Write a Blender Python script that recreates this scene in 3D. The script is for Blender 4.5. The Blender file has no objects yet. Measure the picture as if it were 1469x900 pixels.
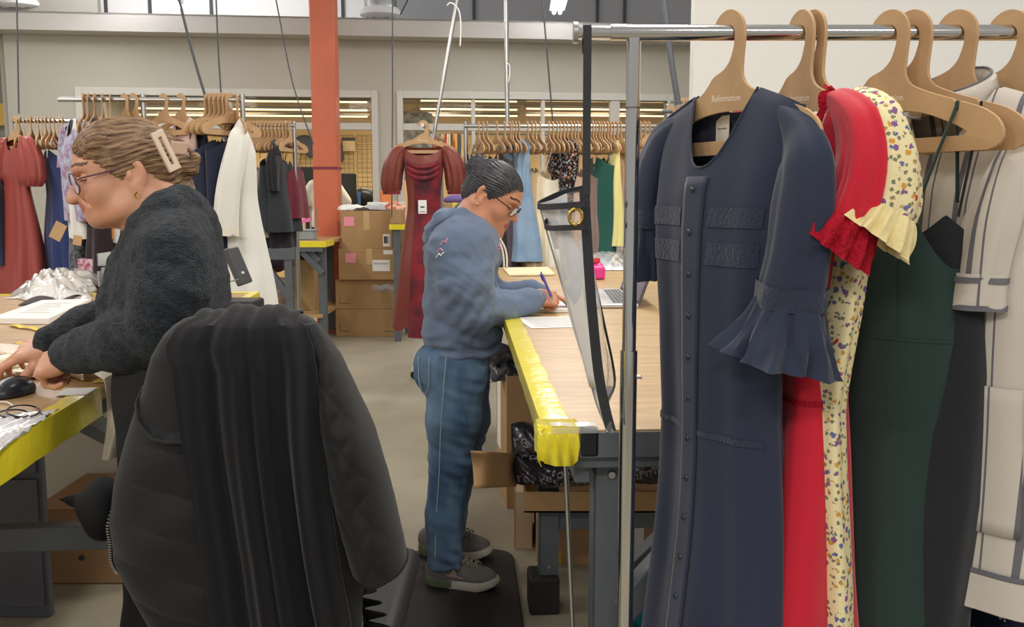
import bpy, bmesh, math, random
import numpy as np
from mathutils import Vector, Matrix, Euler, noise

random.seed(7)
RNG = np.random.default_rng(11)
SC = bpy.context.scene
COL = SC.collection
PI = math.pi
# ------------------------------------------------------------------ camera model
IW, IH, FOC = 1469.0, 900.0, 1350.0
CAM_H = 1.41
PITCH = math.atan(172.0 / FOC)
CP, SP = math.cos(PITCH), math.sin(PITCH)

def ray(px, py):
    u, v = px - IW / 2, IH / 2 - py
    return u, FOC * CP + v * SP, -FOC * SP + v * CP

def at(px, py, Y):
    a, b, c = ray(px, py)
    return Vector((a * Y / b, Y, CAM_H + c * Y / b))

def onz(px, py, z):
    a, b, c = ray(px, py)
    t = (z - CAM_H) / c
    return Vector((a * t, b * t, z))

# ------------------------------------------------------------------ materials
def lin(c):
    return tuple(((x / 255.0) / 12.92 if x / 255.0 <= 0.04045 else ((x / 255.0 + 0.055) / 1.055) ** 2.4) for x in c)

_M = {}
def mat(name, rgb, rough=0.6, metal=0.0, bump=0.0, bscale=60.0, var=0.0, vscale=8.0, sheen=0.0, coat=0.0,
        trans=None, spec=0.5, stretch=(1, 1, 1), rgb2=None, subs=0.0, emit=0.0, aniso_noise=None):
    if name in _M:
        return _M[name]
    m = bpy.data.materials.new(name); m.use_nodes = True
    nt = m.node_tree; N = nt.nodes; L = nt.links
    b = N['Principled BSDF']
    c = lin(rgb)
    b.inputs['Base Color'].default_value = (*c, 1)
    b.inputs['Roughness'].default_value = rough
    b.inputs['Metallic'].default_value = metal
    b.inputs['Specular IOR Level'].default_value = spec
    if sheen:
        b.inputs['Sheen Weight'].default_value = sheen
        b.inputs['Sheen Roughness'].default_value = 0.5
    if coat:
        b.inputs['Coat Weight'].default_value = coat; b.inputs['Coat Roughness'].default_value = 0.12
    if subs:
        b.inputs['Subsurface Weight'].default_value = subs
        b.inputs['Subsurface Radius'].default_value = (0.012, 0.005, 0.003)
        b.inputs['Subsurface Scale'].default_value = 0.6
    if emit:
        b.inputs['Emission Color'].default_value = (*c, 1); b.inputs['Emission Strength'].default_value = emit
    tc = mp = None
    if var or bump or rgb2:
        tc = N.new('ShaderNodeTexCoord'); mp = N.new('ShaderNodeMapping')
        mp.inputs['Scale'].default_value = stretch
        L.new(tc.outputs['Object'], mp.inputs['Vector'])
    if var or rgb2:
        nz = N.new('ShaderNodeTexNoise'); nz.inputs['Scale'].default_value = vscale; nz.inputs['Detail'].default_value = 5
        L.new(mp.outputs[0], nz.inputs['Vector'])
        rp = N.new('ShaderNodeValToRGB')
        c2 = lin(rgb2) if rgb2 else tuple(min(1, x * (1 + var)) for x in c)
        c1 = c if rgb2 else tuple(x * (1 - var) for x in c)
        rp.color_ramp.elements[0].position = 0.36; rp.color_ramp.elements[1].position = 0.64
        rp.color_ramp.elements[0].color = (*c1, 1); rp.color_ramp.elements[1].color = (*c2, 1)
        L.new(nz.outputs['Fac'], rp.inputs['Fac']); L.new(rp.outputs['Color'], b.inputs['Base Color'])
    if bump:
        nb = N.new('ShaderNodeTexNoise'); nb.inputs['Scale'].default_value = bscale; nb.inputs['Detail'].default_value = 4
        L.new(mp.outputs[0], nb.inputs['Vector'])
        bp = N.new('ShaderNodeBump'); bp.inputs['Strength'].default_value = bump; bp.inputs['Distance'].default_value = 0.01
        L.new(nb.outputs['Fac'], bp.inputs['Height']); L.new(bp.outputs['Normal'], b.inputs['Normal'])
    _M[name] = m
    return m

def film(name, tint, alpha, rough=0.1, bump=0.0, bscale=20):
    """clear or milky plastic film: part lets light straight through, part is a glossy sheet"""
    if name in _M:
        return _M[name]
    m = bpy.data.materials.new(name); m.use_nodes = True
    nt = m.node_tree; N = nt.nodes; L = nt.links
    b = N['Principled BSDF']; out = N['Material Output']
    b.inputs['Base Color'].default_value = (*lin(tint), 1); b.inputs['Roughness'].default_value = rough
    t = N.new('ShaderNodeBsdfTransparent'); mx = N.new('ShaderNodeMixShader')
    t.inputs['Color'].default_value = (0.97, 0.97, 0.97, 1)
    fr = N.new('ShaderNodeFresnel'); fr.inputs['IOR'].default_value = 1.35
    ad = N.new('ShaderNodeMath'); ad.operation = 'ADD'; ad.use_clamp = True; ad.inputs[1].default_value = alpha
    L.new(fr.outputs[0], ad.inputs[0])
    L.new(ad.outputs[0], mx.inputs[0]); L.new(t.outputs[0], mx.inputs[1]); L.new(b.outputs[0], mx.inputs[2])
    L.new(mx.outputs[0], out.inputs['Surface'])
    if bump:
        tc = N.new('ShaderNodeTexCoord'); nb = N.new('ShaderNodeTexNoise'); nb.inputs['Scale'].default_value = bscale
        nb.inputs['Detail'].default_value = 3
        L.new(tc.outputs['Object'], nb.inputs['Vector'])
        bp = N.new('ShaderNodeBump'); bp.inputs['Strength'].default_value = bump; bp.inputs['Distance'].default_value = 0.02
        L.new(nb.outputs['Fac'], bp.inputs['Height']); L.new(bp.outputs['Normal'], b.inputs['Normal'])
    _M[name] = m
    return m

# ------------------------------------------------------------------ mesh builder
class MB:
    def __init__(s):
        s.v = []; s.f = []; s.mi = []
    def add(s, vs, fs, mi=0):
        o = len(s.v)
        s.v.extend([tuple(p) for p in vs]); s.f.extend([tuple(i + o for i in f) for f in fs]); s.mi.extend([mi] * len(fs))
        return s
    def box(s, x0, x1, y0, y1, z0, z1, mi=0, M=None):
        vs = [Vector((x, y, z)) for z in (z0, z1) for y in (y0, y1) for x in (x0, x1)]
        if M: vs = [M @ p for p in vs]
        return s.add(vs, [(0, 2, 3, 1), (4, 5, 7, 6), (0, 1, 5, 4), (2, 6, 7, 3), (0, 4, 6, 2), (1, 3, 7, 5)], mi)
    def bar(s, a, b, w, h, mi=0, up=(0, 0, 1)):
        a = Vector(a); b = Vector(b); d = (b - a); L = d.length; d.normalize(); up = Vector(up)
        if abs(d.dot(up)) > .98: up = Vector((0, 1, 0))
        sx = d.cross(up).normalized(); uz = sx.cross(d)
        M = Matrix((( sx.x, d.x, uz.x, a.x), (sx.y, d.y, uz.y, a.y), (sx.z, d.z, uz.z, a.z), (0, 0, 0, 1)))
        return s.box(-w / 2, w / 2, 0, L, -h / 2, h / 2, mi, M)
    def tube(s, pts, r, n=10, cap=True, mi=0, flat=1.0):
        pts = [Vector(p) for p in pts]; k = len(pts)
        rs = r if isinstance(r, (list, tuple)) else [r] * k
        rings = []; prev = None
        for i, p in enumerate(pts):
            d = (pts[min(i + 1, k - 1)] - pts[max(i - 1, 0)])
            if d.length < 1e-9: d = Vector((0, 0, 1))
            d.normalize()
            if prev is None:
                a = Vector((0, 0, 1)) if abs(d.z) < .9 else Vector((1, 0, 0))
                prev = (a - d * a.dot(d)).normalized()
            else:
                prev = (prev - d * prev.dot(d)).normalized()
            q = d.cross(prev)
            rings.append([p + prev * math.cos(2 * PI * j / n) * rs[i] + q * math.sin(2 * PI * j / n) * rs[i] * flat for j in range(n)])
        return s.loft(rings, True, cap, mi)
    def loft(s, rings, closed=True, cap=False, mi=0):
        n = len(rings[0]); vs = [p for r in rings for p in r]; fs = []
        m = n if closed else n - 1
        for i in range(len(rings) - 1):
            for j in range(m):
                a = i * n + j; b = i * n + (j + 1) % n
                fs.append((a, b, b + n, a + n))
        if cap:
            fs.append(tuple(reversed(range(n)))); o = (len(rings) - 1) * n; fs.append(tuple(range(o, o + n)))
        return s.add(vs, fs, mi)
    def lathe(s, prof, c=(0, 0, 0), n=20, mi=0, cap=False):
        rings = [[(c[0] + r * math.cos(2 * PI * j / n), c[1] + r * math.sin(2 * PI * j / n), c[2] + z) for j in range(n)] for r, z in prof]
        return s.loft(rings, True, cap, mi)
    def grid(s, fn, nu, nv, mi=0):
        """fn(u,v) -> point, u,v in 0..1"""
        vs = [fn(i / nu, j / nv) for j in range(nv + 1) for i in range(nu + 1)]
        fs = [(j * (nu + 1) + i, j * (nu + 1) + i + 1, (j + 1) * (nu + 1) + i + 1, (j + 1) * (nu + 1) + i) for j in range(nv) for i in range(nu)]
        return s.add(vs, fs, mi)
    def prism(s, poly, z0, z1, M=None, mi=0):
        n = len(poly)
        vs = [Vector((x, y, z0)) for x, y in poly] + [Vector((x, y, z1)) for x, y in poly]
        if M: vs = [M @ p for p in vs]
        fs = [tuple(reversed(range(n))), tuple(range(n, 2 * n))] + [(i, (i + 1) % n, n + (i + 1) % n, n + i) for i in range(n)]
        return s.add(vs, fs, mi)
    def ball(s, c, r, n=12, m=8, mi=0, sc=(1, 1, 1)):
        rings = []
        for i in range(1, m):
            t = PI * i / m
            rings.append([(c[0] + sc[0] * r * math.sin(t) * math.cos(2 * PI * j / n), c[1] + sc[1] * r * math.sin(t) * math.sin(2 * PI * j / n), c[2] + sc[2] * r * math.cos(t)) for j in range(n)])
        return s.loft(rings, True, True, mi)
    def shift(s, d):
        s.v = [(p[0] + d[0], p[1] + d[1], p[2] + d[2]) for p in s.v]; return s
    def xf(s, M):
        s.v = [tuple(M @ Vector(p)) for p in s.v]; return s

def link(name, mb, m, parent=None, smooth=True, bev=0.0, solid=0.0, auto=40, subd=0, seg=2):
    me = bpy.data.meshes.new(name)
    me.from_pydata([tuple(p) for p in mb.v], [], mb.f)
    ms = m if isinstance(m, (list, tuple)) else [m]
    for x in ms: me.materials.append(x)
    if len(ms) > 1: me.polygons.foreach_set('material_index', mb.mi)
    bmx = bmesh.new(); bmx.from_mesh(me)
    bmesh.ops.recalc_face_normals(bmx, faces=bmx.faces)
    if smooth:
        ca = math.radians(auto)
        for f in bmx.faces: f.smooth = True
        for e in bmx.edges:
            if len(e.link_faces) == 2 and e.calc_face_angle(0) > ca: e.smooth = False
    bmx.to_mesh(me); bmx.free()
    o = bpy.data.objects.new(name, me); COL.objects.link(o)
    if parent is not None: o.parent = parent
    if solid:
        md = o.modifiers.new('solid', 'SOLIDIFY'); md.thickness = solid; md.offset = 0
    if bev:
        md = o.modifiers.new('bevel', 'BEVEL'); md.width = bev; md.segments = seg; md.limit_method = 'ANGLE'; md.angle_limit = math.radians(35)
    if subd:
        md = o.modifiers.new('sub', 'SUBSURF'); md.levels = subd; md.render_levels = subd
    return o

def tag(o, label, cat, group=None, kind=None):
    o['label'] = label; o['category'] = cat
    if group: o['group'] = group
    if kind: o['kind'] = kind
    return o

def thing(name, label, cat, loc=(0, 0, 0), rz=0.0, group=None):
    o = bpy.data.objects.new(name, None); COL.objects.link(o)
    o.empty_display_size = 0.05
    o.location = loc; o.rotation_euler = (0, 0, rz)
    return tag(o, label, cat, group)

def part(root, name, mb, m, world=True, **k):
    """a child mesh; world=True: coordinates are world ones, root has no rotation"""
    if world: mb.shift((-root.location.x, -root.location.y, -root.location.z))
    return link(name, mb, m, root, **k)

def single(name, label, cat, mb, m, group=None, kind=None, **k):
    """a thing that is one mesh, origin moved to the middle of its base"""
    A = np.array([tuple(p) for p in mb.v]); lo = A.min(0); hi = A.max(0)
    c = ((lo[0] + hi[0]) / 2, (lo[1] + hi[1]) / 2, lo[2])
    mb.shift((-c[0], -c[1], -c[2]))
    o = link(name, mb, m, None, **k); o.location = c
    return tag(o, label, cat, group, kind)

def struct(name, mb, m, parent=None, **k):
    k.setdefault('smooth', False)
    o = link(name, mb, m, parent, **k)
    if parent is None: o['kind'] = 'structure'
    return o

def copy_tree(o, parent=None):
    c = o.copy(); COL.objects.link(c)
    if parent is not None: c.parent = parent
    for ch in list(o.children): copy_tree(ch, c)
    return c

def text_mb(s, size, depth=0.0006, M=None, align='CENTER'):
    cu = bpy.data.curves.new('lettering', 'FONT'); cu.body = s; cu.size = size; cu.extrude = depth; cu.align_x = align; cu.align_y = 'CENTER'
    cu.resolution_u = 2
    o = bpy.data.objects.new('lettering', cu); COL.objects.link(o)
    dg = bpy.context.evaluated_depsgraph_get(); dg.update()
    me = bpy.data.meshes.new_from_object(o.evaluated_get(dg))
    mb = MB(); mb.add([v.co.copy() for v in me.vertices], [tuple(p.vertices) for p in me.polygons])
    bpy.data.objects.remove(o); bpy.data.curves.remove(cu); bpy.data.meshes.remove(me)
    if M: mb.xf(M)
    return mb

def plate_mb(outlines, half, bevel=0.0):
    """flat board cut from outlines (first is the rim, the others are holes), in the x-z plane, thickness along y"""
    cu = bpy.data.curves.new('plate', 'CURVE'); cu.dimensions = '2D'; cu.fill_mode = 'BOTH'; cu.extrude = half; cu.bevel_depth = bevel; cu.bevel_resolution = 1
    for ol in outlines:
        sp = cu.splines.new('POLY'); sp.points.add(len(ol) - 1); sp.use_cyclic_u = True
        for p, q in zip(sp.points, ol): p.co = (q[0], q[1], 0, 1)
    o = bpy.data.objects.new('plate', cu); COL.objects.link(o)
    dg = bpy.context.evaluated_depsgraph_get(); dg.update()
    me = bpy.data.meshes.new_from_object(o.evaluated_get(dg))
    mb = MB(); mb.add([(v.co.x, -v.co.z, v.co.y) for v in me.vertices], [tuple(p.vertices) for p in me.polygons])
    bpy.data.objects.remove(o); bpy.data.curves.remove(cu); bpy.data.meshes.remove(me)
    return mb

def smooth_poly(pts, closed=True, n=5):
    """Catmull-Rom through 2-D or 3-D points"""
    P = [Vector(p) for p in pts]; k = len(P); out = []
    rng = range(k) if closed else range(k - 1)
    for i in rng:
        if closed: p0, p1, p2, p3 = P[(i - 1) % k], P[i], P[(i + 1) % k], P[(i + 2) % k]
        else: p0, p1, p2, p3 = P[max(i - 1, 0)], P[i], P[i + 1], P[min(i + 2, k - 1)]
        for j in range(n):
            t = j / n
            out.append(0.5 * ((2 * p1) + (p2 - p0) * t + (2 * p0 - 5 * p1 + 4 * p2 - p3) * t * t + (3 * p1 - p0 - 3 * p2 + p3) * t ** 3))
    if not closed: out.append(P[-1])
    return out

# ------------------------------------------------------------------ smooth solids (signed distance, surface nets)
def _smin(a, b, k):
    if k <= 1e-6: return np.minimum(a, b)
    h = np.clip(0.5 + 0.5 * (b - a) / k, 0, 1)
    return b + (a - b) * h - k * h * (1 - h)

class SDF:
    def __init__(s):
        s.p = []; s.lo = np.full(3, 1e9); s.hi = np.full(3, -1e9); s.R = np.eye(3); s.t = np.zeros(3); s.s = 1.0
    def frame(s, R=None, t=(0, 0, 0), sc=1.0):
        s.R = np.eye(3) if R is None else np.array(R, float); s.t = np.array(t, float); s.s = sc
        return s
    def _w(s, a): return s.R @ (np.array(a, float) * s.s) + s.t
    def _bb(s, c, r):
        s.lo = np.minimum(s.lo, np.array(c) - r); s.hi = np.maximum(s.hi, np.array(c) + r)
    def cap(s, a, b, ra, rb=None, k=.015, op='+'):
        rb = ra if rb is None else rb
        A = s._w(a); B = s._w(b); ra *= s.s; rb *= s.s; d = B - A; L2 = max(float(d @ d), 1e-12)
        def f(P):
            q = P - A; t = np.clip((q @ d) / L2, 0, 1)
            return np.sqrt(((q - t[:, None] * d) ** 2).sum(1)) - (ra + (rb - ra) * t)
        if op == '+': s._bb(A, ra); s._bb(B, rb)
        s.p.append((op, k * s.s, f)); return s
    def chain(s, pts, rs, k=.015, op='+'):
        for i in range(len(pts) - 1): s.cap(pts[i], pts[i + 1], rs[i], rs[i + 1], k, op)
        return s
    def ell(s, c, r, R=None, k=.015, op='+'):
        C = s._w(c); r = np.array(r, float) * s.s; RR = s.R if R is None else s.R @ np.array(R, float)
        def f(P):
            q = (P - C) @ RR
            k0 = np.sqrt(((q / r) ** 2).sum(1)); k1 = np.sqrt(((q / (r * r)) ** 2).sum(1))
            return np.where(k1 > 1e-9, k0 * (k0 - 1) / np.maximum(k1, 1e-9), -r.min())
        if op == '+': s._bb(C, r.max())
        s.p.append((op, k * s.s, f)); return s
    def box(s, c, hf, rd=.01, R=None, k=.01, op='+'):
        C = s._w(c); hf = np.array(hf, float) * s.s - rd * s.s; rd *= s.s; RR = s.R if R is None else s.R @ np.array(R, float)
        def f(P):
            q = np.abs((P - C) @ RR) - hf
            return np.sqrt((np.maximum(q, 0) ** 2).sum(1)) + np.minimum(q.max(1), 0) - rd
        if op == '+': s._bb(C, float(np.linalg.norm(hf)) + rd)
        s.p.append((op, k * s.s, f)); return s
    def half(s, pt, nrm, k=.0, op='&'):
        """keep the side opposite to nrm"""
        A = s._w(pt); n = s.R @ np.array(nrm, float); n /= np.linalg.norm(n)
        s.p.append((op, k * s.s, lambda P: (P - A) @ n)); return s
    def ev(s, P, use=None):
        d = np.full(len(P), 9.0)
        for i, (op, k, f) in enumerate(s.p):
            if use is not None and not use[i]: continue
            v = f(P)
            if op == '+': d = _smin(d, v, k)
            elif op == '-': d = -_smin(-d, v, k)
            else: d = -_smin(-d, -v, k)
        return d
    def mesh(s, h=.004, disp=None, lo=None, hi=None, pad=.02):
        lo = s.lo - pad if lo is None else np.array(lo, float); hi = s.hi + pad if hi is None else np.array(hi, float)
        B = 12
        nb = np.maximum(np.ceil((hi - lo) / (h * B)).astype(int), 1); n = nb * B + 1
        V = np.full(tuple(n), 1.0, np.float32)
        R = B * h * 0.9
        I = np.stack(np.meshgrid(*[np.arange(x) for x in nb], indexing='ij'), -1).reshape(-1, 3)
        Cn = lo + (I + .5) * B * h
        vals = [f(Cn) for (_, _, f) in s.p]
        d0 = s.ev(Cn)
        loc = np.stack(np.meshgrid(*[np.arange(B + 1)] * 3, indexing='ij'), -1).reshape(-1, 3) * h
        far = np.abs(d0) > R * 1.7 + .02
        for q in np.nonzero(far)[0]:
            i, j, k = I[q] * B
            if d0[q] < 0: V[i:i + B + 1, j:j + B + 1, k:k + B + 1] = -1.0
        for q in np.nonzero(~far)[0]:
            use = []
            for (op, kk, f), v in zip(s.p, vals):
                if op == '&': use.append(v[q] + 1.7 * R > -kk)
                else: use.append(v[q] < 1.8 * R + kk + .01)
            i, j, k = I[q] * B
            P = lo + I[q] * B * h + loc
            d = s.ev(P, use)
            if disp is not None: d = disp(P, d)
            V[i:i + B + 1, j:j + B + 1, k:k + B + 1] = d.reshape(B + 1, B + 1, B + 1)
        return surfnet(V, lo, h)

def surfnet(V, lo, h):
    S = V < 0
    c = [(0, 0, 0), (1, 0, 0), (0, 1, 0), (1, 1, 0), (0, 0, 1), (1, 0, 1), (0, 1, 1), (1, 1, 1)]
    nx, ny, nz = V.shape
    def sub(A, o): return A[o[0]:nx - 1 + o[0], o[1]:ny - 1 + o[1], o[2]:nz - 1 + o[2]]
    cnt = np.zeros((nx - 1, ny - 1, nz - 1), np.int8)
    for o in c: cnt += sub(S, o)
    act = (cnt > 0) & (cnt < 8)
    idx = np.argwhere(act)
    vid = np.full(act.shape, -1, np.int32); vid[act] = np.arange(len(idx))
    cv = np.stack([V[idx[:, 0] + o[0], idx[:, 1] + o[1], idx[:, 2] + o[2]] for o in c], 1)
    acc = np.zeros((len(idx), 3)); num = np.zeros(len(idx))
    ca = np.array(c, float)
    for a in range(8):
        for b in range(a + 1, 8):
            if np.abs(ca[a] - ca[b]).sum() != 1: continue
            m = (cv[:, a] < 0) != (cv[:, b] < 0)
            t = cv[m, a] / (cv[m, a] - cv[m, b])
            acc[m] += ca[a] + t[:, None] * (ca[b] - ca[a]); num[m] += 1
    P = lo + (idx + acc / num[:, None]) * h
    F = []
    for ax in range(3):
        o1, o2 = [(1, 2), (2, 0), (0, 1)][ax]
        sl0 = [slice(1, -1)] * 3; sl0[ax] = slice(0, -1)
        sl1 = [slice(1, -1)] * 3; sl1[ax] = slice(1, None)
        A = S[tuple(sl0)]; Bm = S[tuple(sl1)]
        for flip, m in ((False, A & ~Bm), (True, ~A & Bm)):
            e = np.argwhere(m)
            if not len(e): continue
            base = e.copy()
            for k in range(3):
                if k != ax: base[:, k] += 1
            def g(d1, d2):
                q = base.copy(); q[:, o1] -= d1; q[:, o2] -= d2
                return vid[q[:, 0], q[:, 1], q[:, 2]]
            quad = np.stack([g(1, 1), g(0, 1), g(0, 0), g(1, 0)], 1)
            if flip: quad = quad[:, ::-1]
            F.append(quad[(quad >= 0).all(1)])
    return P, (np.concatenate(F) if F else np.zeros((0, 4), int))

def sdf_link(name, meshes, m, parent=None, matfn=None, off=(0, 0, 0)):
    """meshes: list of (P,F) joined into one mesh object; matfn(centres)->material index"""
    Ps = []; Fs = []; o = 0
    for P, F in meshes:
        Ps.append(P); Fs.append(F + o); o += len(P)
    P = np.concatenate(Ps) - np.array(off); F = np.concatenate(Fs)
    me = bpy.data.meshes.new(name)
    me.vertices.add(len(P)); me.vertices.foreach_set('co', P.astype(np.float32).ravel())
    me.loops.add(F.size); me.loops.foreach_set('vertex_index', F.astype(np.int32).ravel())
    me.polygons.add(len(F)); me.polygons.foreach_set('loop_start', np.arange(0, F.size, 4, dtype=np.int32))
    me.polygons.foreach_set('loop_total', np.full(len(F), 4, np.int32))
    ms = m if isinstance(m, (list, tuple)) else [m]
    for x in ms: me.materials.append(x)
    if matfn is not None:
        cen = P[F].mean(1) + np.array(off)
        me.polygons.foreach_set('material_index', matfn(cen).astype(np.int32))
    me.polygons.foreach_set('use_smooth', np.ones(len(F), bool))
    me.update(calc_edges=True); me.validate()
    ob = bpy.data.objects.new(name, me); COL.objects.link(ob)
    if parent is not None: ob.parent = parent
    return ob

def rotm(rx=0, ry=0, rz=0):
    return np.array(Euler((math.radians(rx), math.radians(ry), math.radians(rz)), 'XYZ').to_matrix())

def vnoise(P, sc, seed=0.0):
    """cheap smooth pseudo noise, -1..1"""
    x, y, z = (P * sc).T
    s = seed
    return (np.sin(x * 1.7 + 1.3 * np.sin(y * 1.1 + s) + s) + np.sin(y * 1.9 + 1.4 * np.sin(z * 1.3 + s * 2.1)) + np.sin(z * 1.6 + 1.2 * np.sin(x * 1.5 + s * .7) + 2 * s)) / 3
# ================================================================== camera, light
cam = bpy.data.cameras.new('camera'); cam.sensor_width = 36.0; cam.lens = FOC * 36.0 / IW; cam.clip_end = 100
co = bpy.data.objects.new('camera', cam); COL.objects.link(co)
co.location = (0, 0, CAM_H); co.rotation_euler = (PI / 2 - PITCH, 0, 0); SC.camera = co
SC.view_settings.view_transform = 'Standard'; SC.view_settings.look = 'None'
SC.view_settings.exposure = 0.0; SC.view_settings.gamma = 1.0
try: SC.view_settings.use_curve_mapping = False
except Exception: pass
w = bpy.data.worlds.new('world'); SC.world = w; w.use_nodes = True
bg = w.node_tree.nodes['Background']; bg.inputs[0].default_value = (1.0, 0.965, 0.92, 1); bg.inputs[1].default_value = 0.44

def area(name, loc, sx, sy, power, col=(1, .95, .88), rot=(0, 0, 0)):
    l = bpy.data.lights.new(name, 'AREA'); l.shape = 'RECTANGLE'; l.size = sx; l.size_y = sy; l.energy = power; l.color = col
    o = bpy.data.objects.new(name, l); o.location = loc; o.rotation_euler = rot; COL.objects.link(o)
    return o
for (x, y, p) in ((-3.93, 2.0, 48), (-3.93, 5.0, 52), (0.55, 2.2, 44), (0.55, 5.2, 52), (0.55, 8.2, 52), (-3.93, 8.0, 52), (4.6, 2.5, 45)):
    area('ceiling_tube_light', (x, y, 3.68), 0.22, 1.25, p)

for (x, y, p) in ((-3.9, -1.6, 52), (-1.2, -2.0, 48), (1.6, -2.0, 34), (4.4, -1.6, 30)):
    area('rear_fill_light', (x, y, 3.5), 1.25, 0.3, p, rot=(math.radians(48), 0, 0))  # unseen fill lamps behind the camera, tilted forward to light camera-facing sides

# ================================================================== materials of the shell
M_wall = mat('wall_paint', (186, 181, 168), .75, bump=.05, bscale=40, var=.03, vscale=1.2)
M_corn = mat('cornice_paint', (190, 186, 179), .7)
M_white = mat('white_paint', (229, 229, 226), .5)
M_frame = mat('frame_paint', (205, 202, 193), .45)
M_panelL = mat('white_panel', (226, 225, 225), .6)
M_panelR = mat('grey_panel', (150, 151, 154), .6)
M_slab = mat('ceiling_board', (172, 172, 172), .8)
M_dark = mat('dark_seam', (60, 62, 66), .6)
M_tan = mat('tan_wall', (226, 196, 146), .7)
M_steelgrey = mat('grey_enamel', (94, 100, 106), .42, var=.06, vscale=9)
M_chrome = mat('chrome', (208, 208, 206), .12, 1.0)
M_chrome2 = mat('satin_chrome', (190, 190, 188), .28, 1.0)
M_kraft = mat('kraft_board', (192, 155, 113), .62, bump=.04, bscale=220, var=.05, vscale=18)
M_card = mat('cardboard', (174, 138, 94), .75, bump=.04, bscale=90, var=.05, vscale=5)
M_card2 = mat('dark_cardboard', (174, 138, 100), .75, bump=.04, bscale=90, var=.06, vscale=5)
M_paper = mat('paper', (236, 234, 230), .6)
M_ink = mat('ink', (70, 70, 74), .7)
M_black = mat('black_plastic', (26, 27, 29), .38)
M_rubber = mat('black_rubber', (34, 34, 36), .6, bump=.05, bscale=150)
M_yel = mat('yellow_tape', (244, 226, 52), .2, bump=.22, bscale=38, coat=.3)
M_pink = mat('pink_note', (240, 150, 170), .6)

def concrete():
    m = bpy.data.materials.new('concrete_floor'); m.use_nodes = True; nt = m.node_tree; N = nt.nodes; L = nt.links; b = N['Principled BSDF']
    tc = N.new('ShaderNodeTexCoord')
    n1 = N.new('ShaderNodeTexNoise'); n1.inputs['Scale'].default_value = 1.1; n1.inputs['Detail'].default_value = 8; n1.inputs['Roughness'].default_value = .65
    n2 = N.new('ShaderNodeTexNoise'); n2.inputs['Scale'].default_value = 60; n2.inputs['Detail'].default_value = 4
    L.new(tc.outputs['Object'], n1.inputs['Vector']); L.new(tc.outputs['Object'], n2.inputs['Vector'])
    r = N.new('ShaderNodeValToRGB'); r.color_ramp.elements[0].position = .3; r.color_ramp.elements[1].position = .72
    r.color_ramp.elements[0].color = (*lin((148, 141, 123)), 1); r.color_ramp.elements[1].color = (*lin((180, 172, 151)), 1)
    L.new(n1.outputs['Fac'], r.inputs['Fac'])
    mx = N.new('ShaderNodeMixRGB'); mx.blend_type = 'MULTIPLY'; mx.inputs[0].default_value = .18
    L.new(r.outputs[0], mx.inputs[1]); L.new(n2.outputs['Fac'], mx.inputs[2]); L.new(mx.outputs[0], b.inputs['Base Color'])
    b.inputs['Roughness'].default_value = .5
    bp = N.new('ShaderNodeBump'); bp.inputs['Strength'].default_value = .08; bp.inputs['Distance'].default_value = .01
    L.new(n2.outputs['Fac'], bp.inputs['Height']); L.new(bp.outputs['Normal'], b.inputs['Normal'])
    return m
def plywood(name, c1, c2, rot=0.0):
    m = bpy.data.materials.new(name); m.use_nodes = True; nt = m.node_tree; N = nt.nodes; L = nt.links; b = N['Principled BSDF']
    tc = N.new('ShaderNodeTexCoord'); mp = N.new('ShaderNodeMapping'); mp.inputs['Scale'].default_value = (1.6, 9, 1); mp.inputs['Rotation'].default_value = (0, 0, rot)
    L.new(tc.outputs['Object'], mp.inputs['Vector'])
    n1 = N.new('ShaderNodeTexNoise'); n1.inputs['Scale'].default_value = 2.2; n1.inputs['Detail'].default_value = 7; n1.inputs['Distortion'].default_value = 1.4
    L.new(mp.outputs[0], n1.inputs['Vector'])
    r = N.new('ShaderNodeValToRGB'); r.color_ramp.elements[0].position = .33; r.color_ramp.elements[1].position = .66
    r.color_ramp.elements[0].color = (*lin(c1), 1); r.color_ramp.elements[1].color = (*lin(c2), 1)
    L.new(n1.outputs['Fac'], r.inputs['Fac']); L.new(r.outputs[0], b.inputs['Base Color'])
    b.inputs['Roughness'].default_value = .38
    return m
M_floor = concrete()
M_ply = plywood('plywood_top', (168, 136, 90), (192, 160, 110))
M_glass = film('window_glass', (200, 205, 205), .02, .02)

# ================================================================== shell
struct('floor', MB().box(-11, 9, -4, 17, -.1, 0), M_floor)
WA = Vector((-5.5051, 10.2, 0)); WB = Vector((2.107, 11.05, 0)); WE = (WB - WA).normalized(); WN = Vector((-WE.y, WE.x, 0))
MW = Matrix(((WE.x, WN.x, 0, WA.x), (WE.y, WN.y, 0, WA.y), (0, 0, 1, 0), (0, 0, 0, 1)))
WRZ = math.atan2(WE.y, WE.x)
def onw(px, py, d=0.0):
    a, b, c = ray(px, py); D = Vector((a, b, c)); O = Vector((0, 0, CAM_H))
    t = ((WA + WN * d - O).dot(WN)) / D.dot(WN); P = O + D * t
    return (P - WA).dot(WE), P.z
s0 = onw(14, 200)[0]
a1, zt1 = onw(118, 138); a2 = onw(533, 160)[0]
b1, ztb = onw(578, 143); b2 = onw(957, 160)[0]
zh = onw(560, 141)[1]; ztr0 = onw(430, 186)[1]; ztr1 = onw(430, 176)[1]; ztop = onw(300, 52)[1]
m = MB()
m.box(s0, a1, 0, .14, 0, ztop, M=MW); m.box(a2, b1, 0, .14, 0, ztop, M=MW); m.box(b2, 9.4, 0, .14, 0, ztop, M=MW)
m.box(a1, a2, 0, .14, zh, ztop, M=MW); m.box(b1, b2, 0, .14, zh, ztop, M=MW); m.box(b1, b2, 0, .14, 0, .8, M=MW)
struct('wall_back', m, M_wall)
zc0 = onw(400, 49, -.3)[1]; zc1 = onw(400, 23, -.3)[1]
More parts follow.
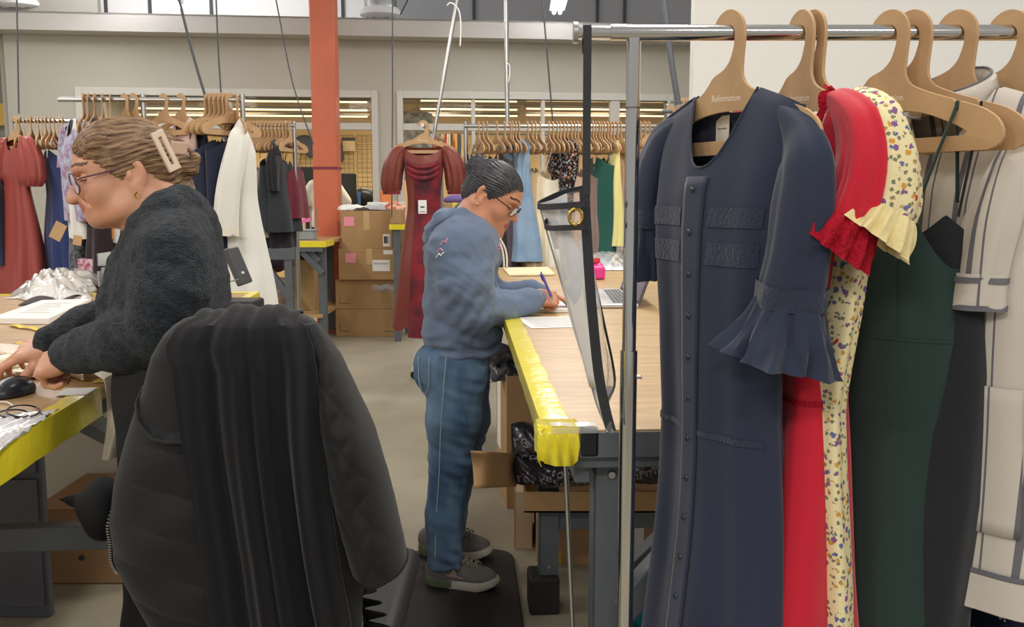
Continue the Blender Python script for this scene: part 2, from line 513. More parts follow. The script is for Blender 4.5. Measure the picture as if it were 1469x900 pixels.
m = MB().box(-1.2, 9.4, -.3, .0, zc0, zc1, M=MW).box(-1.2, 9.4, -.3, 5.2, zc1 - .02, zc1, M=MW)
struct('trim_1', m, M_corn)
# far side of the hall above the office
m = MB()
xr = lambda px: at(px, 10, 13.2).x
seams = [104, 152, 215, 303, 400, 498]
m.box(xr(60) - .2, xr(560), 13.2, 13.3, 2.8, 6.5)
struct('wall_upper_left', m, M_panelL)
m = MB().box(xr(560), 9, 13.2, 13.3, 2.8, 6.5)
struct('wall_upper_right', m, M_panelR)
m = MB()
for px in (152.5, 215.5, 303.5, 492, 680, 857, 896): m.box(xr(px) - .02, xr(px) + .02, 13.17, 13.2, 2.9, 6.5)
struct('trim_2', m, M_dark)
zs = at(104, 15, 13.2).z
struct('ceiling', MB().box(-11, xr(104), 8.6, 13.19, zs, zs + .2), M_slab)
# side: deeper grey wall beyond the office corner with the yellow board
struct('wall_left', MB().box(-11, -5.2, 12.2, 12.3, 0, zs), mat('grey_wall', (150, 147, 140), .7))
y0 = at(2, 180, 12.1); y1 = at(15, 148, 12.1)
single('notice_board', 'blank yellow board on the grey wall at the far left edge', 'board', MB().box(y0.x - .7, y1.x + .05, 12.12, 12.17, y0.z, y1.z), mat('yellow_board', (228, 186, 84), .6), bev=.005)
# white wall on the right, nearer
WRX = at(995, 100, 4.6).x
struct('wall_right', MB().box(WRX, 7, 4.6, 4.7, 0, 4.2), M_white)
# office interior
m = MB().box(s0, 9.4, 5.0, 5.1, 0, zc1, M=MW).box(9.4, 9.5, 0, 5.1, 0, zc1, M=MW)
struct('wall_office', m, M_tan)
struct('wall_office_left', MB().box(s0 - .1, s0, .14, 5.1, 0, zc1, M=MW), M_wall)
zoc = 2.86
struct('ceiling_office', MB().box(s0, 9.4, .14, 5.0, zoc, zoc + .08, M=MW), mat('office_ceiling', (150, 138, 116), .8))

def window(n, x0, x1, muls, thick, zb):
    r = bpy.data.objects.new('window_%d' % n, None); COL.objects.link(r); r['kind'] = 'structure'
    f = MB(); t = .05
    f.box(x0 - .07, x0, -.03, .1, zb, zh + .08, M=MW); f.box(x1, x1 + .07, -.03, .1, zb, zh + .08, M=MW)
    f.box(x0, x1, -.03, .1, zh, zh + .08, M=MW); f.box(x0, x1, -.02, .08, ztr0, ztr1, M=MW)
    link('frame', f, M_frame, r, smooth=False, bev=.006)
    for q in muls:
        wd = .055 if q in thick else .02
        link('mullion', MB().box(q - wd, q + wd, -.015, .075, zb, zh, M=MW), M_frame, r, smooth=False, bev=.004)
    cuts = [x0] + sorted(muls) + [x1]
    for i in range(len(cuts) - 1):
        link('pane', MB().box(cuts[i], cuts[i + 1], .02, .026, ztr1, zh, M=MW), M_glass, r, smooth=False)
        if n == 2: link('pane', MB().box(cuts[i], cuts[i + 1], .02, .026, zb, ztr0, M=MW), M_glass, r, smooth=False)
    return r
window(1, a1, a2, [onw(330, 160)[0]], [], .02)
mm = [onw(679, 160)[0], onw(779, 160)[0], onw(882, 160)[0]]
window(2, b1, b2, mm, [mm[2]], .8)
# office ceiling lamps (three rows behind the glass)
M_warm = mat('warm_tube', (255, 232, 170), .4, emit=2.2)
M_och = mat('lamp_housing', (110, 100, 84), .8)
rows = [(145, 1.3), (157, 2.3), (166, 3.3)]
for k, (py, d) in enumerate(rows):
    for (pa, pb) in ((190, 530), (600, 745), (752, 955)):
        sa = onw(pa, py, d)[0]; sb = onw(pb, py, d)[0]; z = min(onw((pa + pb) / 2, py, d)[1], zoc - .03)
        hl = (sb - sa) / 2; m = MB().tube([(-hl + .03, 0, 0), (hl - .03, 0, 0)], .011, 8)
        lo = thing('strip_lamp', 'warm strip lamp, %s row behind the %s' % (('front', 'middle', 'rear')[k], 'left window' if pa < 200 else ('left half of the right window' if pa < 700 else 'right half of the right window')), 'lamp', MW @ Vector(((sa + sb) / 2, d, z)), WRZ, 'warm strip lamps in the office')
        part(lo, 'tube', m, M_warm, world=False)
        part(lo, 'housing', MB().box(-hl, hl, -.016, .016, .012, .045), M_och, world=False, smooth=False)
for d in (1.5, 3.2):
    for sx in (1.6, 4.2, 7.0):
        area('office_light', MW @ Vector((sx, d, zoc - .12)), 1.6, .25, 36, (1, .88, .66))

# hall strip lights with two bright tubes
M_tube = mat('lamp_tube', (250, 250, 255), .4, emit=22.0)
for nm, pxe, pye, Ye, cat_ in (('left', 252, 10, 11.2, 0), ('right', 799, 18, 11.6, 1)):
    e = at(pxe, pye, Ye)
    t = thing('strip_light', 'white twin-tube ceiling light seen end-on at the top, %s' % ('above the left clothes rack' if nm == 'left' else 'beside the thin metal pole'), 'lamp', e, 0, 'hall strip lights')
    for dx in (-.035, .035): part(t, 'tube', MB().tube([(e.x + dx, e.y, e.z), (e.x + dx, e.y - 3.0, e.z)], .022, 10), M_tube)
    part(t, 'housing', MB().box(e.x - .09, e.x + .09, e.y - 3.02, e.y + .01, e.z + .024, e.z + .08), M_white, smooth=False)

area('corner_fill_light', (-7.2, 10.2, 3.6), 1.25, .22, 30)  # added lamp, out of view, lifting the dark corner around the yellow board
area('panel_fill_light', (-4.4, 10.9, 4.3), 2.4, .2, 60, (1, .98, .96), (PI / 2, 0, 0))  # added lamp aimed sideways to brighten the white upper panels
# orange column
cx = at(467, 278, 9.6).x; hw = 17.3 / 1350 * 9.6
t = thing('steel_column', 'tall orange square steel column in the hall', 'column', (cx, 9.6, 0))
M_or = mat('orange_paint', (204, 106, 74), .45, var=.05, vscale=3, bump=.03, bscale=14)
part(t, 'shaft', MB().box(cx - hw, cx + hw, 9.6, 9.6 + 2 * hw, 0, 5.5), M_or, smooth=False, bev=.018, seg=3)
part(t, 'base_plate', MB().box(cx - hw - .05, cx + hw + .05, 9.55, 9.65 + 2 * hw, 0, .02), M_or, smooth=False, bev=.004)
zb = at(467, 241, 9.6).z
part(t, 'purple_strap', MB().box(cx - hw - .004, cx + hw + .004, 9.594, 9.606 + 2 * hw, zb - .012, zb + .012), mat('purple_strap', (128, 46, 66), .6), smooth=False)

# round air diffusers
def diffuser(label, c, R, duct):
    t = thing('ceiling_diffuser', label, 'vent', c)
    part(t, 'rim', MB().lathe([(R * .62, .0), (R * .7, -.05), (R, -.03), (R * 1.02, 0.0), (R * .9, .05), (R * .62, .05)], c, 40), M_white)
    part(t, 'inner_cone', MB().lathe([(.01, -.05), (R * .28, -.04), (R * .42, -.01), (R * .2, .04)], c, 32), M_white)
    part(t, 'middle_cone', MB().lathe([(R * .46, -.055), (R * .6, -.04), (R * .64, 0.0), (R * .5, .03)], c, 36), M_white)
    if duct:
        prof = []
        for i in range(40): prof.append((R * .78 + .006 * (i % 2), .05 + i * .03))
        part(t, 'spiral_duct', MB().lathe(prof, c, 32), mat('galvanised', (170, 172, 172), .35, .8))
diffuser('white round air diffuser under the flat grey ceiling, top left', at(26, 7, 12.3) + Vector((0, 0, -.0)), .33, False)
dc = at(546, 19, 11.3); diffuser('white round air diffuser under a ribbed metal duct', dc, .24, True)
for k, (pa, pb) in enumerate((((517, -14), (528, 14)), ((592, -14), (574, 22)))):
    a = at(*pa, 11.25); b = at(*pb, 11.25); d = (a - b).normalized()
    single('duct_cable', 'dark thin stay cable slanting down to the duct from the %s' % ('left', 'right')[k], 'cable', MB().tube([b, b + d * 1.6], .008, 6), M_dark)
# ================================================================== cutting table on the right
def on_table(px, py, z=.98): return onz(px, py, z)
RTA = onz(781, 618, .98); RT_RZ = math.radians(3.06)
RL = 3.85; RW = 1.75; TH = .98
rt = thing('cutting_table', 'plywood cutting table with grey steel legs and yellow taped edge, right of centre', 'table', (RTA.x, RTA.y, 0), RT_RZ)
RTM = Matrix.Translation((RTA.x, RTA.y, 0)) @ Matrix.Rotation(RT_RZ, 4, 'Z'); RTI = RTM.inverted()
L_ = dict(world=False)
part(rt, 'tabletop', MB().box(0, RW, 0, RL, TH - .03, TH), M_ply, smooth=False, bev=.002, **L_)
part(rt, 'front_rail', MB().box(.0, RW, -.005, -.001, TH - .052, TH - .003).box(.0, RW, -.001, .03, TH - .052, TH - .031).box(.06, RW, .012, .02, TH - .076, TH - .052), M_steelgrey, smooth=False, bev=.003, **L_)
part(rt, 'side_rail', MB().box(.06, .09, .03, RL - .02, TH - .11, TH - .031), M_steelgrey, smooth=False, bev=.003, **L_)
part(rt, 'side_rail', MB().box(RW - .09, RW - .06, .03, RL - .02, TH - .11, TH - .031), M_steelgrey, smooth=False, bev=.003, **L_)
def leg(x, y, foot):
    m = MB().box(x, x + .066, y, y + .006, .0, TH - .054).box(x, x + .006, y, y + .066, .0, TH - .054)
    lg = part(rt, 'leg', m, M_steelgrey, smooth=False, bev=.002, **L_)
    for z in (TH - .1, .16):
        link('bolt', MB().lathe([(.0, -.006), (.007, -.006), (.009, 0), (.009, .004)], (0, 0, 0), 8).xf(Matrix.Translation((x + .033, y - .001, z)) @ Matrix.Rotation(-PI / 2, 4, 'X')), M_chrome2, lg)
    if foot:
        link('foot_block', MB().box(x - .035, x + .068, y - .03, y + .09, 0, .13), M_rubber, lg, smooth=False, bev=.01, seg=3)
leg(.10, .05, False); leg(RW - .17, .05, False); leg(.105, 1.36, True); leg(RW - .17, 1.36, True); leg(.105, 3.4, True); leg(RW - .17, 3.4, True)
part(rt, 'cross_beam', MB().box(.17, RW - .17, 1.38, 1.43, .28, .345), M_steelgrey, smooth=False, bev=.003, **L_)
part(rt, 'cross_beam', MB().box(.17, RW - .17, 3.4, 3.45, .28, .345), M_steelgrey, smooth=False, bev=.003, **L_)
for x in (.12, RW - .15): part(rt, 'lower_rail', MB().box(x, x + .03, 1.43, 3.4, .29, .345), M_steelgrey, smooth=False, bev=.003, **L_)
for a, b in (((.155, .035, .62), (.43, .035, .93)), ((.20, .36, .52), (.58, .36, .90))):
    part(rt, 'brace', MB().bar(a, b, .05, .05, up=(0, 1, 0)), M_steelgrey, smooth=False, bev=.003, **L_)
g0 = RTI @ at(816, 660, 1.76); g1 = RTI @ at(838, 885, 1.8)
part(rt, 'tie_rod', MB().tube([(g0.x, g0.y + .06, TH - .1), (g1.x, g1.y, .12)], .005, 8), M_chrome2, **L_)
# yellow tape wrapped along the edge
def wob(i): return .002 * math.sin(i * 1.7) + .0015 * math.sin(i * 4.1 + 1)
NT = 60
rows_ = []
for i in range(NT + 1):
    y = .035 + (RL - .1) * i / NT
    rows_.append([(.052 + wob(i), y, TH + .0022), (.02, y, TH + .004 + wob(i + 3) * .5), (-.003, y, TH + .0025), (-.005, y, TH - .01), (-.0045 + wob(i) * .3, y, TH - .036), (.01, y, TH - .042)])
part(rt, 'yellow_tape', MB().loft(rows_, closed=False), M_yel, **L_)
rows_ = []
for j, x in enumerate(np.linspace(-.012, .064, 12)):
    k = .004 * math.sin(j * 2.1)
    rows_.append([(x, .06, TH + .006), (x, .0, TH + .007 + k * .4), (x + k * .5, -.008, TH - .004), (x, -.01 + k, TH - .026), (x + k, -.012, TH - .052 - .012 * min(1, j / 4) + .01 * (j > 9))])
ct = part(rt, 'corner_tape', MB().loft(rows_, closed=False).loft([[(-.002, y, TH + .006), (-.013, y, TH - .01), (-.011 + .003 * math.sin(y * 90), y, TH - .05), (-.006, y, TH - .066 + .02 * (y > .03))] for y in np.linspace(-.008, .085, 8)], closed=False), M_yel, solid=.002, **L_)
part(rt, 'clear_label', MB().grid(lambda u, v: (.012 + u * .085, -.006 + v * .03, TH + .009 + .001 * math.sin(u * 9)), 8, 2).grid(lambda u, v: (.012 + u * .085, -.0125, TH + .009 - v * .012), 8, 1), film('clear_tape', (240, 240, 240), .35, .15), **L_)
part(rt, 'end_cap', MB().box(.066, .1, -.008, .03, TH - .05, TH + .002), M_black, smooth=False, bev=.006, **L_)

# ================================================================== long table on the left
M_ply2 = plywood('plywood_top_left', (167, 133, 92), (191, 158, 112))
P0 = onz(16, 632, .98); P1 = onz(145, 557, .98); P2 = onz(370, 420, .98)
dl = (P2 - P0); LT_RZ = math.atan2(-dl.x, dl.y)
e0 = P0 - dl.normalized() * .65
lt = thing('work_table', 'long plywood work table with yellow taped edge, at the left', 'table', (e0.x, e0.y, 0), LT_RZ)
LL = (P2 - e0).length + .02; LW = 1.75
LTM = Matrix.Translation((e0.x, e0.y, 0)) @ Matrix.Rotation(LT_RZ, 4, 'Z'); LTI = LTM.inverted()
part(lt, 'tabletop', MB().box(-LW, 0, 0, LL, TH - .032, TH), M_ply2, smooth=False, bev=.002, **L_)
yc = (LTI @ P1).y
for (ya, yb) in ((.0, yc), (yc + .05, LL)):
    rows_ = []
    nn = int((yb - ya) / .04)
    for i in range(nn + 1):
        y = ya + (yb - ya) * i / nn
        rows_.append([(-.035 + wob(i), y, TH + .002), (-.012, y, TH + .0035 + wob(i + 2) * .5), (.003, y, TH + .002), (.006, y, TH - .02), (.006 + wob(i) * .5, y, TH - .062), (-.004, y, TH - .066)])
    part(lt, 'yellow_tape', MB().loft(rows_, closed=False), M_yel, **L_)
part(lt, 'white_label', MB().box(-.06, .004, yc - .09, yc - .015, TH + .003, TH + .0045), M_paper, smooth=False, **L_)
part(lt, 'end_tape', MB().box(-LW, 0, LL - .04, LL + .004, TH + .0005, TH + .003).box(-LW, .004, LL, LL + .005, TH - .05, TH + .003), M_yel, smooth=False, bev=.001, **L_)
part(lt, 'side_rail', MB().box(-.12, -.08, .05, LL - .05, TH - .12, TH - .033), M_steelgrey, smooth=False, bev=.003, **L_)
for y in (.12, yc + .35, LL - .12):
    for x in (-.075, -LW + .1):
        part(lt, 'leg', MB().box(x, x + .066, y, y + .006, 0, TH - .034).box(x + .06, x + .066, y, y + .066, 0, TH - .034), M_steelgrey, smooth=False, bev=.002, **L_)
part(lt, 'cross_beam', MB().box(-LW + .1, -.1, yc + .36, yc + .41, .47, .535), M_steelgrey, smooth=False, bev=.003, **L_)
q = LTI @ at(130, 590, 2.3)
part(lt, 'brace', MB().bar((-.055, yc + .35, TH - .22), (-.055, yc - .02, TH - .05), .04, .05, up=(1, 0, 0)), M_steelgrey, smooth=False, bev=.003, **L_)

# ================================================================== small table in the middle distance
c = onz(466, 347, .98)
mt = thing('packing_table', 'grey steel packing table with plywood top in front of the orange column', 'table', (c.x, c.y, 0))
mx0 = at(376, 345, c.y).x
part(mt, 'tabletop', MB().box(mx0, c.x, c.y, c.y + 1.25, TH - .03, TH), M_ply, smooth=False)
part(mt, 'front_rail', MB().box(mx0, at(424, 350, c.y).x, c.y - .03, c.y, TH - .16, TH - .03).box(mx0, c.x - .02, c.y, c.y + .03, TH - .09, TH - .031), M_steelgrey, smooth=False)
part(mt, 'yellow_tape', MB().box(c.x - .26, c.x + .006, c.y - .006, c.y + .05, TH - .05, TH + .003).box(c.x - .02, c.x + .008, c.y, c.y + .4, TH - .05, TH + .003), M_yel, smooth=False, bev=.002)
for px, yy in ((414, c.y - .02), (462, c.y + .1), (474, c.y + 1.1)):
    x = at(px, 400, yy).x
    part(mt, 'leg', MB().box(x - .035, x + .035, yy, yy + .06, 0, TH - .05), M_steelgrey, smooth=False)
for pa, pb, yy in (((434, 362), (463, 392), c.y + .05), ((388, 388), (416, 428), c.y), ((458, 375), (437, 352), c.y + .08)):
    part(mt, 'brace', MB().bar(at(*pa, yy), at(*pb, yy), .05, .05, up=(0, 1, 0)), M_steelgrey, smooth=False)
x0 = at(405, 460, c.y).x
part(mt, 'lower_shelf', MB().box(mx0, c.x - .05, c.y + .05, c.y + 1.1, .28, .31), M_ply, smooth=False)

# ================================================================== stack of cartons
def carton(label, px0, px1, py0, py1, Y, dep, group=None, flapc=True, m=None, rz=0.0, name='cardboard_box', extra=None):
    a = at(px0, py1, Y); b = at(px1, py0, Y)
    t = thing(name, label, 'box', ((a.x + b.x) / 2, Y, a.z), rz, group)
    w = (b.x - a.x) / 2; h = b.z - a.z
    part(t, 'carton', MB().box(-w, w, 0, dep, 0, h), m or M_card, world=False, smooth=False, bev=.004)
    if flapc:
        part(t, 'packing_tape', MB().box(-.03, .03, -.0015, dep, h, h + .0015).box(-.03, .03, -.0015, 0, h - .5 * h, h), mat('packing_tape', (200, 166, 120), .25), world=False, smooth=False)
    for sx in (-1, 1):
        pass
    return t, w, h
BY = 9.25
tb, w_, h_ = carton('plain bottom carton of the tall cardboard box stack', 482, 574, 443.5, 483, BY, .45, 'stacked cartons by the column', False)
part(tb, 'printed_corner_mark', MB().box(-w_ + .04, -w_ + .14, -.002, 0, .05, .055).box(-w_ + .04, -w_ + .045, -.002, 0, .05, .14).box(w_ - .16, w_ - .05, -.002, 0, .05, .055).box(w_ - .055, w_ - .05, -.002, 0, .05, .12), M_ink, world=False, smooth=False)
tb, w_, h_ = carton('carton second from the floor in the box stack, with torn clear plastic on its front', 482, 572, 402, 443.2, BY, .45, 'stacked cartons by the column', False)
part(tb, 'plastic_scrap', MB().grid(lambda u, v: (.05 + u * .26, -.004 - .02 * math.sin(v * 3) * math.sin(u * 3.1), h_ * (.62 + .24 * v * (1 - .4 * abs(u - .5))) + .01 * math.sin(u * 14)), 14, 6), film('scrap_film', (225, 225, 225), .45, .2, .5, 30), world=False)
part(tb, 'printed_corner_mark', MB().box(-w_ + .04, -w_ + .14, -.002, 0, .05, .055).box(-w_ + .04, -w_ + .045, -.002, 0, .05, .14), M_ink, world=False, smooth=False)
tb, w_, h_ = carton('carton third from the floor in the box stack, with pink note and white printed label', 486, 574, 357, 401.7, BY - .06, .45, 'stacked cartons by the column')
part(tb, 'pink_note', MB().box(-w_ + .07, -w_ + .17, -.004, -.001, h_ * .55, h_ * .55 + .09), M_pink, world=False, smooth=False)
part(tb, 'printed_label', MB().box(.03, .2, -.004, -.001, h_ * .28, h_ * .28 + .11), M_paper, world=False, smooth=False)
tl = text_mb('Reformation', .027, .0004, Matrix.Translation((.115, -.005, h_ * .28 + .075)) @ Matrix.Rotation(PI / 2, 4, 'X'))
part(tb, 'lettering', tl, M_ink, world=False, smooth=False)
part(tb, 'barcode_label', MB().box(.14, .23, -.004, -.001, h_ * .82, h_ * .95), M_paper, world=False, smooth=False)
tb, w_, h_ = carton('top carton of the box stack, with pink note and barcode sticker', 490, 562, 303, 356.7, BY - .03, .5, 'stacked cartons by the column')
part(tb, 'pink_note', MB().box(-w_ + .03, -w_ + .13, -.004, -.001, h_ * .6, h_ * .6 + .09), M_pink, world=False, smooth=False)
bl = part(tb, 'barcode_label', MB().box(w_ - .09, w_ - .02, -.004, -.001, .02, .14), M_paper, world=False, smooth=False)
link('barcode', MB().box(w_ - .08, w_ - .05, -.006, -.004, .05, .12).box(w_ - .045, w_ - .04, -.006, -.004, .05, .12).box(w_ - .035, w_ - .032, -.006, -.004, .05, .12), M_ink, bl, smooth=False)
# ================================================================== hanger and garment makers
def arc(cx, cz, r, a0, a1, n):
    return [(cx + r * math.cos(math.radians(a0 + (a1 - a0) * i / n)), cz + r * math.sin(math.radians(a0 + (a1 - a0) * i / n))) for i in range(n + 1)]
def hanger_outline():
    o = arc(0, 0, .040, 172, 0, 14)
    o += [tuple(p)[:2] for p in smooth_poly([(.040, -.005), (.036, -.045), (.038, -.068), (.052, -.088), (.09, -.107), (.128, -.122)], False, 4)]
    o += [(.131, -.128), (.139, -.131), (.142, -.1275)]
    o += [tuple(p)[:2] for p in smooth_poly([(.15, -.131), (.178, -.143), (.203, -.163), (.214, -.188), (.208, -.208), (.190, -.217)], False, 4)]
    o += [(-.190, -.217)]
    o += [tuple(p)[:2] for p in smooth_poly([(-.190, -.217), (-.208, -.208), (-.214, -.188), (-.203, -.163), (-.178, -.143), (-.15, -.131)], False, 4)]
    o += [(-.142, -.1275), (-.139, -.131), (-.131, -.128)]
    o += [tuple(p)[:2] for p in smooth_poly([(-.128, -.122), (-.10, -.108), (-.066, -.094), (-.048, -.078), (-.034, -.062), (-.008, -.05), (.008, -.036), (.017, -.014)], False, 4)]
    o += arc(0, 0, .018, -10, 172, 10)
    return o
def hanger_hole():
    return [(-.150, -.190), (.150, -.190)] + [tuple(p)[:2] for p in smooth_poly([(.156, -.182), (.13, -.166), (.07, -.140), (0, -.132), (-.07, -.140), (-.13, -.166), (-.156, -.182)], False, 4)]
_zm = lambda p: (p[0], p[1] if p[1] > -.05 else -.05 + (p[1] + .05) * .78)
HO, HH = [_zm(p) for p in hanger_outline()], [_zm(p) for p in hanger_hole()]
_hm = plate_mb([HO, HH], .0022, .0005)
hang0 = link('hanger', _hm, M_kraft, None, auto=30)
HANG_ME = hang0.data; bpy.data.objects.remove(hang0)
_lo = [HO[i] for i in range(0, len(HO), 2)]
_hm = plate_mb([_lo, HH[::2]], .0024)
hang0 = link('hanger', _hm, M_kraft, None, auto=30); HANG_LO = hang0.data; bpy.data.objects.remove(hang0)
_tx = text_mb('Reformation', .0145, .0001)
_tx.xf(Matrix.Translation((.0, -.0029, -.094)) @ Matrix.Rotation(math.radians(3), 4, 'Y') @ Matrix.Rotation(PI / 2, 4, 'X'))
_t0 = link('lettering', _tx, mat('hanger_print', (240, 226, 206), .6), None, smooth=False); LET_ME = _t0.data; bpy.data.objects.remove(_t0)

def hanger(label, loc, rz, group=None, text=False, lo=False, sc=1.0, tilt=0.0):
    o = bpy.data.objects.new('hanger', HANG_LO if lo else HANG_ME); COL.objects.link(o)
    o.location = loc; o.rotation_euler = (0, tilt, rz); o.scale = (sc, sc, sc)
    tag(o, label, 'hanger', group)
    if text:
        c = bpy.data.objects.new('lettering', LET_ME); COL.objects.link(c); c.parent = o
    return o

class Garm:
    """hollow garment on a hanger; local x along the hanger, front towards -y, z = 0 at the rod"""
    def __init__(s, prof, nw=.07, fd=.09, bd=.02, fp=1.6, shz=-.060, slope=.33, folds=((9, .02, .06, 0.), (5, .0, .05, 1.)), seed=0, hemwave=.0, flat=False, N=110, M=64, strap=False, sq=.9):
        s.prof = np.array(prof, float); s.nw, s.fd, s.bd, s.fp, s.shz, s.slope = nw, fd, bd, fp, shz, slope
        s.folds = folds; s.seed = seed; s.hw = hemwave; s.N, s.M = N, M; s.strap = strap; s.sq = sq
        s.top = s.prof[0, 0]; s.hem = s.prof[-1, 0]
    def ab(s, z):
        p = s.prof; zz = -p[:, 0]
        t = -z
        return np.interp(t, zz, p[:, 1]), np.interp(t, zz, p[:, 2])
    def zs(s, x): return s.shz - s.slope * abs(x)
    def ztop(s, th):
        a, b = s.ab(s.top); x = a * math.cos(th)
        if s.strap:   # camisole: top edge follows a curve with two peaks
            front = math.sin(th) < 0
            q = abs(x) / a
            pk = s.nw
            d = s.fd if front else s.bd
            if q < pk: return s.top - d * (1 - (q / pk) ** s.fp)
            return s.top - s.slope * ((q - pk) / (1 - pk)) ** 1.2
        if abs(x) < s.nw:
            d = s.fd if math.sin(th) < 0 else s.bd
            return s.zs(s.nw) - d * (1 - (abs(x) / s.nw) ** s.fp)
        return s.zs(x)
    def P(s, th, z, off=0.0):
        a, b = s.ab(z)
        c, sn = math.cos(th), math.sin(th)
        c2 = math.copysign(abs(c) ** s.sq, c); s2 = math.copysign(abs(sn) ** s.sq, sn)
        dz = (s.top - z) / (s.top - s.hem + 1e-9)
        r = 1.0
        for (n, a0, a1, ph) in s.folds:
            amp = a0 + (a1 - a0) * min(1, max(0, dz)) ** .8
            r += amp * math.sin(n * th + ph + s.seed + .9 * math.sin(z * 3.1 + n + s.seed) + .5 * math.sin(2 * th + s.seed))
        x = a * c2 * (1 + (r - 1) * .35); y = b * s2 * r
        if not s.strap:
            g = min(1.0, max(0.0, (s.zs(x) - z) / .17 + .012)) ** .55
            y *= g
        y += .006 * math.sin(z * 9 + s.seed * 3) * min(1, dz * 3)
        if off:
            nx, ny = c / max(a, .01), sn / max(b, .01); L = math.hypot(nx, ny)
            x += nx / L * off; y += ny / L * off
        return (x, y, z)
    def body(s):
        mb = MB(); rings = []
        ths = [2 * PI * i / s.N + .001 for i in range(s.N)]
        tp = [s.ztop(t) for t in ths]
        for j in range(s.M + 1):
            v = (j / s.M) ** 1.1
            rings.append([s.P(th, tz + (s.hem + s.hw * math.sin(6 * th + s.seed) - tz) * v) for th, tz in zip(ths, tp)])
        return mb.loft(rings)
    def patch(s, t0, t1, z0, z1, off, nu=12, nv=10, back=None):
        return MB().grid(lambda u, v: s.P(t0 + (t1 - t0) * u, z0 + (z1 - z0) * v, off), nu, nv)

def sleeve(pts, N=36, folds=((7, .04, .05, 0),), sub=4, close_end=False):
    """pts: (x, y, z, rx, ry[, gather])"""
    P = [Vector(p[:3]) for p in pts]
    path = smooth_poly(P, False, sub); k = len(path)
    tt = np.linspace(0, len(pts) - 1, k); A = np.array([list(p[3:]) + [0] * (6 - len(p)) for p in pts])
    rx = np.interp(tt, range(len(pts)), A[:, 0]); ry = np.interp(tt, range(len(pts)), A[:, 1]); ga = np.interp(tt, range(len(pts)), A[:, 2])
    rings = []
    for i, p in enumerate(path):
        d = (path[min(i + 1, k - 1)] - path[max(i - 1, 0)]).normalized(); yv = Vector((0, 1, 0)); q = d.cross(yv).normalized(); y2 = q.cross(d)
        ring = []
        for j in range(N):
            th = 2 * PI * j / N; r = 1
            for (n, a0, a1, ph) in folds:
                r += (a0 + (a1 - a0) * i / k) * math.sin(n * th + ph + .6 * math.sin(i * .4))
            r += ga[i] * math.sin(13 * th + .8 * math.sin(i * .5)) + ga[i] * .5 * math.sin(22 * th)
            ring.append(p + q * (math.cos(th) * rx[i] * r) + y2 * (math.sin(th) * ry[i] * r))
        rings.append(ring)
    return MB().loft(rings, True, False)

# ================================================================== chrome garment rack in front
BZ = at(900, 47, 1.5).z; BY_ = 1.5
RK = thing('garment_rack', 'chrome rolling garment rack in the right foreground, its rail above the dresses', 'rack', (at(905, 900, BY_).x, BY_, 0))
xl = at(876, 47, BY_).x; xe = at(826, 47, BY_).x; xu = at(905.5, 300, BY_).x
part(RK, 'rail', MB().tube([(xl, BY_, BZ), (1.75, BY_, BZ)], .0122, 24), M_chrome)
part(RK, 'rail_extension', MB().tube([(xe, BY_, BZ), (xl + .01, BY_, BZ)], .0095, 20), M_chrome)
part(RK, 'end_stop', MB().tube([(xe - .004, BY_, BZ), (xe + .003, BY_, BZ)], .017, 20), M_chrome2)
for k, X in enumerate((xu, 1.62)):
    zz = at(905, 503, BY_).z
    up = part(RK, 'upper_post', MB().tube([(X, BY_, .25), (X, BY_, BZ - .008)], .0112, 24), M_chrome)
    zc = at(905, 155, BY_).z
    link('joint_ring', MB().tube([(X, BY_, zc - .0015), (X, BY_, zc + .0015)], .0116, 20), mat('joint_dark', (120, 112, 104), .4, .8), up).location = -RK.location
    lo = part(RK, 'lower_post', MB().tube([(X, BY_, .09), (X, BY_, zz)], [.0138, .0138], 24), M_chrome)
    zk = at(918, 541, BY_).z
    link('knob', MB().tube([(X + .012, BY_, zk), (X + .02, BY_, zk), (X + .021, BY_, zk)], [.003, .003, .005], 10), M_chrome2, lo).location = -RK.location
    part(RK, 'foot_bar', MB().tube([(X, BY_ - .25, .085), (X, BY_ + .25, .085)], .014, 14), M_chrome)
    for dy in (-.24, .24):
        part(RK, 'caster', MB().tube([(X - .012, BY_ + dy, .035), (X + .012, BY_ + dy, .035)], .034, 18), M_rubber)
part(RK, 'base_rail', MB().tube([(xu, BY_, .1), (1.62, BY_, .1)], .0125, 16), M_chrome)

HPHI = math.radians(-66)
def hx(px): return at(px, 47, BY_).x
HZ = BZ - .0058
def hpos(px): return (hx(px), BY_, HZ)
hanger('kraft board hanger holding the navy dress', hpos(1046), HPHI, 'hangers on the front rail', True)
hanger('kraft board hanger with the red dress, second on the front rail', hpos(1149), math.radians(-77), 'hangers on the front rail', True)
hanger('kraft board hanger with the floral dress, close behind the red dress hanger', hpos(1166), math.radians(-78), 'hangers on the front rail', True)
hanger('kraft board hanger with the dark green strap dress', hpos(1276), HPHI, 'hangers on the front rail', True)
hanger('kraft board hanger with the black strap dress, just behind the green dress hanger', hpos(1308), HPHI, 'hangers on the front rail', True)
hanger('kraft board hanger inside the striped collared shirt dress', hpos(1372), HPHI, 'hangers on the front rail', True)
hanger('kraft board hanger on the rail right of the striped collar', hpos(1447), HPHI, 'hangers on the front rail', True)
hanger('last kraft board hanger on the rail, cut off by the right photo edge', hpos(1474), HPHI, 'hangers on the front rail', True)

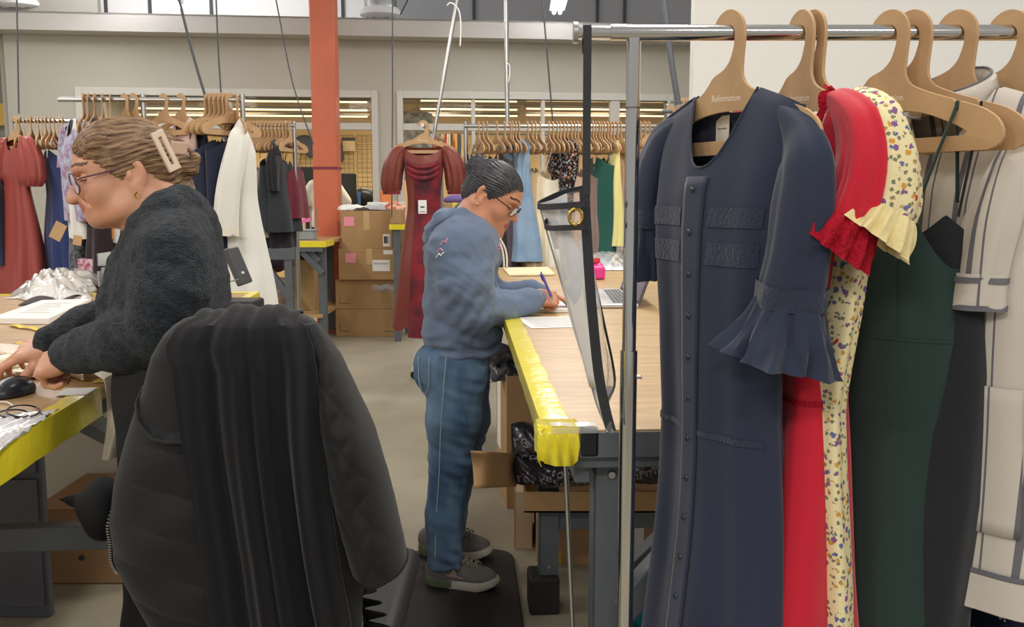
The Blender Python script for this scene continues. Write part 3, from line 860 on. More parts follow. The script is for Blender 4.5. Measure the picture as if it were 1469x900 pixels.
# ---- navy dress
M_navy = mat('navy_crepe', (41, 48, 69), .78, bump=.12, bscale=420, sheen=.25, spec=.25)
M_lace = mat('navy_lace', (41, 48, 70), .8, bump=.55, bscale=190, sheen=.3, spec=.3)
M_btn = mat('navy_button', (40, 47, 66), .25, spec=.6)
nd = thing('dress', 'long navy blue button-front dress with flounced sleeves on the chrome rail', 'dress', hpos(1046), HPHI)
G = Garm([(-.10, .176, .045), (-.20, .176, .052), (-.30, .160, .056), (-.45, .140, .052), (-.60, .135, .055), (-.80, .150, .062), (-1.05, .172, .075), (-1.28, .19, .085)],
         nw=.072, fd=.118, bd=.03, fp=2.2, folds=((8, .03, .10, .4), (5, .02, .09, 1.7), (13, .01, .035, .2)), seed=.6, N=150, M=90)
part(nd, 'dress_body', G.body(), M_navy, world=False)
F = -PI / 2
pl = part(nd, 'button_placket', G.patch(F - .14, F + .14, -.215, -1.27, .0035, 6, 70), M_navy, world=False, solid=.002)
for i in range(15):
    z = -.235 - .066 * i; p = G.P(F + .0, z, .006); q = MB().ball(p, .0052, 10, 6, 0, (1, .5, 1))
    link('button', q, M_btn, pl)
for (ta, tb) in ((F - 1.0, F - .2), (F + .2, F + 1.0)):
    for (za, zb) in ((-.262, -.292), (-.315, -.350)):
        part(nd, 'lace_band', G.patch(ta, tb, za, zb, .0018, 20, 5), M_lace, world=False)
part(nd, 'waist_seam', G.patch(F - 1.3, F + 1.3, -.612, -.622, .002, 40, 2), M_lace, world=False)
part(nd, 'neck_binding', MB().tube([G.P(t, G.ztop(t), .001) for t in np.linspace(PI + .01 - 2.0 + .85, PI * 2 - 1.15 + .0, 40)], .0022, 6), M_navy, world=False)
lb = G.P(PI / 2, -.15, -.012)
lbo = part(nd, 'neck_label', MB().box(lb[0] - .057, lb[0] - .023, lb[1] - .003, lb[1] - .002, -.157, -.117), mat('cream_label', (216, 208, 192), .7), world=False, smooth=False)
link('lettering', text_mb('Reformation', .0048, .0001, Matrix.Translation((lb[0] - .04, lb[1] - .0034, -.137)) @ Matrix.Rotation(PI / 2, 4, 'X')), M_ink, lbo, smooth=False)
part(nd, 'label_loop', MB().box(lb[0] - .044, lb[0] - .036, lb[1] - .003, lb[1] - .002, -.163, -.157), M_paper, world=False, smooth=False)
s1 = part(nd, 'sleeve', sleeve([(.13, 0, -.122, .012, .010), (.168, -.002, -.160, .034, .018), (.192, -.006, -.198, .041, .032), (.195, -.01, -.26, .044, .04), (.19, -.012, -.33, .044, .043), (.180, -.014, -.385, .05, .046)], folds=((4, .04, .09, 0), (7, .02, .06, 1))), M_navy, world=False)
link('lace_band', sleeve([(.1815, -.014, -.368, .0515, .048), (.179, -.014, -.39, .053, .05), (.178, -.014, -.402, .052, .049)], folds=((4, .08, .09, 0), (17, .015, .02, 1))), M_lace, s1)
link('flounce', sleeve([(.178, -.014, -.392, .047, .044, .03), (.176, -.016, -.42, .056, .055, .06), (.172, -.02, -.455, .07, .07, .08), (.168, -.024, -.482, .083, .082, .09)], N=90, folds=((5, .05, .14, .5),)), M_navy, s1)
s2 = part(nd, 'sleeve', sleeve([(-.13, 0, -.122, .012, .010), (-.170, -.002, -.150, .034, .020), (-.188, -.006, -.19, .040, .03), (-.19, -.01, -.23, .038, .034), (-.19, -.008, -.26, .038, .034), (-.188, -.006, -.29, .038, .034)], folds=((4, .05, .1, 0), (7, .02, .06, 1))), M_navy, world=False)
link('lace_band', sleeve([(-.189, -.006, -.27, .040, .036), (-.188, -.006, -.29, .041, .037), (-.188, -.006, -.302, .040, .036)], folds=((4, .08, .09, 0), (17, .015, .02, 1))), M_lace, s2)
link('flounce', sleeve([(-.188, -.006, -.293, .038, .034, .03), (-.190, .0, -.32, .044, .039, .05), (-.194, .006, -.352, .053, .047, .07), (-.197, .012, -.382, .060, .054, .08)], N=90, folds=((5, .05, .14, 2.5),)), M_navy, s2)

# ---- red dress
M_red = mat('red_georgette', (196, 24, 48), .72, bump=.08, bscale=350, sheen=.3, spec=.25)
M_redl = mat('red_lace_trim', (176, 22, 44), .8, bump=.8, bscale=160, spec=.2)
rd = thing('dress', 'bright red long dress with puffed cap sleeve and lace trim, beside the navy dress', 'dress', hpos(1149), math.radians(-77))
G = Garm([(-.10, .165, .04), (-.22, .16, .05), (-.34, .135, .05), (-.48, .118, .055), (-.56, .118, .058), (-.75, .14, .08), (-1.0, .165, .105), (-1.28, .195, .125)],
         nw=.105, fd=.19, bd=.08, fp=4.5, folds=((5, .03, .20, 2.4), (9, .01, .08, .3)), seed=2.1, N=130, M=80)
part(rd, 'dress_body', G.body(), M_red, world=False)
part(rd, 'waist_seam', G.patch(-PI, 0, -.552, -.56, .002, 50, 2), M_redl, world=False)
def ruffle(path, width, amp, n, M, root, dirv, name='ruffle_trim', seed=0):
    k = len(path) - 1; P = [Vector(p) for p in path]
    def fn(u, v):
        t = u * k; i = min(int(t), k - 1); p = P[i].lerp(P[i + 1], t - i); d = Vector(dirv) * (v * width)
        w_ = Vector((0, 1, 0)) * (amp * v * math.sin(u * n * 2 * PI + seed)) + Vector((0, 0, 1)) * (amp * .5 * v * math.sin(u * n * 3.3 * PI + 1))
        return p + d + w_
    return part(root, name, MB().grid(fn, n * 8, 5), M, world=False)
part(rd, 'sleeve', sleeve([(.095, 0, -.102, .008, .014), (.130, -.002, -.114, .022, .020), (.172, -.004, -.150, .040, .026), (.194, -.006, -.20, .040, .035, .02), (.194, -.014, -.255, .040, .041, .04), (.186, -.024, -.285, .037, .041, .06)], N=110, folds=((5, .06, .07, 0), (11, .0, .04, 1))), M_red, world=False)
part(rd, 'ruffle_trim', sleeve([(.188, -.021, -.279, .041, .045, .05), (.183, -.032, -.297, .050, .054, .10), (.176, -.042, -.313, .056, .060, .14)], N=120, folds=((5, .03, .05, 0),)), M_redl, world=False)
part(rd, 'sleeve', sleeve([(-.105, 0, -.115, .022, .025), (-.145, -.002, -.125, .04, .04), (-.185, -.006, -.17, .05, .056), (-.2, -.01, -.235, .05, .056, .02), (-.2, -.012, -.29, .040, .045, .05)], N=80, folds=((5, .04, .05, 0),)), M_red, world=False)
nk = [G.P(t, G.ztop(t), .002) for t in np.linspace(-PI / 2, -.85, 30)] + [(.10, .0, -.092)]
ruffle(nk, .02, .006, 14, M_redl, rd, (-.25, -.6, .35), 'neck_ruffle')

# ---- floral dress
def floral():
    m = bpy.data.materials.new('cream_floral'); m.use_nodes = True; nt = m.node_tree; N = nt.nodes; L = nt.links; b = N['Principled BSDF']
    tc = N.new('ShaderNodeTexCoord'); cur = None
    base = lin((232, 218, 170))
    def layer(scale, col, thr, prev, seed):
        mp = N.new('ShaderNodeMapping'); mp.inputs['Location'].default_value = (seed, seed * .7, seed * 1.3)
        L.new(tc.outputs['Object'], mp.inputs['Vector'])
        v = N.new('ShaderNodeTexVoronoi'); v.inputs['Scale'].default_value = scale; v.inputs['Randomness'].default_value = .9
        nz = N.new('ShaderNodeTexNoise'); nz.inputs['Scale'].default_value = scale * 4; L.new(mp.outputs[0], nz.inputs['Vector'])
        L.new(mp.outputs[0], v.inputs['Vector'])
        ad = N.new('ShaderNodeMath'); ad.operation = 'MULTIPLY_ADD'; ad.inputs[1].default_value = .5; L.new(nz.outputs['Fac'], ad.inputs[0]); L.new(v.outputs['Distance'], ad.inputs[2])
        lt_ = N.new('ShaderNodeMath'); lt_.operation = 'LESS_THAN'; lt_.inputs[1].default_value = thr; L.new(ad.outputs[0], lt_.inputs[0])
        mx = N.new('ShaderNodeMixRGB'); mx.inputs[2].default_value = (*lin(col), 1); L.new(lt_.outputs[0], mx.inputs[0])
        if prev is None: mx.inputs[1].default_value = (*base, 1)
        else: L.new(prev.outputs[0], mx.inputs[1])
        return mx
    cur = layer(95, (120, 124, 96), .54, None, 1.0)
    cur = layer(60, (206, 150, 60), .49, cur, 4.0)
    cur = layer(52, (128, 86, 140), .49, cur, 7.7)
    cur = layer(48, (96, 104, 150), .45, cur, 12.3)
    cur = layer(34, (186, 60, 52), .36, cur, 3.3)
    L.new(cur.outputs[0], b.inputs['Base Color']); b.inputs['Roughness'].default_value = .75
    return m
M_flo = floral()
fd_ = thing('dress', 'cream floral print dress with ruffled sleeve cuff, between the red and dark green dresses', 'dress', hpos(1166), math.radians(-78))
G = Garm([(-.10, .168, .036), (-.24, .17, .045), (-.42, .15, .042), (-.56, .128, .04), (-.75, .142, .05), (-1.0, .165, .06), (-1.28, .19, .07)],
         nw=.09, fd=.1, bd=.05, folds=((7, .03, .12, .9), (11, .01, .05, 2)), seed=1.2, N=110, M=70)
part(fd_, 'dress_body', G.body(), M_flo, world=False)
M_crm = mat('cream_ruffle', (232, 216, 160), .7, bump=.3, bscale=90)
part(fd_, 'sleeve', sleeve([(.10, .002, -.102, .008, .014), (.135, .004, -.112, .022, .024), (.175, .008, -.145, .040, .030), (.200, .012, -.20, .040, .035), (.206, .012, -.25, .040, .038, .02), (.204, .006, -.27, .039, .038, .03)], N=70), M_flo, world=False)
part(fd_, 'ruffled_cuff', sleeve([(.205, .008, -.264, .040, .039, .05), (.202, -.002, -.283, .049, .049, .1), (.198, -.013, -.300, .056, .058, .12)], N=120), M_crm, world=False)
part(fd_, 'sleeve', sleeve([(-.12, 0, -.12, .022, .025), (-.16, .0, -.128, .035, .035), (-.2, .0, -.165, .045, .04), (-.215, .0, -.275, .04, .04, .03)], N=50), M_flo, world=False)

# ---- dark green strap dress
M_grn = mat('dark_green_crepe', (36, 56, 52), .75, bump=.1, bscale=400, sheen=.2, spec=.25)
gd = thing('dress', 'dark green sleeveless dress hanging by thin straps on the front rail', 'dress', hpos(1276), HPHI)
G = Garm([(-.250, .138, .06), (-.34, .150, .07), (-.46, .150, .066), (-.60, .135, .06), (-.85, .142, .07), (-1.1, .152, .085), (-1.3, .165, .095)],
         nw=.62, fd=.06, bd=.10, fp=1.6, slope=.10, strap=True, folds=((4, .02, .08, .6), (7, .0, .05, 2)), seed=.3, N=110, M=70)
part(gd, 'dress_body', G.body(), M_grn, world=False)
part(gd, 'seam', G.patch(-PI, 0, -.455, -.459, .0015, 40, 2), M_grn, world=False)
part(gd, 'dart_seam', G.patch(-.9, -.88, -.33, -.455, .0015, 2, 14), M_grn, world=False)
for sx in (-1, 1):
    top = (sx * .1365, -.003, -.110)
    pf = G.P(-PI / 2 + sx * .9, -.254); pb = G.P(PI / 2 - sx * .9, -.254)
    for nm, p in (('front_strap', pf), ('back_strap', pb)):
        part(gd, nm, MB().tube([top, (top[0], top[1] * 1.3, -.117), Vector(p).lerp(Vector(top), .5), p], .0035, 8, flat=.35), M_grn, world=False)
# ---- black strap dress
M_blk = mat('black_cotton', (34, 36, 41), .8, bump=.1, bscale=300, sheen=.25, spec=.2)
bd_ = thing('dress', 'plain black sleeveless dress hanging behind the dark green dress', 'dress', hpos(1308), HPHI)
G = Garm([(-.272, .135, .05), (-.36, .155, .055), (-.50, .170, .055), (-.70, .175, .06), (-1.0, .158, .07), (-1.3, .165, .08)],
         nw=.8, fd=.05, bd=.04, fp=2, slope=.03, strap=True, folds=((5, .03, .1, 2.6), (9, .0, .04, 2)), seed=1.9, N=90, M=60)
part(bd_, 'dress_body', G.body(), M_blk, world=False)
for sx in (-1, 1):
    top = (sx * .1365, -.003, -.110); p = G.P(-PI / 2 + sx * 1.15, -.275)
    part(bd_, 'strap', MB().tube([top, (top[0], top[1], -.122), p], .0022, 8), M_blk, world=False)

# ---- striped garments
def stripes(name, base, dark, period, w):
    m = bpy.data.materials.new(name); m.use_nodes = True; nt = m.node_tree; N = nt.nodes; L = nt.links; b = N['Principled BSDF']
    tc = N.new('ShaderNodeTexCoord'); sp = N.new('ShaderNodeSeparateXYZ'); L.new(tc.outputs['Object'], sp.inputs[0])
    def band(ofs, wd):
        a = N.new('ShaderNodeMath'); a.operation = 'ADD'; a.inputs[1].default_value = ofs + 10 * period; L.new(sp.outputs['X'], a.inputs[0])
        md = N.new('ShaderNodeMath'); md.operation = 'MODULO'; md.inputs[1].default_value = period; L.new(a.outputs[0], md.inputs[0])
        l = N.new('ShaderNodeMath'); l.operation = 'LESS_THAN'; l.inputs[1].default_value = wd; L.new(md.outputs[0], l.inputs[0]); return l
    b1, b2 = band(0, w), band(-w * 2.2, w * .35)
    ad = N.new('ShaderNodeMath'); ad.operation = 'MAXIMUM'; L.new(b1.outputs[0], ad.inputs[0]); L.new(b2.outputs[0], ad.inputs[1])
    mx = N.new('ShaderNodeMixRGB'); mx.inputs[1].default_value = (*lin(base), 1); mx.inputs[2].default_value = (*lin(dark), 1)
    L.new(ad.outputs[0], mx.inputs[0]); L.new(mx.outputs[0], b.inputs['Base Color']); b.inputs['Roughness'].default_value = .8
    return m
M_str = stripes('cream_grey_stripe', (198, 190, 179), (104, 102, 108), .062, .009)
M_cuff = mat('cream_cotton', (198, 190, 179), .8, bump=.1, bscale=200)
M_gtrim = mat('grey_trim', (100, 100, 108), .7)
def shirt(label, px, seed, collar, dx=0.0, length=.86, a=.2, b=.06):
    t = thing('shirt_dress', label, 'shirt dress', hpos(px), HPHI)
    G = Garm([(-.08, .2, .04), (-.2, a, b * .9), (-.4, a + .01, b), (-.6, a + .015, b * 1.1), (-length, a + .03, b * 1.25)], nw=.075, fd=.1, bd=.01, shz=-.058, folds=((5, .05, .12, 1.1), (8, .02, .07, .4)), seed=seed, N=110, M=60)
    part(t, 'shirt_body', G.body(), M_str, world=False)
    if collar:
        rr = []
        for j in range(5):
            v = j / 4; ring = []
            for i in range(41):
                th = -PI / 2 + .25 + (2 * PI - .5) * i / 40
                r = 1 + .22 * math.sin(v * PI) * (v > .3)
                z0 = -.075 - .02 * (1 - math.sin(th)) * .9
                prof = [(0, 0), (.0, .018), (.003, .028), (.010, .022), (.016, -.006)][j]
                ring.append(((.058 + prof[0]) * math.cos(th), (.032 + prof[0]) * math.sin(th), z0 + prof[1] - .004 * (1 - math.sin(th))))
            rr.append(ring)
        c = part(t, 'collar', MB().loft(rr, closed=False), M_cuff, world=False, solid=.002)
        link('collar_edging', MB().tube([Vector(p) + Vector((0, 0, .001)) for p in rr[2]], .0022, 6), M_gtrim, c)
        link('collar_edging', MB().tube([Vector(p) + Vector((0, 0, -.001)) for p in rr[4]], .0022, 6), M_gtrim, c)
    for sx in (1, -1):
        if collar and sx == 1: sp_ = [(.15, -.01, -.14, .02, .015), (.15, -.04, -.20, .034, .022), (.135, -.060, -.28, .040, .026), (.122, -.066, -.35, .042, .028), (.118, -.068, -.40, .044, .030)]
        else: sp_ = [(sx * .14, 0, -.12, .03, .02), (sx * .19, 0, -.15, .055, .04), (sx * .222, -.006, -.27, .06, .05), (sx * .23, -.01, -.40, .062, .052), (sx * .232, -.012, -.5, .066, .055)]
        ex_, ey_, ez_, er_, es_ = sp_[-1]
        s_ = part(t, 'sleeve', sleeve(sp_, N=40, folds=((4, .05, .1, seed), (7, .02, .05, 1))), M_str, world=False)
        link('cuff', sleeve([(ex_, ey_, ez_ + .045, er_, es_), (ex_, ey_, ez_ - .005, er_ + .002, es_ + .002)], N=40, folds=((4, .1, .1, seed),)), M_cuff, s_)
        for zc in (ez_ + .04, ez_):
            link('cuff_stripe', sleeve([(ex_, ey_, zc, er_ + .0025, es_ + .0025), (ex_, ey_, zc - .008, er_ + .003, es_ + .003)], N=40, folds=((4, .1, .1, seed),)), M_gtrim, s_)
    pk = part(t, 'pocket', G.patch(-PI / 2 + .35, -PI / 2 + 1.05, -length + .34, -length + .12, .004, 14, 10), M_str, world=False, solid=.002)
    part(t, 'hem_band', G.patch(-PI, 0, -length + .055, -length + .002, .003, 60, 4), M_cuff, world=False)
    part(t, 'hem_stripe', G.patch(-PI, 0, -length + .064, -length + .056, .004, 60, 2), M_gtrim, world=False)
    return t
shirt('cream and grey striped shirt dress with standing collar edged in grey', 1372, .5, True)
shirt('cream and grey striped shirt dress nearest the right photo edge, with patch pocket', 1447, 2.2, False, length=.88)
# one dark garment with dots under the striped one
M_dot = bpy.data.materials.new('navy_dots'); M_dot.use_nodes = True
nt = M_dot.node_tree; v = nt.nodes.new('ShaderNodeTexVoronoi'); v.inputs['Scale'].default_value = 60; tc = nt.nodes.new('ShaderNodeTexCoord')
lt_ = nt.nodes.new('ShaderNodeMath'); lt_.operation = 'LESS_THAN'; lt_.inputs[1].default_value = .2
mx = nt.nodes.new('ShaderNodeMixRGB'); mx.inputs[1].default_value = (*lin((34, 40, 66)), 1); mx.inputs[2].default_value = (*lin((210, 215, 225)), 1)
nt.links.new(tc.outputs['Object'], v.inputs['Vector']); nt.links.new(v.outputs['Distance'], lt_.inputs[0]); nt.links.new(lt_.outputs[0], mx.inputs[0]); nt.links.new(mx.outputs[0], nt.nodes['Principled BSDF'].inputs['Base Color'])
dd = thing('dress', 'dark navy dress with small white dots, its hem showing below the striped shirt dress', 'dress', hpos(1474), HPHI)
G = Garm([(-.10, .17, .03), (-.3, .16, .04), (-.6, .15, .04), (-1.0, .17, .05), (-1.25, .18, .06)], nw=.09, fd=.12, bd=.05, folds=((6, .03, .12, 2.4),), seed=.1, N=60, M=40)
part(dd, 'dress_body', G.body(), M_dot, world=False)

# ================================================================== clear garment bag hanging from the rail
M_vinyl = film('clear_vinyl', (225, 227, 230), .07, .08, .5, 9)
M_bind = mat('black_webbing', (38, 40, 44), .6, bump=.3, bscale=500)
bg_t = thing('clear_bag', 'clear vinyl garment bag with black binding and brass eyelet hanging from the rail end', 'bag', at(850, 620, 1.5))
SX = at(842, 47, BY_).x
loop = [(SX, BY_ - .0105 * math.cos(t), BZ + .0112 * math.sin(t)) for t in np.linspace(-.3, PI + .3, 14)]
def ribbon(pts, w, axis, th=.0012, nsub=5):
    P = smooth_poly(pts, False, nsub); ax = Vector(axis).normalized(); k = len(P); rings = []
    for i, p in enumerate(P):
        d = (P[min(i + 1, k - 1)] - P[max(i - 1, 0)]).normalized(); a = (ax - d * ax.dot(d)).normalized(); nn = d.cross(a)
        rings.append([p + a * w / 2 + nn * th, p - a * w / 2 + nn * th, p - a * w / 2 - nn * th, p + a * w / 2 - nn * th])
    return MB().loft(rings, True, True)
strap_path = [(SX, BY_ + .011, BZ - .03), (SX, BY_ + .012, BZ)] + loop[::-1][2:-2] + [(SX, BY_ - .012, BZ), at(842, 150, 1.49), at(841, 280, 1.49)]
part(bg_t, 'hanging_strap', ribbon(strap_path, .0125, (1, 0, 0), nsub=3), M_bind)
Rp = [at(838, 270, 1.49), at(842, 340, 1.49), at(848, 430, 1.485), at(858, 530, 1.48), (at(868, 585, 1.475)), at(877, 620, 1.47)]
Lp = [at(773, 292, 1.60), at(790, 352, 1.60), at(812, 428, 1.59), at(838, 515, 1.57), at(856, 580, 1.53), at(872, 617, 1.475)]
Bk = [at(838, 272, 1.68), at(846, 370, 1.66), at(866, 462, 1.64), at(882, 545, 1.62), at(870, 580, 1.55), at(875, 610, 1.48)]
def strip(A, B, bulge, n=10):
    A = smooth_poly(A, False, 6); B = smooth_poly(B, False, 6)
    def fn(u, v):
        i = min(int(v * (len(A) - 1)), len(A) - 2); f = v * (len(A) - 1) - i
        a = A[i].lerp(A[i + 1], f); b = B[i].lerp(B[i + 1], f)
        return a.lerp(b, u) + Vector((0, -1, 0)) * bulge * math.sin(u * PI) + Vector((.004, 0, 0)) * math.sin(u * 7 + v * 9)
    return MB().grid(fn, n, 40)
part(bg_t, 'front_panel', strip(Lp, Rp, .012), M_vinyl)
part(bg_t, 'back_panel', strip(Lp, Bk, -.03), M_vinyl)
part(bg_t, 'side_panel', strip(Rp, Bk, .0), M_vinyl)
part(bg_t, 'edge_binding', ribbon(Rp, .016, (1, .2, 0)), M_bind)
part(bg_t, 'edge_binding', ribbon(Bk[1:], .004, (1, .2, 0)), M_bind)
part(bg_t, 'edge_binding', ribbon(Lp, .0025, (1, .2, 0)), mat('vinyl_edge', (150, 152, 154), .3))
part(bg_t, 'mouth_binding', ribbon([at(838, 270, 1.68), at(807, 277, 1.66), at(784, 287, 1.63), at(772, 294, 1.605), at(778, 297, 1.58), at(805, 296, 1.51), at(840, 293, 1.47)], .010, (0, 0, 1)), M_bind)
part(bg_t, 'pocket_binding', ribbon([at(824, 300, 1.62), at(800, 309, 1.61), at(783, 319, 1.59), at(786, 327, 1.57), at(810, 327, 1.51), at(840, 326, 1.47)], .009, (0, 0, 1)), M_bind)
ec = at(826, 311, 1.485)
rings = [[(ec.x + (.0105 + .0028 * math.cos(b)) * math.cos(a), ec.y + .0022 * math.sin(b), ec.z + (.0125 + .0028 * math.cos(b)) * math.sin(a)) for b in np.linspace(0, 2 * PI, 10, endpoint=False)] for a in np.linspace(0, 2 * PI, 33)]
part(bg_t, 'brass_eyelet', MB().loft(rings), mat('brass', (206, 170, 90), .22, 1.0))
card = [at(794, 357, 1.583), at(830, 359, 1.515), at(858, 560, 1.502), at(846, 556, 1.545)]
sheet = single('insert_sheet', 'pale paper sheet inside the clear vinyl bag', 'paper', MB().grid(lambda u, v: card[0].lerp(card[1], u).lerp(card[3].lerp(card[2], u), v), 6, 10), mat('pale_sheet', (240, 236, 230), .6), solid=.0008)
# ================================================================== people
def head_sdf(S, R, t, sc, nose=1.0, smile=0.0, jaw=1.0, fat=1.0, droop=0.0):
    S.frame(R, t, sc)
    _w0 = S._w
    if jaw != 1.0: S._w = lambda a: _w0((a[0], a[1], a[2] if a[2] > -.03 else -.03 + (a[2] + .03) * jaw))
    S.ell((.0, 0, .040), (.097, .074, .078), k=.0)
    S.ell((.047, 0, .038), (.054, .062, .060), k=.02)
    S.ell((.046, 0, -.02), (.052, .060 * fat, .078), k=.03)
    S.chain([(-.004, .056 * fat, -.034), (.03, .05 * fat, -.078), (.078, .008, -.094)], [.022, .022, .017], k=.025)
    S.chain([(-.004, -.056 * fat, -.034), (.03, -.05 * fat, -.078), (.078, -.008, -.094)], [.022, .022, .017], k=.025)
    S.ell((.083, 0, -.093), (.016, .02, .016), k=.02)
    S.ell((.045, 0, -.085), (.045, .04, .02), k=.02)
    for y in (-1, 1):
        S.ell((.066, y * .036, -.018), (.032, .028 * fat, .03), k=.02)
        S.ell((.1, y * .033, .016), (.02, .021, .014), k=.012, op='-')
    S.chain([(.089, -.04, .036), (.096, -.012, .034), (.096, .012, .034), (.089, .04, .036)], [.009, .009, .009, .009], k=.014)
    for y in (-1, 1):
        S.ell((.0845, y * .033, .0145), (.0125, .016, .0115), k=.003)
        S.chain([(.093, y * .019, .0105), (.0965, y * .033, .0095), (.090, y * .047, .0115)], [.0022, .0026, .002], k=.003)
    S.chain([(.096, 0, .022), (.108, 0, .0), (.117 + .004 * nose, 0, -.018 - droop)], [.0075, .009, .0125], k=.010)
    for y in (-1, 1):
        S.ell((.104, y * .0125, -.022), (.012, .0085, .009), k=.008)
        S.ell((.111, y * .0065, -.032), (.004, .0035, .003), k=.003, op='-')
    S.ell((.094, 0, -.05), (.016, .03, .022), k=.012)
    up = .004 * smile
    S.chain([(.093, -.025, -.0535 + up), (.1035, -.008, -.0475), (.1035, .008, -.0475), (.093, .025, -.0535 + up)], [.003, .0062, .0062, .003], k=.004)
    S.chain([(.092, -.023, -.0555 + up), (.1015, -.007, -.0605), (.1015, .007, -.0605), (.092, .023, -.0555 + up)], [.003, .0068, .0068, .003], k=.004)
    S.chain([(.098, -.026, -.0535 + up), (.111, 0, -.0538), (.098, .026, -.0535 + up)], [.0012, .0016, .0012], k=.003, op='-')
    if smile:
        for y in (-1, 1): S.chain([(.099, y * .02, -.028), (.094, y * .034, -.05)], [.002, .002], k=.006, op='-')
    for y in (-1, 1):
        Re = rotm(0, -8, y * -22)
        S.ell((-.008, y * .076, .004), (.0195, .0075, .031), R=Re, k=.006)
        S.ell((-.006, y * .0835, .006), (.011, .0065, .019), R=Re, k=.004, op='-')
        S.ell((-.001, y * .0755, -.024), (.009, .006, .011), k=.006)
        S.ell((.006, y * .077, .003), (.004, .004, .008), k=.004)
    if jaw != 1.0: del S._w

def hand_sdf(S, R, t, sc, side, curl, spread=.0, thumb=(35, 20, 25), base_curl=None):
    """local: x wrist->fingers, z = back of hand, y: thumb side is side*+1; curl = list of 4 (a,b,c) bends in degrees"""
    S.frame(R, t, sc)
    S.cap((-.05, 0, 0), (.0, 0, 0), .025, .027, k=.0)
    S.ell((-.02, 0, 0), (.04, .028, .02), k=.01)
    S.box((.042, 0, .0), (.046, .038, .0135), .012, k=.016)
    S.ell((.03, -side * .022, -.008), (.036, .016, .016), k=.012)
    S.ell((.028, side * .025, -.010), (.032, .018, .017), k=.012)
    L = [(.042, .026, .021), (.046, .029, .022), (.043, .027, .021), (.034, .021, .019)]
    for i in range(4):
        y0 = side * (.029 - .0195 * i); p = np.array([.082 - .003 * abs(i - 1) - (.006 if i == 3 else 0), y0, .001])
        S.ell(p + np.array([-.004, 0, .004]), (.011, .0095, .0095), k=.006)
        ang = 0; dy = side * spread * (1.2 - .8 * i); pts = [p - np.array([.02, 0, .0]), p]
        for l, c in zip(L[i], curl[i]):
            ang += math.radians(c)
            d = np.array([math.cos(ang) * math.cos(dy), math.sin(dy) * math.cos(ang), -math.sin(ang)])
            p = p + d * l; pts.append(p)
        r0 = .0092 - (.0014 if i == 3 else 0)
        S.chain(pts, [r0 * 1.05, r0, r0 * .93, r0 * .88, r0 * .74], k=.003)
    a, b, c = [math.radians(v) for v in thumb]
    p0 = np.array([.012, side * .024, -.010]); out = a
    d1 = np.array([math.cos(out), side * math.sin(out), -.35]); d1 /= np.linalg.norm(d1)
    d2 = np.array([math.cos(out - b), side * math.sin(out - b), -.45]); d2 /= np.linalg.norm(d2)
    d3 = np.array([math.cos(out - b - c), side * math.sin(out - b - c), -.5]); d3 /= np.linalg.norm(d3)
    p1 = p0 + d1 * .042; p2 = p1 + d2 * .032; p3 = p2 + d3 * .025
    S.chain([p0, p1, p2, p3], [.016, .0125, .0105, .008], k=.006)
    return [S._w(p1), S._w(p2), S._w(p3)]

def frameR(x, up):
    x = np.array(x, float); x /= np.linalg.norm(x); up = np.array(up, float)
    y = np.cross(up, x); y /= np.linalg.norm(y); z = np.cross(x, y)
    return np.stack([x, y, z], 1)

def eyeglasses(root, R, t, sc, mframe, mlens, off, near, wide=.026, tall=.02, name='eyeglasses'):
    M = Matrix.Translation(Vector(t)) @ Matrix([[R[i][j] * sc for j in range(3)] for i in range(3)]).to_4x4()
    mb = MB(); lens = []
    for y in (-1, 1):
        rim = []
        for k in range(29):
            a = 2 * PI * k / 28
            yy = y * .034 + wide * math.copysign(abs(math.cos(a)) ** .8, math.cos(a)); zz = .006 + tall * math.copysign(abs(math.sin(a)) ** .8, math.sin(a))
            xx = .116 - .35 * max(0, abs(yy) - .02) * .5 - (.004 if zz < 0 else 0)
            rim.append((xx, yy, zz))
        mb.tube(rim, .0019, 8)
        lens.append(rim)
    mb.tube([(.116, -.009, .012), (.119, 0, .015), (.116, .009, .012)], .0016, 6)
    for y in (-1, 1):
        mb.tube([(.104, y * .060, .014), (.098, y * .069, .015), (.05, y * .074, .018), (.0, y * .0785, .022), (-.022, y * .079, .008)], [.002, .002, .0018, .0016, .0014], 6)
    mb.xf(M); g = part(root, name, mb, mframe)
    for rim in lens:
        lm = MB(); c = Vector((0, 0, 0))
        for p in rim[:-1]: c += Vector(p) / 28
        vs = [M @ (c + Vector((.002, 0, 0)))] + [M @ Vector(p) for p in rim[:-1]]
        lm.add(vs, [(0, 1 + i, 1 + (i + 1) % 28) for i in range(28)])
        lm.shift(-root.location); link('lens', lm, mlens, g)
    return g

def hair_cap(root, R, t, sc, extra, m, plane=(1.0, -1.0, .022), r=(.104, .082, .086), c=(-.002, 0, .042), strand=.0014, freq=46, name='hair', cut=None):
    S = SDF()
    S.ell(c, r, k=0)
    S.ell((-.055, 0, -.015), (.045, .06, .05), k=.03)
    S.half((plane[2], 0, 0), (plane[0], 0, plane[1]), k=.012)
    if cut: cut(S)
    extra(S)
    def disp(P, d):
        ph = np.arctan2(P[:, 2] - .03, P[:, 1] + 1e-6)
        return d + strand * (np.sin(ph * freq + 5 * np.sin(P[:, 0] * 28 + ph * 2)) + .6 * np.sin(ph * freq * 1.9 + 4 * np.sin(P[:, 0] * 40)))
    o = sdf_link(name, [S.mesh(.0024, disp)], m, root)
    o.location = Vector(t) - root.location
    o.rotation_euler = Matrix([list(x) for x in R]).to_euler(); o.scale = (sc, sc, sc)
    return o

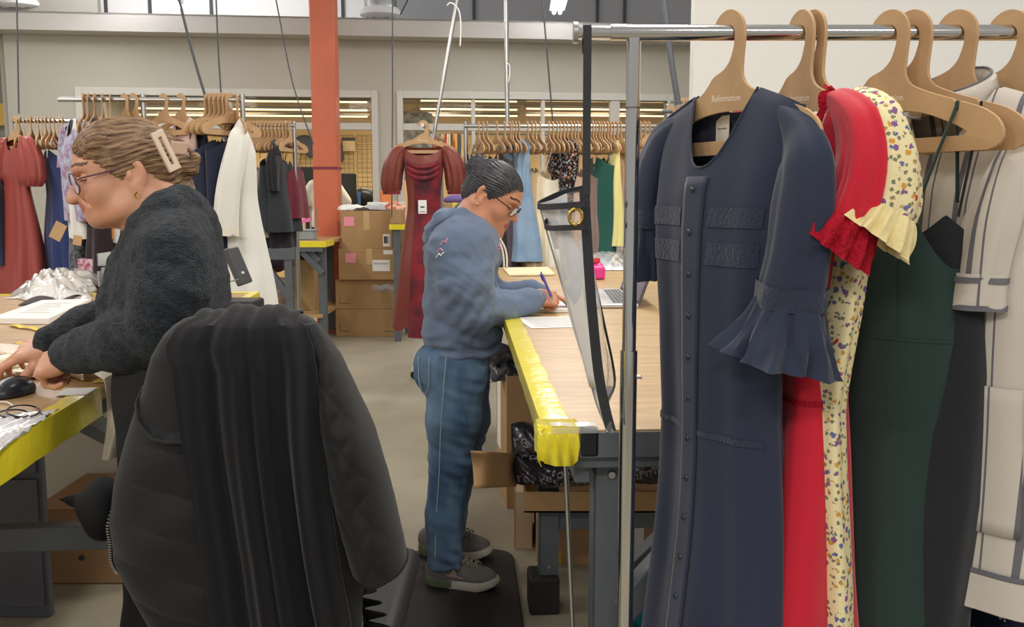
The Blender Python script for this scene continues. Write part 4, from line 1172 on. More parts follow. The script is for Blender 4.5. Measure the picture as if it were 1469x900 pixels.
def face_mats(R, t, sc, brow_z=.041, mz=-.054):
    def fn(C):
        q = (C - np.array(t)) @ np.array(R) / sc
        x, y, z = q.T; ay = np.abs(y)
        lips = (x > .088) & (ay < .026) & (np.abs(z - mz) < .0125 * (1 - (ay / .029) ** 2) + .001)
        bz = brow_z + .006 - .16 * np.abs(ay - .036)
        brow = (x > .07) & (ay > .013) & (ay < .056) & (np.abs(z - bz) < .0034)
        lash = (x > .08) & (ay > .018) & (ay < .049) & (np.abs(z - .0098) < .0016)
        r = np.zeros(len(C)); r[lips] = 1; r[brow | lash] = 2
        return r
    return fn

M_sk1 = mat('skin_tan', (196, 138, 108), .5, subs=.12, var=.05, vscale=25, bump=.03, bscale=180)
M_sk2 = mat('skin_light', (206, 152, 124), .48, subs=.12, var=.05, vscale=25, bump=.03, bscale=180)
M_lip1 = mat('lips_tan', (168, 92, 84), .45); M_lip2 = mat('lips_rose', (180, 112, 102), .42)
M_brow = mat('brow_dark', (62, 46, 40), .7)
M_hair1 = mat('black_hair', (28, 28, 31), .40, rgb2=(62, 62, 67), vscale=26, stretch=(.6, 5, 5), bump=.4, bscale=40)
M_hair2 = mat('brown_hair', (92, 68, 48), .5, rgb2=(158, 126, 92), vscale=24, stretch=(.5, 5, 5), bump=.5, bscale=40)
M_hood = mat('blue_fleece', (100, 115, 139), .9, bump=.12, bscale=260, var=.05, vscale=10, sheen=.2, spec=.2)
M_jean = mat('blue_denim', (62, 86, 114), .8, rgb2=(108, 132, 158), vscale=5, stretch=(1.5, 1.5, .6), bump=.2, bscale=420, spec=.2)
M_thread = mat('denim_stitch', (150, 160, 168), .8)
M_specs1 = mat('dark_frame', (34, 34, 40), .3); M_specs2 = mat('mauve_frame', (96, 66, 78), .3)
M_lens = film('spectacle_lens', (225, 225, 235), .10, .03); M_lens2 = film('tinted_lens', (216, 200, 226), .30, .03)
M_cord = mat('cream_cord', (222, 214, 200), .8)
M_gold = mat('gold', (214, 170, 84), .2, 1.0)
npv = lambda v: np.array([v.x, v.y, v.z])

# ---------------------------------------------------------------- woman in blue hoodie, writing
AY = 3.33
K = lambda px, py, dy=0.0: npv(at(px, py, AY + dy))
A = thing('person', 'woman in blue hoodie, jeans and glasses, hair in a bun, writing at the table', 'person', onz(655, 835, .016))
RH = rotm(0, 0, -14) @ rotm(0, 33, 0); TA = K(702, 281, .0); SA = 1.0
S = SDF()
head_sdf(S, RH, TA, SA, fat=1.06)
S.frame()
S.chain([K(690, 290), K(676, 322), K(668, 345)], [.06, .066, .085], k=.03)
S.cap(K(706, 322, 0), K(690, 350, 0), .045, .07, k=.03)
head_m = S.mesh(.0026, lo=TA - np.array([.16, .14, .21]), hi=TA + np.array([.19, .14, .19]))
S2 = SDF(); S2.frame()
S2.ell(K(668, 365), (.11, .16, .12), k=0); S2.ell(K(664, 440), (.13, .165, .13), k=.05); S2.ell(K(652, 520), (.11, .15, .09), k=.05); S2.cap(K(676, 318), K(672, 350), .06, .09, k=.03)
for sg, hipx, knx, anx, any_ in ((-1, 650, 646, 636, 808), (1, 658, 662, 636, 782)):
    S2.chain([K(hipx, 545, sg * .08), K(knx, 658, sg * .09), K(anx, any_, sg * .135)], [.08, .05, .035], k=.03)
S2.chain([K(652, 352, -.15), K(674, 442, -.17), K(770, 428, .0)], [.05, .04, .028], k=.03)
S2.chain([K(668, 350, .15), K(710, 440, .2), K(775, 420, .15)], [.05, .04, .028], k=.03)
body_m = S2.mesh(.012)
# writing hand (right), far hand (left)
Sh = SDF()
hw_ = K(772, 426, .02)
RW1 = frameR((1, .35, -.18), (.10, -.75, .62))
tw = hand_sdf(Sh, RW1, hw_, .84, +1, [(48, 62, 40), (58, 66, 40), (66, 70, 40), (70, 74, 40)], thumb=(30, 12, 20))
hand_m1 = Sh.mesh(.0022)
Sh = SDF()
RW2 = frameR((1, -.15, -.16), (0, .15, 1))
hand_sdf(Sh, RW2, K(772, 421, .16), .84, -1, [(12, 18, 12)] * 4, thumb=(40, 10, 10))
hand_m2 = Sh.mesh(.0025)
fm = face_mats(RH, TA, SA)
body = sdf_link('body', [head_m, body_m, hand_m1, hand_m2], [M_sk1, M_lip1, M_brow], A, fm, off=npv(A.location))
def ex(S):
    S.ell((-.088, 0, .056), (.044, .046, .040), k=.010)
    S.chain([(-.112, -.02, .05), (-.1, .0, .085), (-.075, .02, .09)], [.014, .016, .012], k=.01)
hair_cap(A, RH, TA, SA, ex, M_hair1, plane=(1.0, -.95, .034))
eyeglasses(A, RH, TA, SA, M_specs1, M_lens, None, -1, wide=.024, tall=.0185)
e_ = TA + RH @ (np.array([.0, -.083, -.034]) * SA)
part(A, 'earring', MB().ball(e_, .0045, 10, 8), M_gold)

S = SDF(); S.frame()
S.ell(K(670, 362), (.125, .18, .12), k=0)
S.ell(K(640, 372), (.075, .16, .13), k=.05)
S.ell(K(664, 430), (.142, .185, .12), k=.05)
S.ell(K(663, 475), (.148, .185, .085), k=.05)
S.ell(K(662, 500), (.142, .178, .035), k=.02)
S.chain([K(668, 348, -.08), K(664, 358, -.13), K(669, 410, -.165), K(676, 448, -.165)], [.092, .088, .078, .066], k=.06)
S.chain([K(676, 448, -.165), K(720, 442, -.09), K(760, 431, -.005)], [.064, .056, .048], k=.022)
S.cap(K(757, 431, -.012), K(771, 428, .018), .039, .034, k=.008)
S.chain([K(680, 348, .10), K(672, 352, .165), K(700, 430, .215), K(762, 418, .15)], [.09, .075, .065, .045], k=.035)
S.cap(K(758, 418, .15), K(772, 418, .16), .038, .033, k=.008)
# hood lying on the back and collar
S.chain([K(640, 318, -.07), K(662, 308, -.085), K(684, 324, -.08), K(699, 347, -.055), K(712, 362, -.02)], [.03, .024, .023, .021, .018], k=.014)
S.chain([K(640, 318, .07), K(664, 302, .085), K(692, 318, .08), K(710, 344, .055), K(714, 360, .02)], [.03, .026, .024, .021, .018], k=.014)
S.chain([K(640, 316, -.07), K(636, 313, 0), K(640, 316, .07)], [.03, .034, .03], k=.015)
S.chain([K(684, 300, 0), K(676, 330, 0)], [.052, .05], k=.012, op='-')
def folds_hood(P, d):
    n1 = vnoise(P * np.array([1.0, 1.0, 1.0]), 26, .4); n2 = vnoise(P * np.array([1.0, 1.0, 2.2]), 34, 1.9)
    el = K(680, 440, -.2)
    q = np.exp(-((P - el) ** 2).sum(1) / .012)
    ridge = np.sin((P[:, 0] - P[:, 2] * .6) * 120 + 2 * np.sin(P[:, 1] * 30))
    hm = np.exp(-((P[:, 2] - K(662, 490)[2]) / .035) ** 2)
    wr = np.sin(P[:, 2] * 150 + 4 * np.sin(P[:, 0] * 22 + P[:, 1] * 9))
    sl = np.sin((P[:, 2] * .8 + P[:, 0] * .9) * 55 + 3 * np.sin(P[:, 1] * 14) + 2 * np.sin(P[:, 2] * 17)) ** 3
    return d + .004 * n1 + .003 * n2 + .002 * sl + .004 * q * ridge + .0035 * hm * wr * (P[:, 0] < 10)
hood = sdf_link('hoodie', [S.mesh(.0052, folds_hood)], M_hood, A, off=npv(A.location))
nsub = lambda mb: mb.shift(-A.location)
for (pts) in ([(712, 342), (718, 352), (722, 366), (723, 383)], [(717, 342), (724, 355), (727, 370), (727, 386)]):
    q = MB().tube(smooth_poly([at(x, y, AY - .055 - .012 * i) for i, (x, y) in enumerate(pts)], False, 5), .0035, 8)
    link('drawstring', nsub(q), M_cord, hood)
S = SDF(); S.frame()
S.ell(K(640, 322), (.058, .115, .034), R=rotm(0, -24, 0), k=0)
S.ell(K(622, 338), (.036, .10, .044), R=rotm(0, 16, 0), k=.02)
S.chain([K(650, 306, -.075), K(634, 314, -.09), K(622, 330, -.07)], [.022, .026, .026], k=.02)
S.chain([K(650, 306, .075), K(634, 312, .09), K(622, 330, .07)], [.022, .026, .026], k=.02)
S.chain([K(622, 352, -.06), K(616, 356, .0), K(622, 352, .06)], [.016, .018, .016], k=.012)
S.ell(K(664, 300, 0), (.05, .07, .03), R=rotm(0, -24, 0), k=.015, op='-')
sdf_link('hood', [S.mesh(.0045, lambda P, d: d + .003 * vnoise(P, 40, .9) + .003 * np.sin((P[:, 2] - .6 * P[:, 0]) * 130 + 3 * np.sin(P[:, 1] * 20)) ** 3)], M_hood, hood, off=npv(A.location))
bpy.context.view_layer.update()
def on_cloth(o, px, py, lift=.0015):
    a, b, c = ray(px, py); d = Vector((a, b, c)).normalized(); org = Vector((0, 0, CAM_H)) - A.location
    ok, p, n, i = o.ray_cast(org, d)
    return p + n * lift if ok else None
def print_marks(name, o, strokes, r, m):
    mb = MB()
    for st in strokes:
        P = [q for q in (on_cloth(o, x, y) for x, y in st) if q is not None]
        if len(P) > 1: mb.tube(P, r, 6)
    if mb.v: link(name, mb, m, o)
hd_ = [c for c in hood.children if c.name.startswith('hood')]
print_marks('chest_print', hood, [[(x, 353 + i * 3.5 + (x % 3) * .6) for x in range(714 + i, 728 + i, 2)] for i in range(2)], .0022, mat('print_pink', (214, 150, 170), .8))
print_marks('back_print', hood, [[(632, 352), (636, 346), (640, 348), (642, 342)], [(628, 362), (632, 357), (636, 360)]], .0024, mat('print_pink', (214, 150, 170), .8))
print_marks('back_print', hood, [[(626, 370), (630, 364), (633, 367), (637, 362)]], .0024, M_paper)
S = SDF(); S.frame()
S.ell(K(654, 512), (.132, .168, .06), k=0)
S.ell(K(622, 530, -.07), (.072, .08, .09), k=.04); S.ell(K(626, 530, .07), (.072, .08, .09), k=.04)
S.chain([K(655, 535, -.085), K(650, 600, -.09), K(646, 660, -.095), K(637, 740, -.115), K(638, 820, -.13)], [.108, .094, .074, .064, .064], k=.03)
S.chain([K(662, 535, .085), K(666, 600, .09), K(660, 660, .10), K(644, 740, .125), K(644, 800, .135)], [.105, .09, .072, .062, .06], k=.03)
S.half(K(638, 812, -.13), (0, 0, -1))
def folds_jean(P, d):
    z = P[:, 2]; kn = np.exp(-((z - K(646, 660)[2]) / .09) ** 2); an = np.exp(-((z - K(640, 790)[2]) / .09) ** 2); hp = np.exp(-((z - K(640, 560)[2]) / .06) ** 2)
    w = np.sin(z * 95 + 5 * np.sin(P[:, 0] * 17 + P[:, 1] * 11)) + .6 * np.sin(z * 160 + 9 * P[:, 0] * 6)
    w = w * (.5 + .8 * vnoise(P, 14, 4.0))
    return d + .0032 * w * (.25 + .7 * kn + 1.1 * an + .5 * hp) + .003 * vnoise(P, 22, 2.2)
jn = sdf_link('jeans', [S.mesh(.0052, folds_jean)], M_jean, A, off=npv(A.location))
def seamline(pts, dy, r=.002):
    return nsub(MB().tube(smooth_poly([at(x, y, AY + d) for (x, y), d in zip(pts, dy)], False, 4), r, 6))
link('pocket_stitching', seamline([(600, 512), (601, 545), (607, 566), (615, 553), (615, 512)], [-.12, -.135, -.145, -.16, -.165], .0016), M_thread, jn)
link('side_seam', seamline([(640, 512), (636, 560), (632, 620), (630, 680), (626, 740), (624, 800)], [-.188, -.196, -.184, -.172, -.176, -.19], .0017), M_thread, jn)

def shoe(root, heel, toe, m_up, m_sole, m_lace, sc=1.0):
    heel = Vector(heel); toe = Vector(toe); d = (toe - heel); L = d.length; a = math.atan2(d.y, d.x)
    M = Matrix.Translation(heel - root.location) @ Matrix.Rotation(a, 4, 'Z') @ Matrix.Scale(L / .27, 4)
    S = SDF()
    S.ell((.045, 0, .055), (.05, .036, .05), k=0); S.ell((.12, 0, .05), (.085, .042, .042), k=.03); S.ell((.20, 0, .042), (.065, .046, .034), k=.03); S.ell((.075, 0, .08), (.045, .033, .035), k=.02)
    S.half((0, 0, .018), (0, 0, -1)); S.cap((.055, 0, .09), (.05, 0, .16), .027, .03, k=.004, op='-')
    S.chain([(.12, -.0, .097), (.195, 0, .070)], [.016, .014], k=.006)
    P, F = S.mesh(.003)
    up = sdf_link('shoe', [(P, F)], m_up, root); up.matrix_local = M
    ol = smooth_poly([(.0, 0), (.012, .03), (.07, .037), (.13, .04), (.2, .05), (.255, .036), (.272, 0), (.255, -.036), (.2, -.05), (.13, -.042), (.07, -.037), (.012, -.03)], True, 5)
    def lift(x): return .018 * max(0, (x - .2) / .07) ** 1.6
    rings = []
    for z, g in ((.0, .94), (.006, 1.0), (.02, 1.02), (.03, .98), (.032, .9)):
        rings.append([Vector((.136 + (p.x - .136) * g, p.y * g, z + lift(p.x) * (1 if z < .02 else .8) + (.012 * max(0, 1 - p.x / .09) if z > .015 else 0))) for p in ol])
    mb = MB().loft(rings, True, True)
    mb.mi = [0 if sum(mb.v[i][0] for i in f) / len(f) > .1 else 1 for f in mb.f]
    link('sole', mb, [m_sole, mat('heel_green', (112, 124, 96), .5)], up)
    for i in range(4):
        x = .128 + i * .018; z = .1125 - .0068 * i
        lm = MB()
        lm.tube(smooth_poly([(x, -.024, z - .012), (x + .006, -.008, z + .003), (x + .012, .012, z), (x + .016, .024, z - .012)], False, 4), .0034, 6)
        lm.tube(smooth_poly([(x + .014, -.024, z - .015), (x + .01, -.008, z + .001), (x + .004, .012, z), (x, .024, z - .01)], False, 4), .0034, 6)
        link('lace', lm, m_lace, up)
    link('side_mark', MB().add([(.1, -.0425, .055), (.128, -.0455, .052), (.118, -.043, .082), (.112, -.042, .084)], [(0, 1, 2, 3)]).add([(.085, -.041, .05), (.15, -.048, .046), (.15, -.0478, .05), (.085, -.0408, .056)], [(0, 1, 2, 3)]), mat('pale_pink', (206, 176, 166), .6), up, smooth=False, solid=.001)
    return up
M_shoe = mat('grey_mesh', (136, 130, 126), .85, bump=.4, bscale=320, var=.08, vscale=40); M_sole = mat('cream_sole', (218, 212, 196), .6); M_lace2 = mat('lace_olive', (168, 164, 138), .8)
MZ = .016
shoe(A, onz(612, 836, MZ), onz(715, 845, MZ), M_shoe, M_sole, M_lace2)
shoe(A, onz(602, 793, MZ), onz(706, 800, MZ), M_shoe, M_sole, M_lace2)

# ---------------------------------------------------------------- woman in dark cardigan at the left table
BY2 = 1.97
KB = lambda px, py, dy=0.0: npv(at(px, py, BY2 + dy))
B = thing('person', 'smiling woman with brown clipped-up hair, glasses and dark cardigan, bending over the left table', 'person', (KB(245, 500)[0], BY2, 0))
RB = rotm(0, 0, 180 + 27) @ rotm(0, 11, 0); TB = KB(185, 254, .0); SB = .95
S = SDF()
head_sdf(S, RB, TB, SB, nose=1.0, smile=1.0, fat=1.0, jaw=.66, droop=.007)
S.frame()
S.chain([KB(204, 262), KB(232, 310), KB(246, 345)], [.052, .058, .07], k=.03)
S.cap(KB(188, 303), KB(225, 330), .035, .045, k=.03)
head_mB = S.mesh(.0024, lo=TB - np.array([.2, .15, .2]), hi=TB + np.array([.16, .15, .2]))
S2 = SDF(); S2.frame()
S2.ell(KB(250, 372), (.06, .13, .09), k=0); S2.ell(KB(248, 440), (.08, .14, .12), k=.05); S2.ell(KB(246, 520), (.09, .14, .1), k=.05); S2.cap(KB(234, 308), KB(248, 345), .05, .06, k=.03)
for sg in (-1, 1):
    S2.chain([KB(246, 560, sg * .085), np.array([KB(240, 500)[0], BY2 + sg * .09, .5]), np.array([KB(246, 500)[0], BY2 + sg * .1, .06])], [.085, .055, .04], k=.03)
S2.chain([KB(258, 362, -.14), KB(238, 462, -.17), KB(100, 508, -.1)], [.05, .042, .028], k=.03)
S2.chain([KB(240, 355, .14), KB(190, 447, .2), KB(82, 487, .12)], [.045, .036, .024], k=.03)
body_mB = S2.mesh(.012)
Sh = SDF()   # near (left) hand closed on the cloth
hand_sdf(Sh, frameR((-.85, .25, -.42), (-.35, -.5, .75)), KB(99, 507, -.09), .93, -1, [(42, 70, 45), (50, 74, 45), (56, 76, 45), (58, 76, 45)], thumb=(22, 30, 25))
hm1 = Sh.mesh(.0022)
Sh = SDF()   # far (right) hand reaching out, finger and thumb pinching the cloth
hand_sdf(Sh, frameR((-.95, -.05, -.31), (-.27, -.42, .86)), KB(77, 492, .12), .95, +1, [(10, 26, 18), (14, 28, 20), (20, 32, 20), (26, 36, 22)], thumb=(24, 14, 8), spread=.02)
hm2 = Sh.mesh(.0022)
sdf_link('body', [head_mB, body_mB, hm1, hm2], [M_sk2, M_lip2, mat('brow_brown', (106, 78, 60), .7)], B, face_mats(RB, TB, SB, .039, -.046), off=npv(B.location))
def exB(S):
    S.ell((-.066, 0, .02), (.046, .06, .055), k=.03)
    S.chain([(-.085, .01, .0), (-.112, .02, .004), (-.128, .03, -.006), (-.142, .034, .016), (-.134, .036, .034)], [.03, .022, .013, .008, .003], k=.012)
    S.chain([(-.09, -.01, .03), (-.118, -.0, .046), (-.134, .01, .038)], [.026, .016, .006], k=.010)
    S.chain([(-.08, .01, -.025), (-.102, .02, -.042), (-.112, .02, -.064), (-.098, .03, -.082)], [.03, .022, .012, .004], k=.012)
    S.chain([(-.09, .02, -.03), (-.112, .032, -.052), (-.122, .03, -.075)], [.016, .010, .003], k=.006)
    S.ell((.05, .02, .086), (.045, .06, .026), R=rotm(0, 38, 0), k=.02)
hair_cap(B, RB, TB, SB, exB, M_hair2, plane=(1.0, -.9, .034), r=(.106, .083, .087), strand=.0013, freq=42)
eyeglasses(B, RB, TB, SB, M_specs2, M_lens2, None, 1, wide=.027, tall=.022)
MHB = Matrix.Translation(Vector(TB)) @ Matrix([[RB[i][j] * SB for j in range(3)] for i in range(3)]).to_4x4()
# claw clip
M_clip = mat('beige_clip', (226, 204, 182), .35)
cm = MB(); cl_o = smooth_poly([(-.012, -.042), (.012, -.042), (.014, 0), (.012, .042), (-.012, .042), (-.014, 0)], True, 4)
pm = plate_mb([[(-.013, -.043), (.013, -.043), (.013, .043), (-.013, .043)], [(-.005, -.032), (.005, -.032), (.005, .032), (-.005, .032)]], .003, .001)
pm.xf(MHB @ Matrix.Translation((-.076, .092, .040)) @ Matrix.Rotation(math.radians(200), 4, 'Z') @ Matrix.Rotation(math.radians(-14), 4, 'Y'))
clip = part(B, 'hair_clip', pm, M_clip)
q = MB().box(-.02, .014, -.004, .004, -.014, .014).xf(MHB @ Matrix.Translation((-.102, .084, .042)) @ Matrix.Rotation(math.radians(-14), 4, 'Y'))
q.shift(-B.location); link('clip_hinge', q, mat('beige_clip_shade', (196, 166, 142), .35), clip, smooth=False, bev=.003)
rg = MB().tube([MHB @ Vector((.0 + .006 * math.cos(a), .083, -.04 + .006 * math.sin(a))) for a in np.linspace(0, 2 * PI, 17)], .0012, 6)
part(B, 'earring', rg, M_gold)

M_knit = mat('dark_knit', (27, 32, 38), .95, rgb2=(48, 55, 63), vscale=80, stretch=(1, 1, 2.4), bump=.8, bscale=190, sheen=.16, spec=.1)
S = SDF(); S.frame()
S.ell(KB(246, 368), (.084, .16, .11), k=0)
S.ell(KB(247, 425), (.110, .17, .12), k=.05)
S.ell(KB(248, 490), (.115, .172, .12), k=.05)
S.ell(KB(266, 340), (.04, .13, .075), R=rotm(0, 24, 0), k=.05)
S.chain([KB(254, 350, -.08), KB(250, 370, -.14), KB(248, 425, -.175), KB(240, 468, -.178)], [.074, .068, .068, .064], k=.04)
S.chain([KB(240, 468, -.185), KB(180, 488, -.15), KB(122, 503, -.11), KB(100, 507, -.095)], [.066, .056, .043, .041], k=.02)
S.chain([KB(250, 345, .09), KB(240, 360, .15), KB(190, 445, .21), KB(120, 473, .145), KB(74, 488, .115)], [.085, .075, .06, .046, .038], k=.03)
# shawl collar
S.chain([KB(266, 296, .03), KB(262, 292, -.04), KB(238, 300, -.085), KB(206, 328, -.09), KB(180, 372, -.08), KB(164, 430, -.07), KB(160, 490, -.06)], [.034, .036, .032, .028, .026, .026, .03], k=.02)
S.chain([KB(266, 296, .03), KB(240, 300, .085), KB(200, 330, .09), KB(172, 380, .08), KB(158, 440, .07)], [.034, .032, .028, .026, .026], k=.02)
S.chain([KB(222, 280, 0), KB(240, 318, 0)], [.05, .052], k=.012, op='-')
def folds_knit(P, d):
    el = KB(240, 466, -.19); q = np.exp(-((P - el) ** 2).sum(1) / .012)
    ridge = np.sin((P[:, 0] * .8 + P[:, 2]) * 130 + 2 * np.sin(P[:, 1] * 30))
    return d + .005 * vnoise(P, 24, 1.1) + .0018 * vnoise(P, 120, .3) + .004 * q * ridge
sdf_link('cardigan', [S.mesh(.0045, folds_knit)], M_knit, B, off=npv(B.location))
S = SDF(); S.frame()
S.ell(KB(252, 525), (.112, .172, .17), k=0)
for sg in (-1, 1): S.chain([KB(240, 580, sg * .08), np.array([KB(238, 500)[0], BY2 + sg * .09, .5]), np.array([KB(246, 500)[0], BY2 + sg * .1, .09])], [.1, .075, .06], k=.04)
sdf_link('trousers', [S.mesh(.008)], mat('black_trousers', (20, 21, 25), .85, bump=.1, bscale=200), B, off=npv(B.location))
wr = [KB(70 + 3 * math.cos(a), 492, .12) + np.array([0, .03 * math.cos(a), .028 * math.sin(a)]) for a in np.linspace(0, 2 * PI, 20)]
part(B, 'bracelet', MB().tube(wr, .002, 6), mat('pale_beads', (206, 196, 182), .4))

M_bshoe = mat('black_shoe', (30, 30, 33), .5)
for sg in (-1, 1): shoe(B, (KB(246, 500)[0] + .06, BY2 + sg * .1, .001), (KB(246, 500)[0] - .19, BY2 + sg * .12, .001), M_bshoe, M_rubber, M_bshoe)

# ---------------------------------------------------------------- seated person half hidden behind the column
CY = 11.9
KC = lambda px, py, dy=0.0: npv(at(px, py, CY + dy))
Cp = thing('person', 'person in a white T-shirt seen from behind, mostly hidden by the orange column', 'person', Vector((KC(466, 300)[0], CY, 0)))
S = SDF(); S.frame()
b0 = np.array([KC(466, 300)[0], CY, 0.33])
S.ell(b0 + [0, .05, 1.42], (.08, .1, .115), k=0); S.cap(b0 + [0, .03, 1.32], b0 + [0, 0, 1.2], .055, .07, k=.03)
S.ell(b0 + [0, 0, 1.05], (.17, .11, .2), k=.04); S.ell(b0 + [0, 0, .75], (.17, .12, .25), k=.06)
for sg in (-1, 1):
    S.chain([b0 + [sg * .16, 0, 1.16], b0 + [sg * .24, .02, .92], b0 + [sg * .18, .26, .86]], [.06, .045, .035], k=.03)
    S.chain([b0 + [sg * .1, .0, .55], b0 + [sg * .1, .02, .12], b0 + [sg * .1, .0, -.26]], [.09, .065, .045], k=.03)
    S.cap(b0 + [sg * .1, .0, -.285], b0 + [sg * .1, .14, -.29], .036, .03, k=.02)
sdf_link('body', [S.mesh(.012)], M_sk1, Cp, off=npv(Cp.location))
S = SDF(); S.frame()
S.ell(b0 + [0, 0, 1.05], (.19, .13, .21), k=0); S.ell(b0 + [0, 0, .74], (.19, .14, .26), k=.06)
for sg in (-1, 1): S.chain([b0 + [sg * .13, 0, 1.17], b0 + [sg * .25, .02, .98]], [.085, .085], k=.03)
sdf_link('tshirt', [S.mesh(.012)], mat('white_cotton', (226, 224, 220), .85), Cp, off=npv(Cp.location))
S = SDF(); S.frame(); S.ell(b0 + [0, .03, 1.46], (.09, .105, .1), k=0)
S2 = SDF(); S2.frame()
for sg in (-1, 1): S2.chain([b0 + [sg * .09, 0, .6], b0 + [sg * .1, .02, .12], b0 + [sg * .1, 0, -.24]], [.12, .09, .07], k=.03)
sdf_link('trousers', [S2.mesh(.014)], mat('black_trousers', (20, 21, 25), .85, bump=.1, bscale=200), Cp, off=npv(Cp.location))
sdf_link('hair', [S.mesh(.012)], M_hair1, Cp, off=npv(Cp.location))
# ================================================================== drafting chair with coat and shawl
DY = 1.55
CZ = lambda py: at(734.5, py, DY).z
CX = lambda px: at(px, 450, DY).x
ch = thing('office_chair', 'black office chair, its backrest covered by a coat, in the foreground', 'chair', (CX(365), DY + .1, 0))
S = SDF(); S.frame()
S.box((CX(372), DY + .015, CZ(600)), (.10, .022, .135), .02, k=0); S.box((CX(370), DY + .02, CZ(740)), (.15, .022, .09), .02, k=.03)
sdf_link('backrest', [S.mesh(.007)], M_rubber, ch, off=npv(ch.location))
zs_ = .62
part(ch, 'seat', MB().box(CX(365) - .22, CX(365) + .22, DY + .085, DY + .50, zs_ - .06, zs_), M_rubber, bev=.025, seg=4)
part(ch, 'back_support', MB().bar((CX(365), DY + .06, .98), (CX(365), DY + .14, zs_ - .05), .05, .012, up=(0, 1, 0)), M_black, smooth=False, bev=.003)
part(ch, 'gas_post', MB().tube([(CX(365), DY + .28, .1), (CX(365), DY + .28, .35), (CX(365), DY + .28, .351), (CX(365), DY + .28, zs_ - .06)], [.03, .03, .02, .02], 18), M_black)
for k in range(5):
    a = k * 2 * PI / 5 + .3
    e = (CX(365) + .3 * math.cos(a), DY + .28 + .3 * math.sin(a), .075)
    lg = part(ch, 'base_arm', MB().tube([(CX(365), DY + .28, .12), e], [.028, .018], 10), M_black)
    q = MB().tube([(e[0] - .012, e[1], .03), (e[0] + .012, e[1], .03)], .03, 14).shift(-ch.location); link('caster', q, M_black, lg)

M_quilt = mat('black_quilt', (25, 25, 27), .7, bump=.12, bscale=240, sheen=.12, spec=.25, var=.06, vscale=30)
M_shawl = mat('black_shawl', (22, 22, 25), .85, bump=.12, bscale=400, sheen=.14, spec=.15)
M_inner = mat('black_lining', (24, 24, 26), .8, bump=.1, bscale=300, spec=.2)
RY = [447, 450, 456, 466, 480, 510, 560, 620, 680, 740, 790, 840, 900, 960]
XL = [318, 292, 266, 250, 236, 217, 202, 179, 160, 149, 153, 175, 212, 238]
XR = [412, 432, 446, 456, 464, 480, 492, 500, 506, 510, 512, 512, 508, 500]
RB_ = [.010, .028, .042, .052, .062, .074, .086, .096, .104, .110, .112, .112, .108, .102]
def coat_pt(th, py, off=0.0, smooth=False):
    xl_, xr_, b = np.interp(py, RY, XL), np.interp(py, RY, XR), np.interp(py, RY, RB_)
    X0, X1 = CX(xl_), CX(xr_); c, s = math.cos(th), math.sin(th)
    c = math.copysign(abs(c) ** .82, c); s = math.copysign(abs(s) ** .82, s)
    px = xl_ + (xr_ - xl_) * (c + 1) / 2
    arc_y = np.interp(px, [196, 205, 228, 255, 290, 330], [548, 572, 603, 612, 609, 606])
    d = 0.0
    if not smooth:
        if px < 335 and py < arc_y: d = -.006 * min(1, (arc_y - py) / 6)
        else:
            ph = (py - .10 * (px - 180) + 8 * math.sin(px * .013)) / 56.0
            d = .0075 * abs(math.sin(PI * ph)) ** .45 + .003 * math.sin(px * .05 + ph * 3)
        d *= min(1, (py - 447) / 60)
    b2 = b + d + off
    a = (X1 - X0) / 2 + off * .6
    return Vector(((X0 + X1) / 2 + a * c, DY + b2 * s, CZ(py)))
ct_ = thing('quilted_coat', 'black quilted coat with silver zip, draped over the chair back', 'coat', (CX(340), DY, CZ(960)))
pys = list(np.linspace(447, 480, 14)) + list(np.linspace(483, 960, 150))
rings = [[coat_pt(2 * PI * j / 170, py) for j in range(170)] for py in pys]
mb = MB().loft(rings); n0 = len(mb.v); mb.v.append(tuple(at(365, 446.5, DY))); mb.f += [(n0, j, (j + 1) % 170) for j in range(170)]; mb.mi += [0] * 170
part(ct_, 'coat_body', mb, M_quilt)
# right hand front panel with diamond quilting
PY_ = [462, 480, 510, 560, 620, 680, 740, 775, 800]; PL = [440, 446, 450, 456, 462, 470, 482, 492, 500]; PR = [456, 469, 488, 510, 535, 553, 567, 575, 579]
rings = []
for py in np.linspace(462, 800, 110):
    xl_, xr_ = np.interp(py, PY_, PL), np.interp(py, PY_, PR); b = .02 + .075 * min(1, (py - 455) / 150)
    ring = []
    hem = 8 * ((py - 462) / 338) ** 6
    for j in range(80):
        th = 2 * PI * j / 80; c, s = math.cos(th), math.sin(th)
        px = xl_ + (xr_ - xl_) * (c + 1) / 2
        u, v = (px + py * .8) / 40.0, (px - py * .8) / 40.0
        q = .006 * min(abs(math.sin(PI * u)), abs(math.sin(PI * v))) ** .5 * min(1, (py - 462) / 60) + .004 * math.sin(py * .06 + c * 3)
        ring.append(Vector((CX(px), DY - .01 + (b + q) * s, CZ(py + hem * (1 - abs(c))))))
    rings.append(ring)
part(ct_, 'coat_front', MB().loft(rings, True, True), M_quilt)
part(ct_, 'hem_piping', MB().tube([rings[-1][j] for j in range(80)] + [rings[-1][0]], .0025, 6), M_inner)
F0 = lambda px, py, off=.002: coat_pt(-math.acos(max(-1, min(1, math.copysign(abs(2 * (px - np.interp(py, RY, XL)) / (np.interp(py, RY, XR) - np.interp(py, RY, XL)) - 1) ** (1 / .82), 2 * (px - np.interp(py, RY, XL)) / (np.interp(py, RY, XR) - np.interp(py, RY, XL)) - 1)))), py, off)
part(ct_, 'armhole_seam', MB().tube([F0(x, y, .006) for x, y in ((203, 556), (206, 572), (216, 590), (229, 603), (243, 610), (262, 613), (290, 612), (320, 609))], .003, 8), M_quilt)
zp = [F0(x, y, .004) for x, y in ((154, 690), (151, 705), (150, 720), (152, 745), (155, 770), (160, 790), (166, 808))]
zm = MB(); zpath = smooth_poly(zp, False, 14)
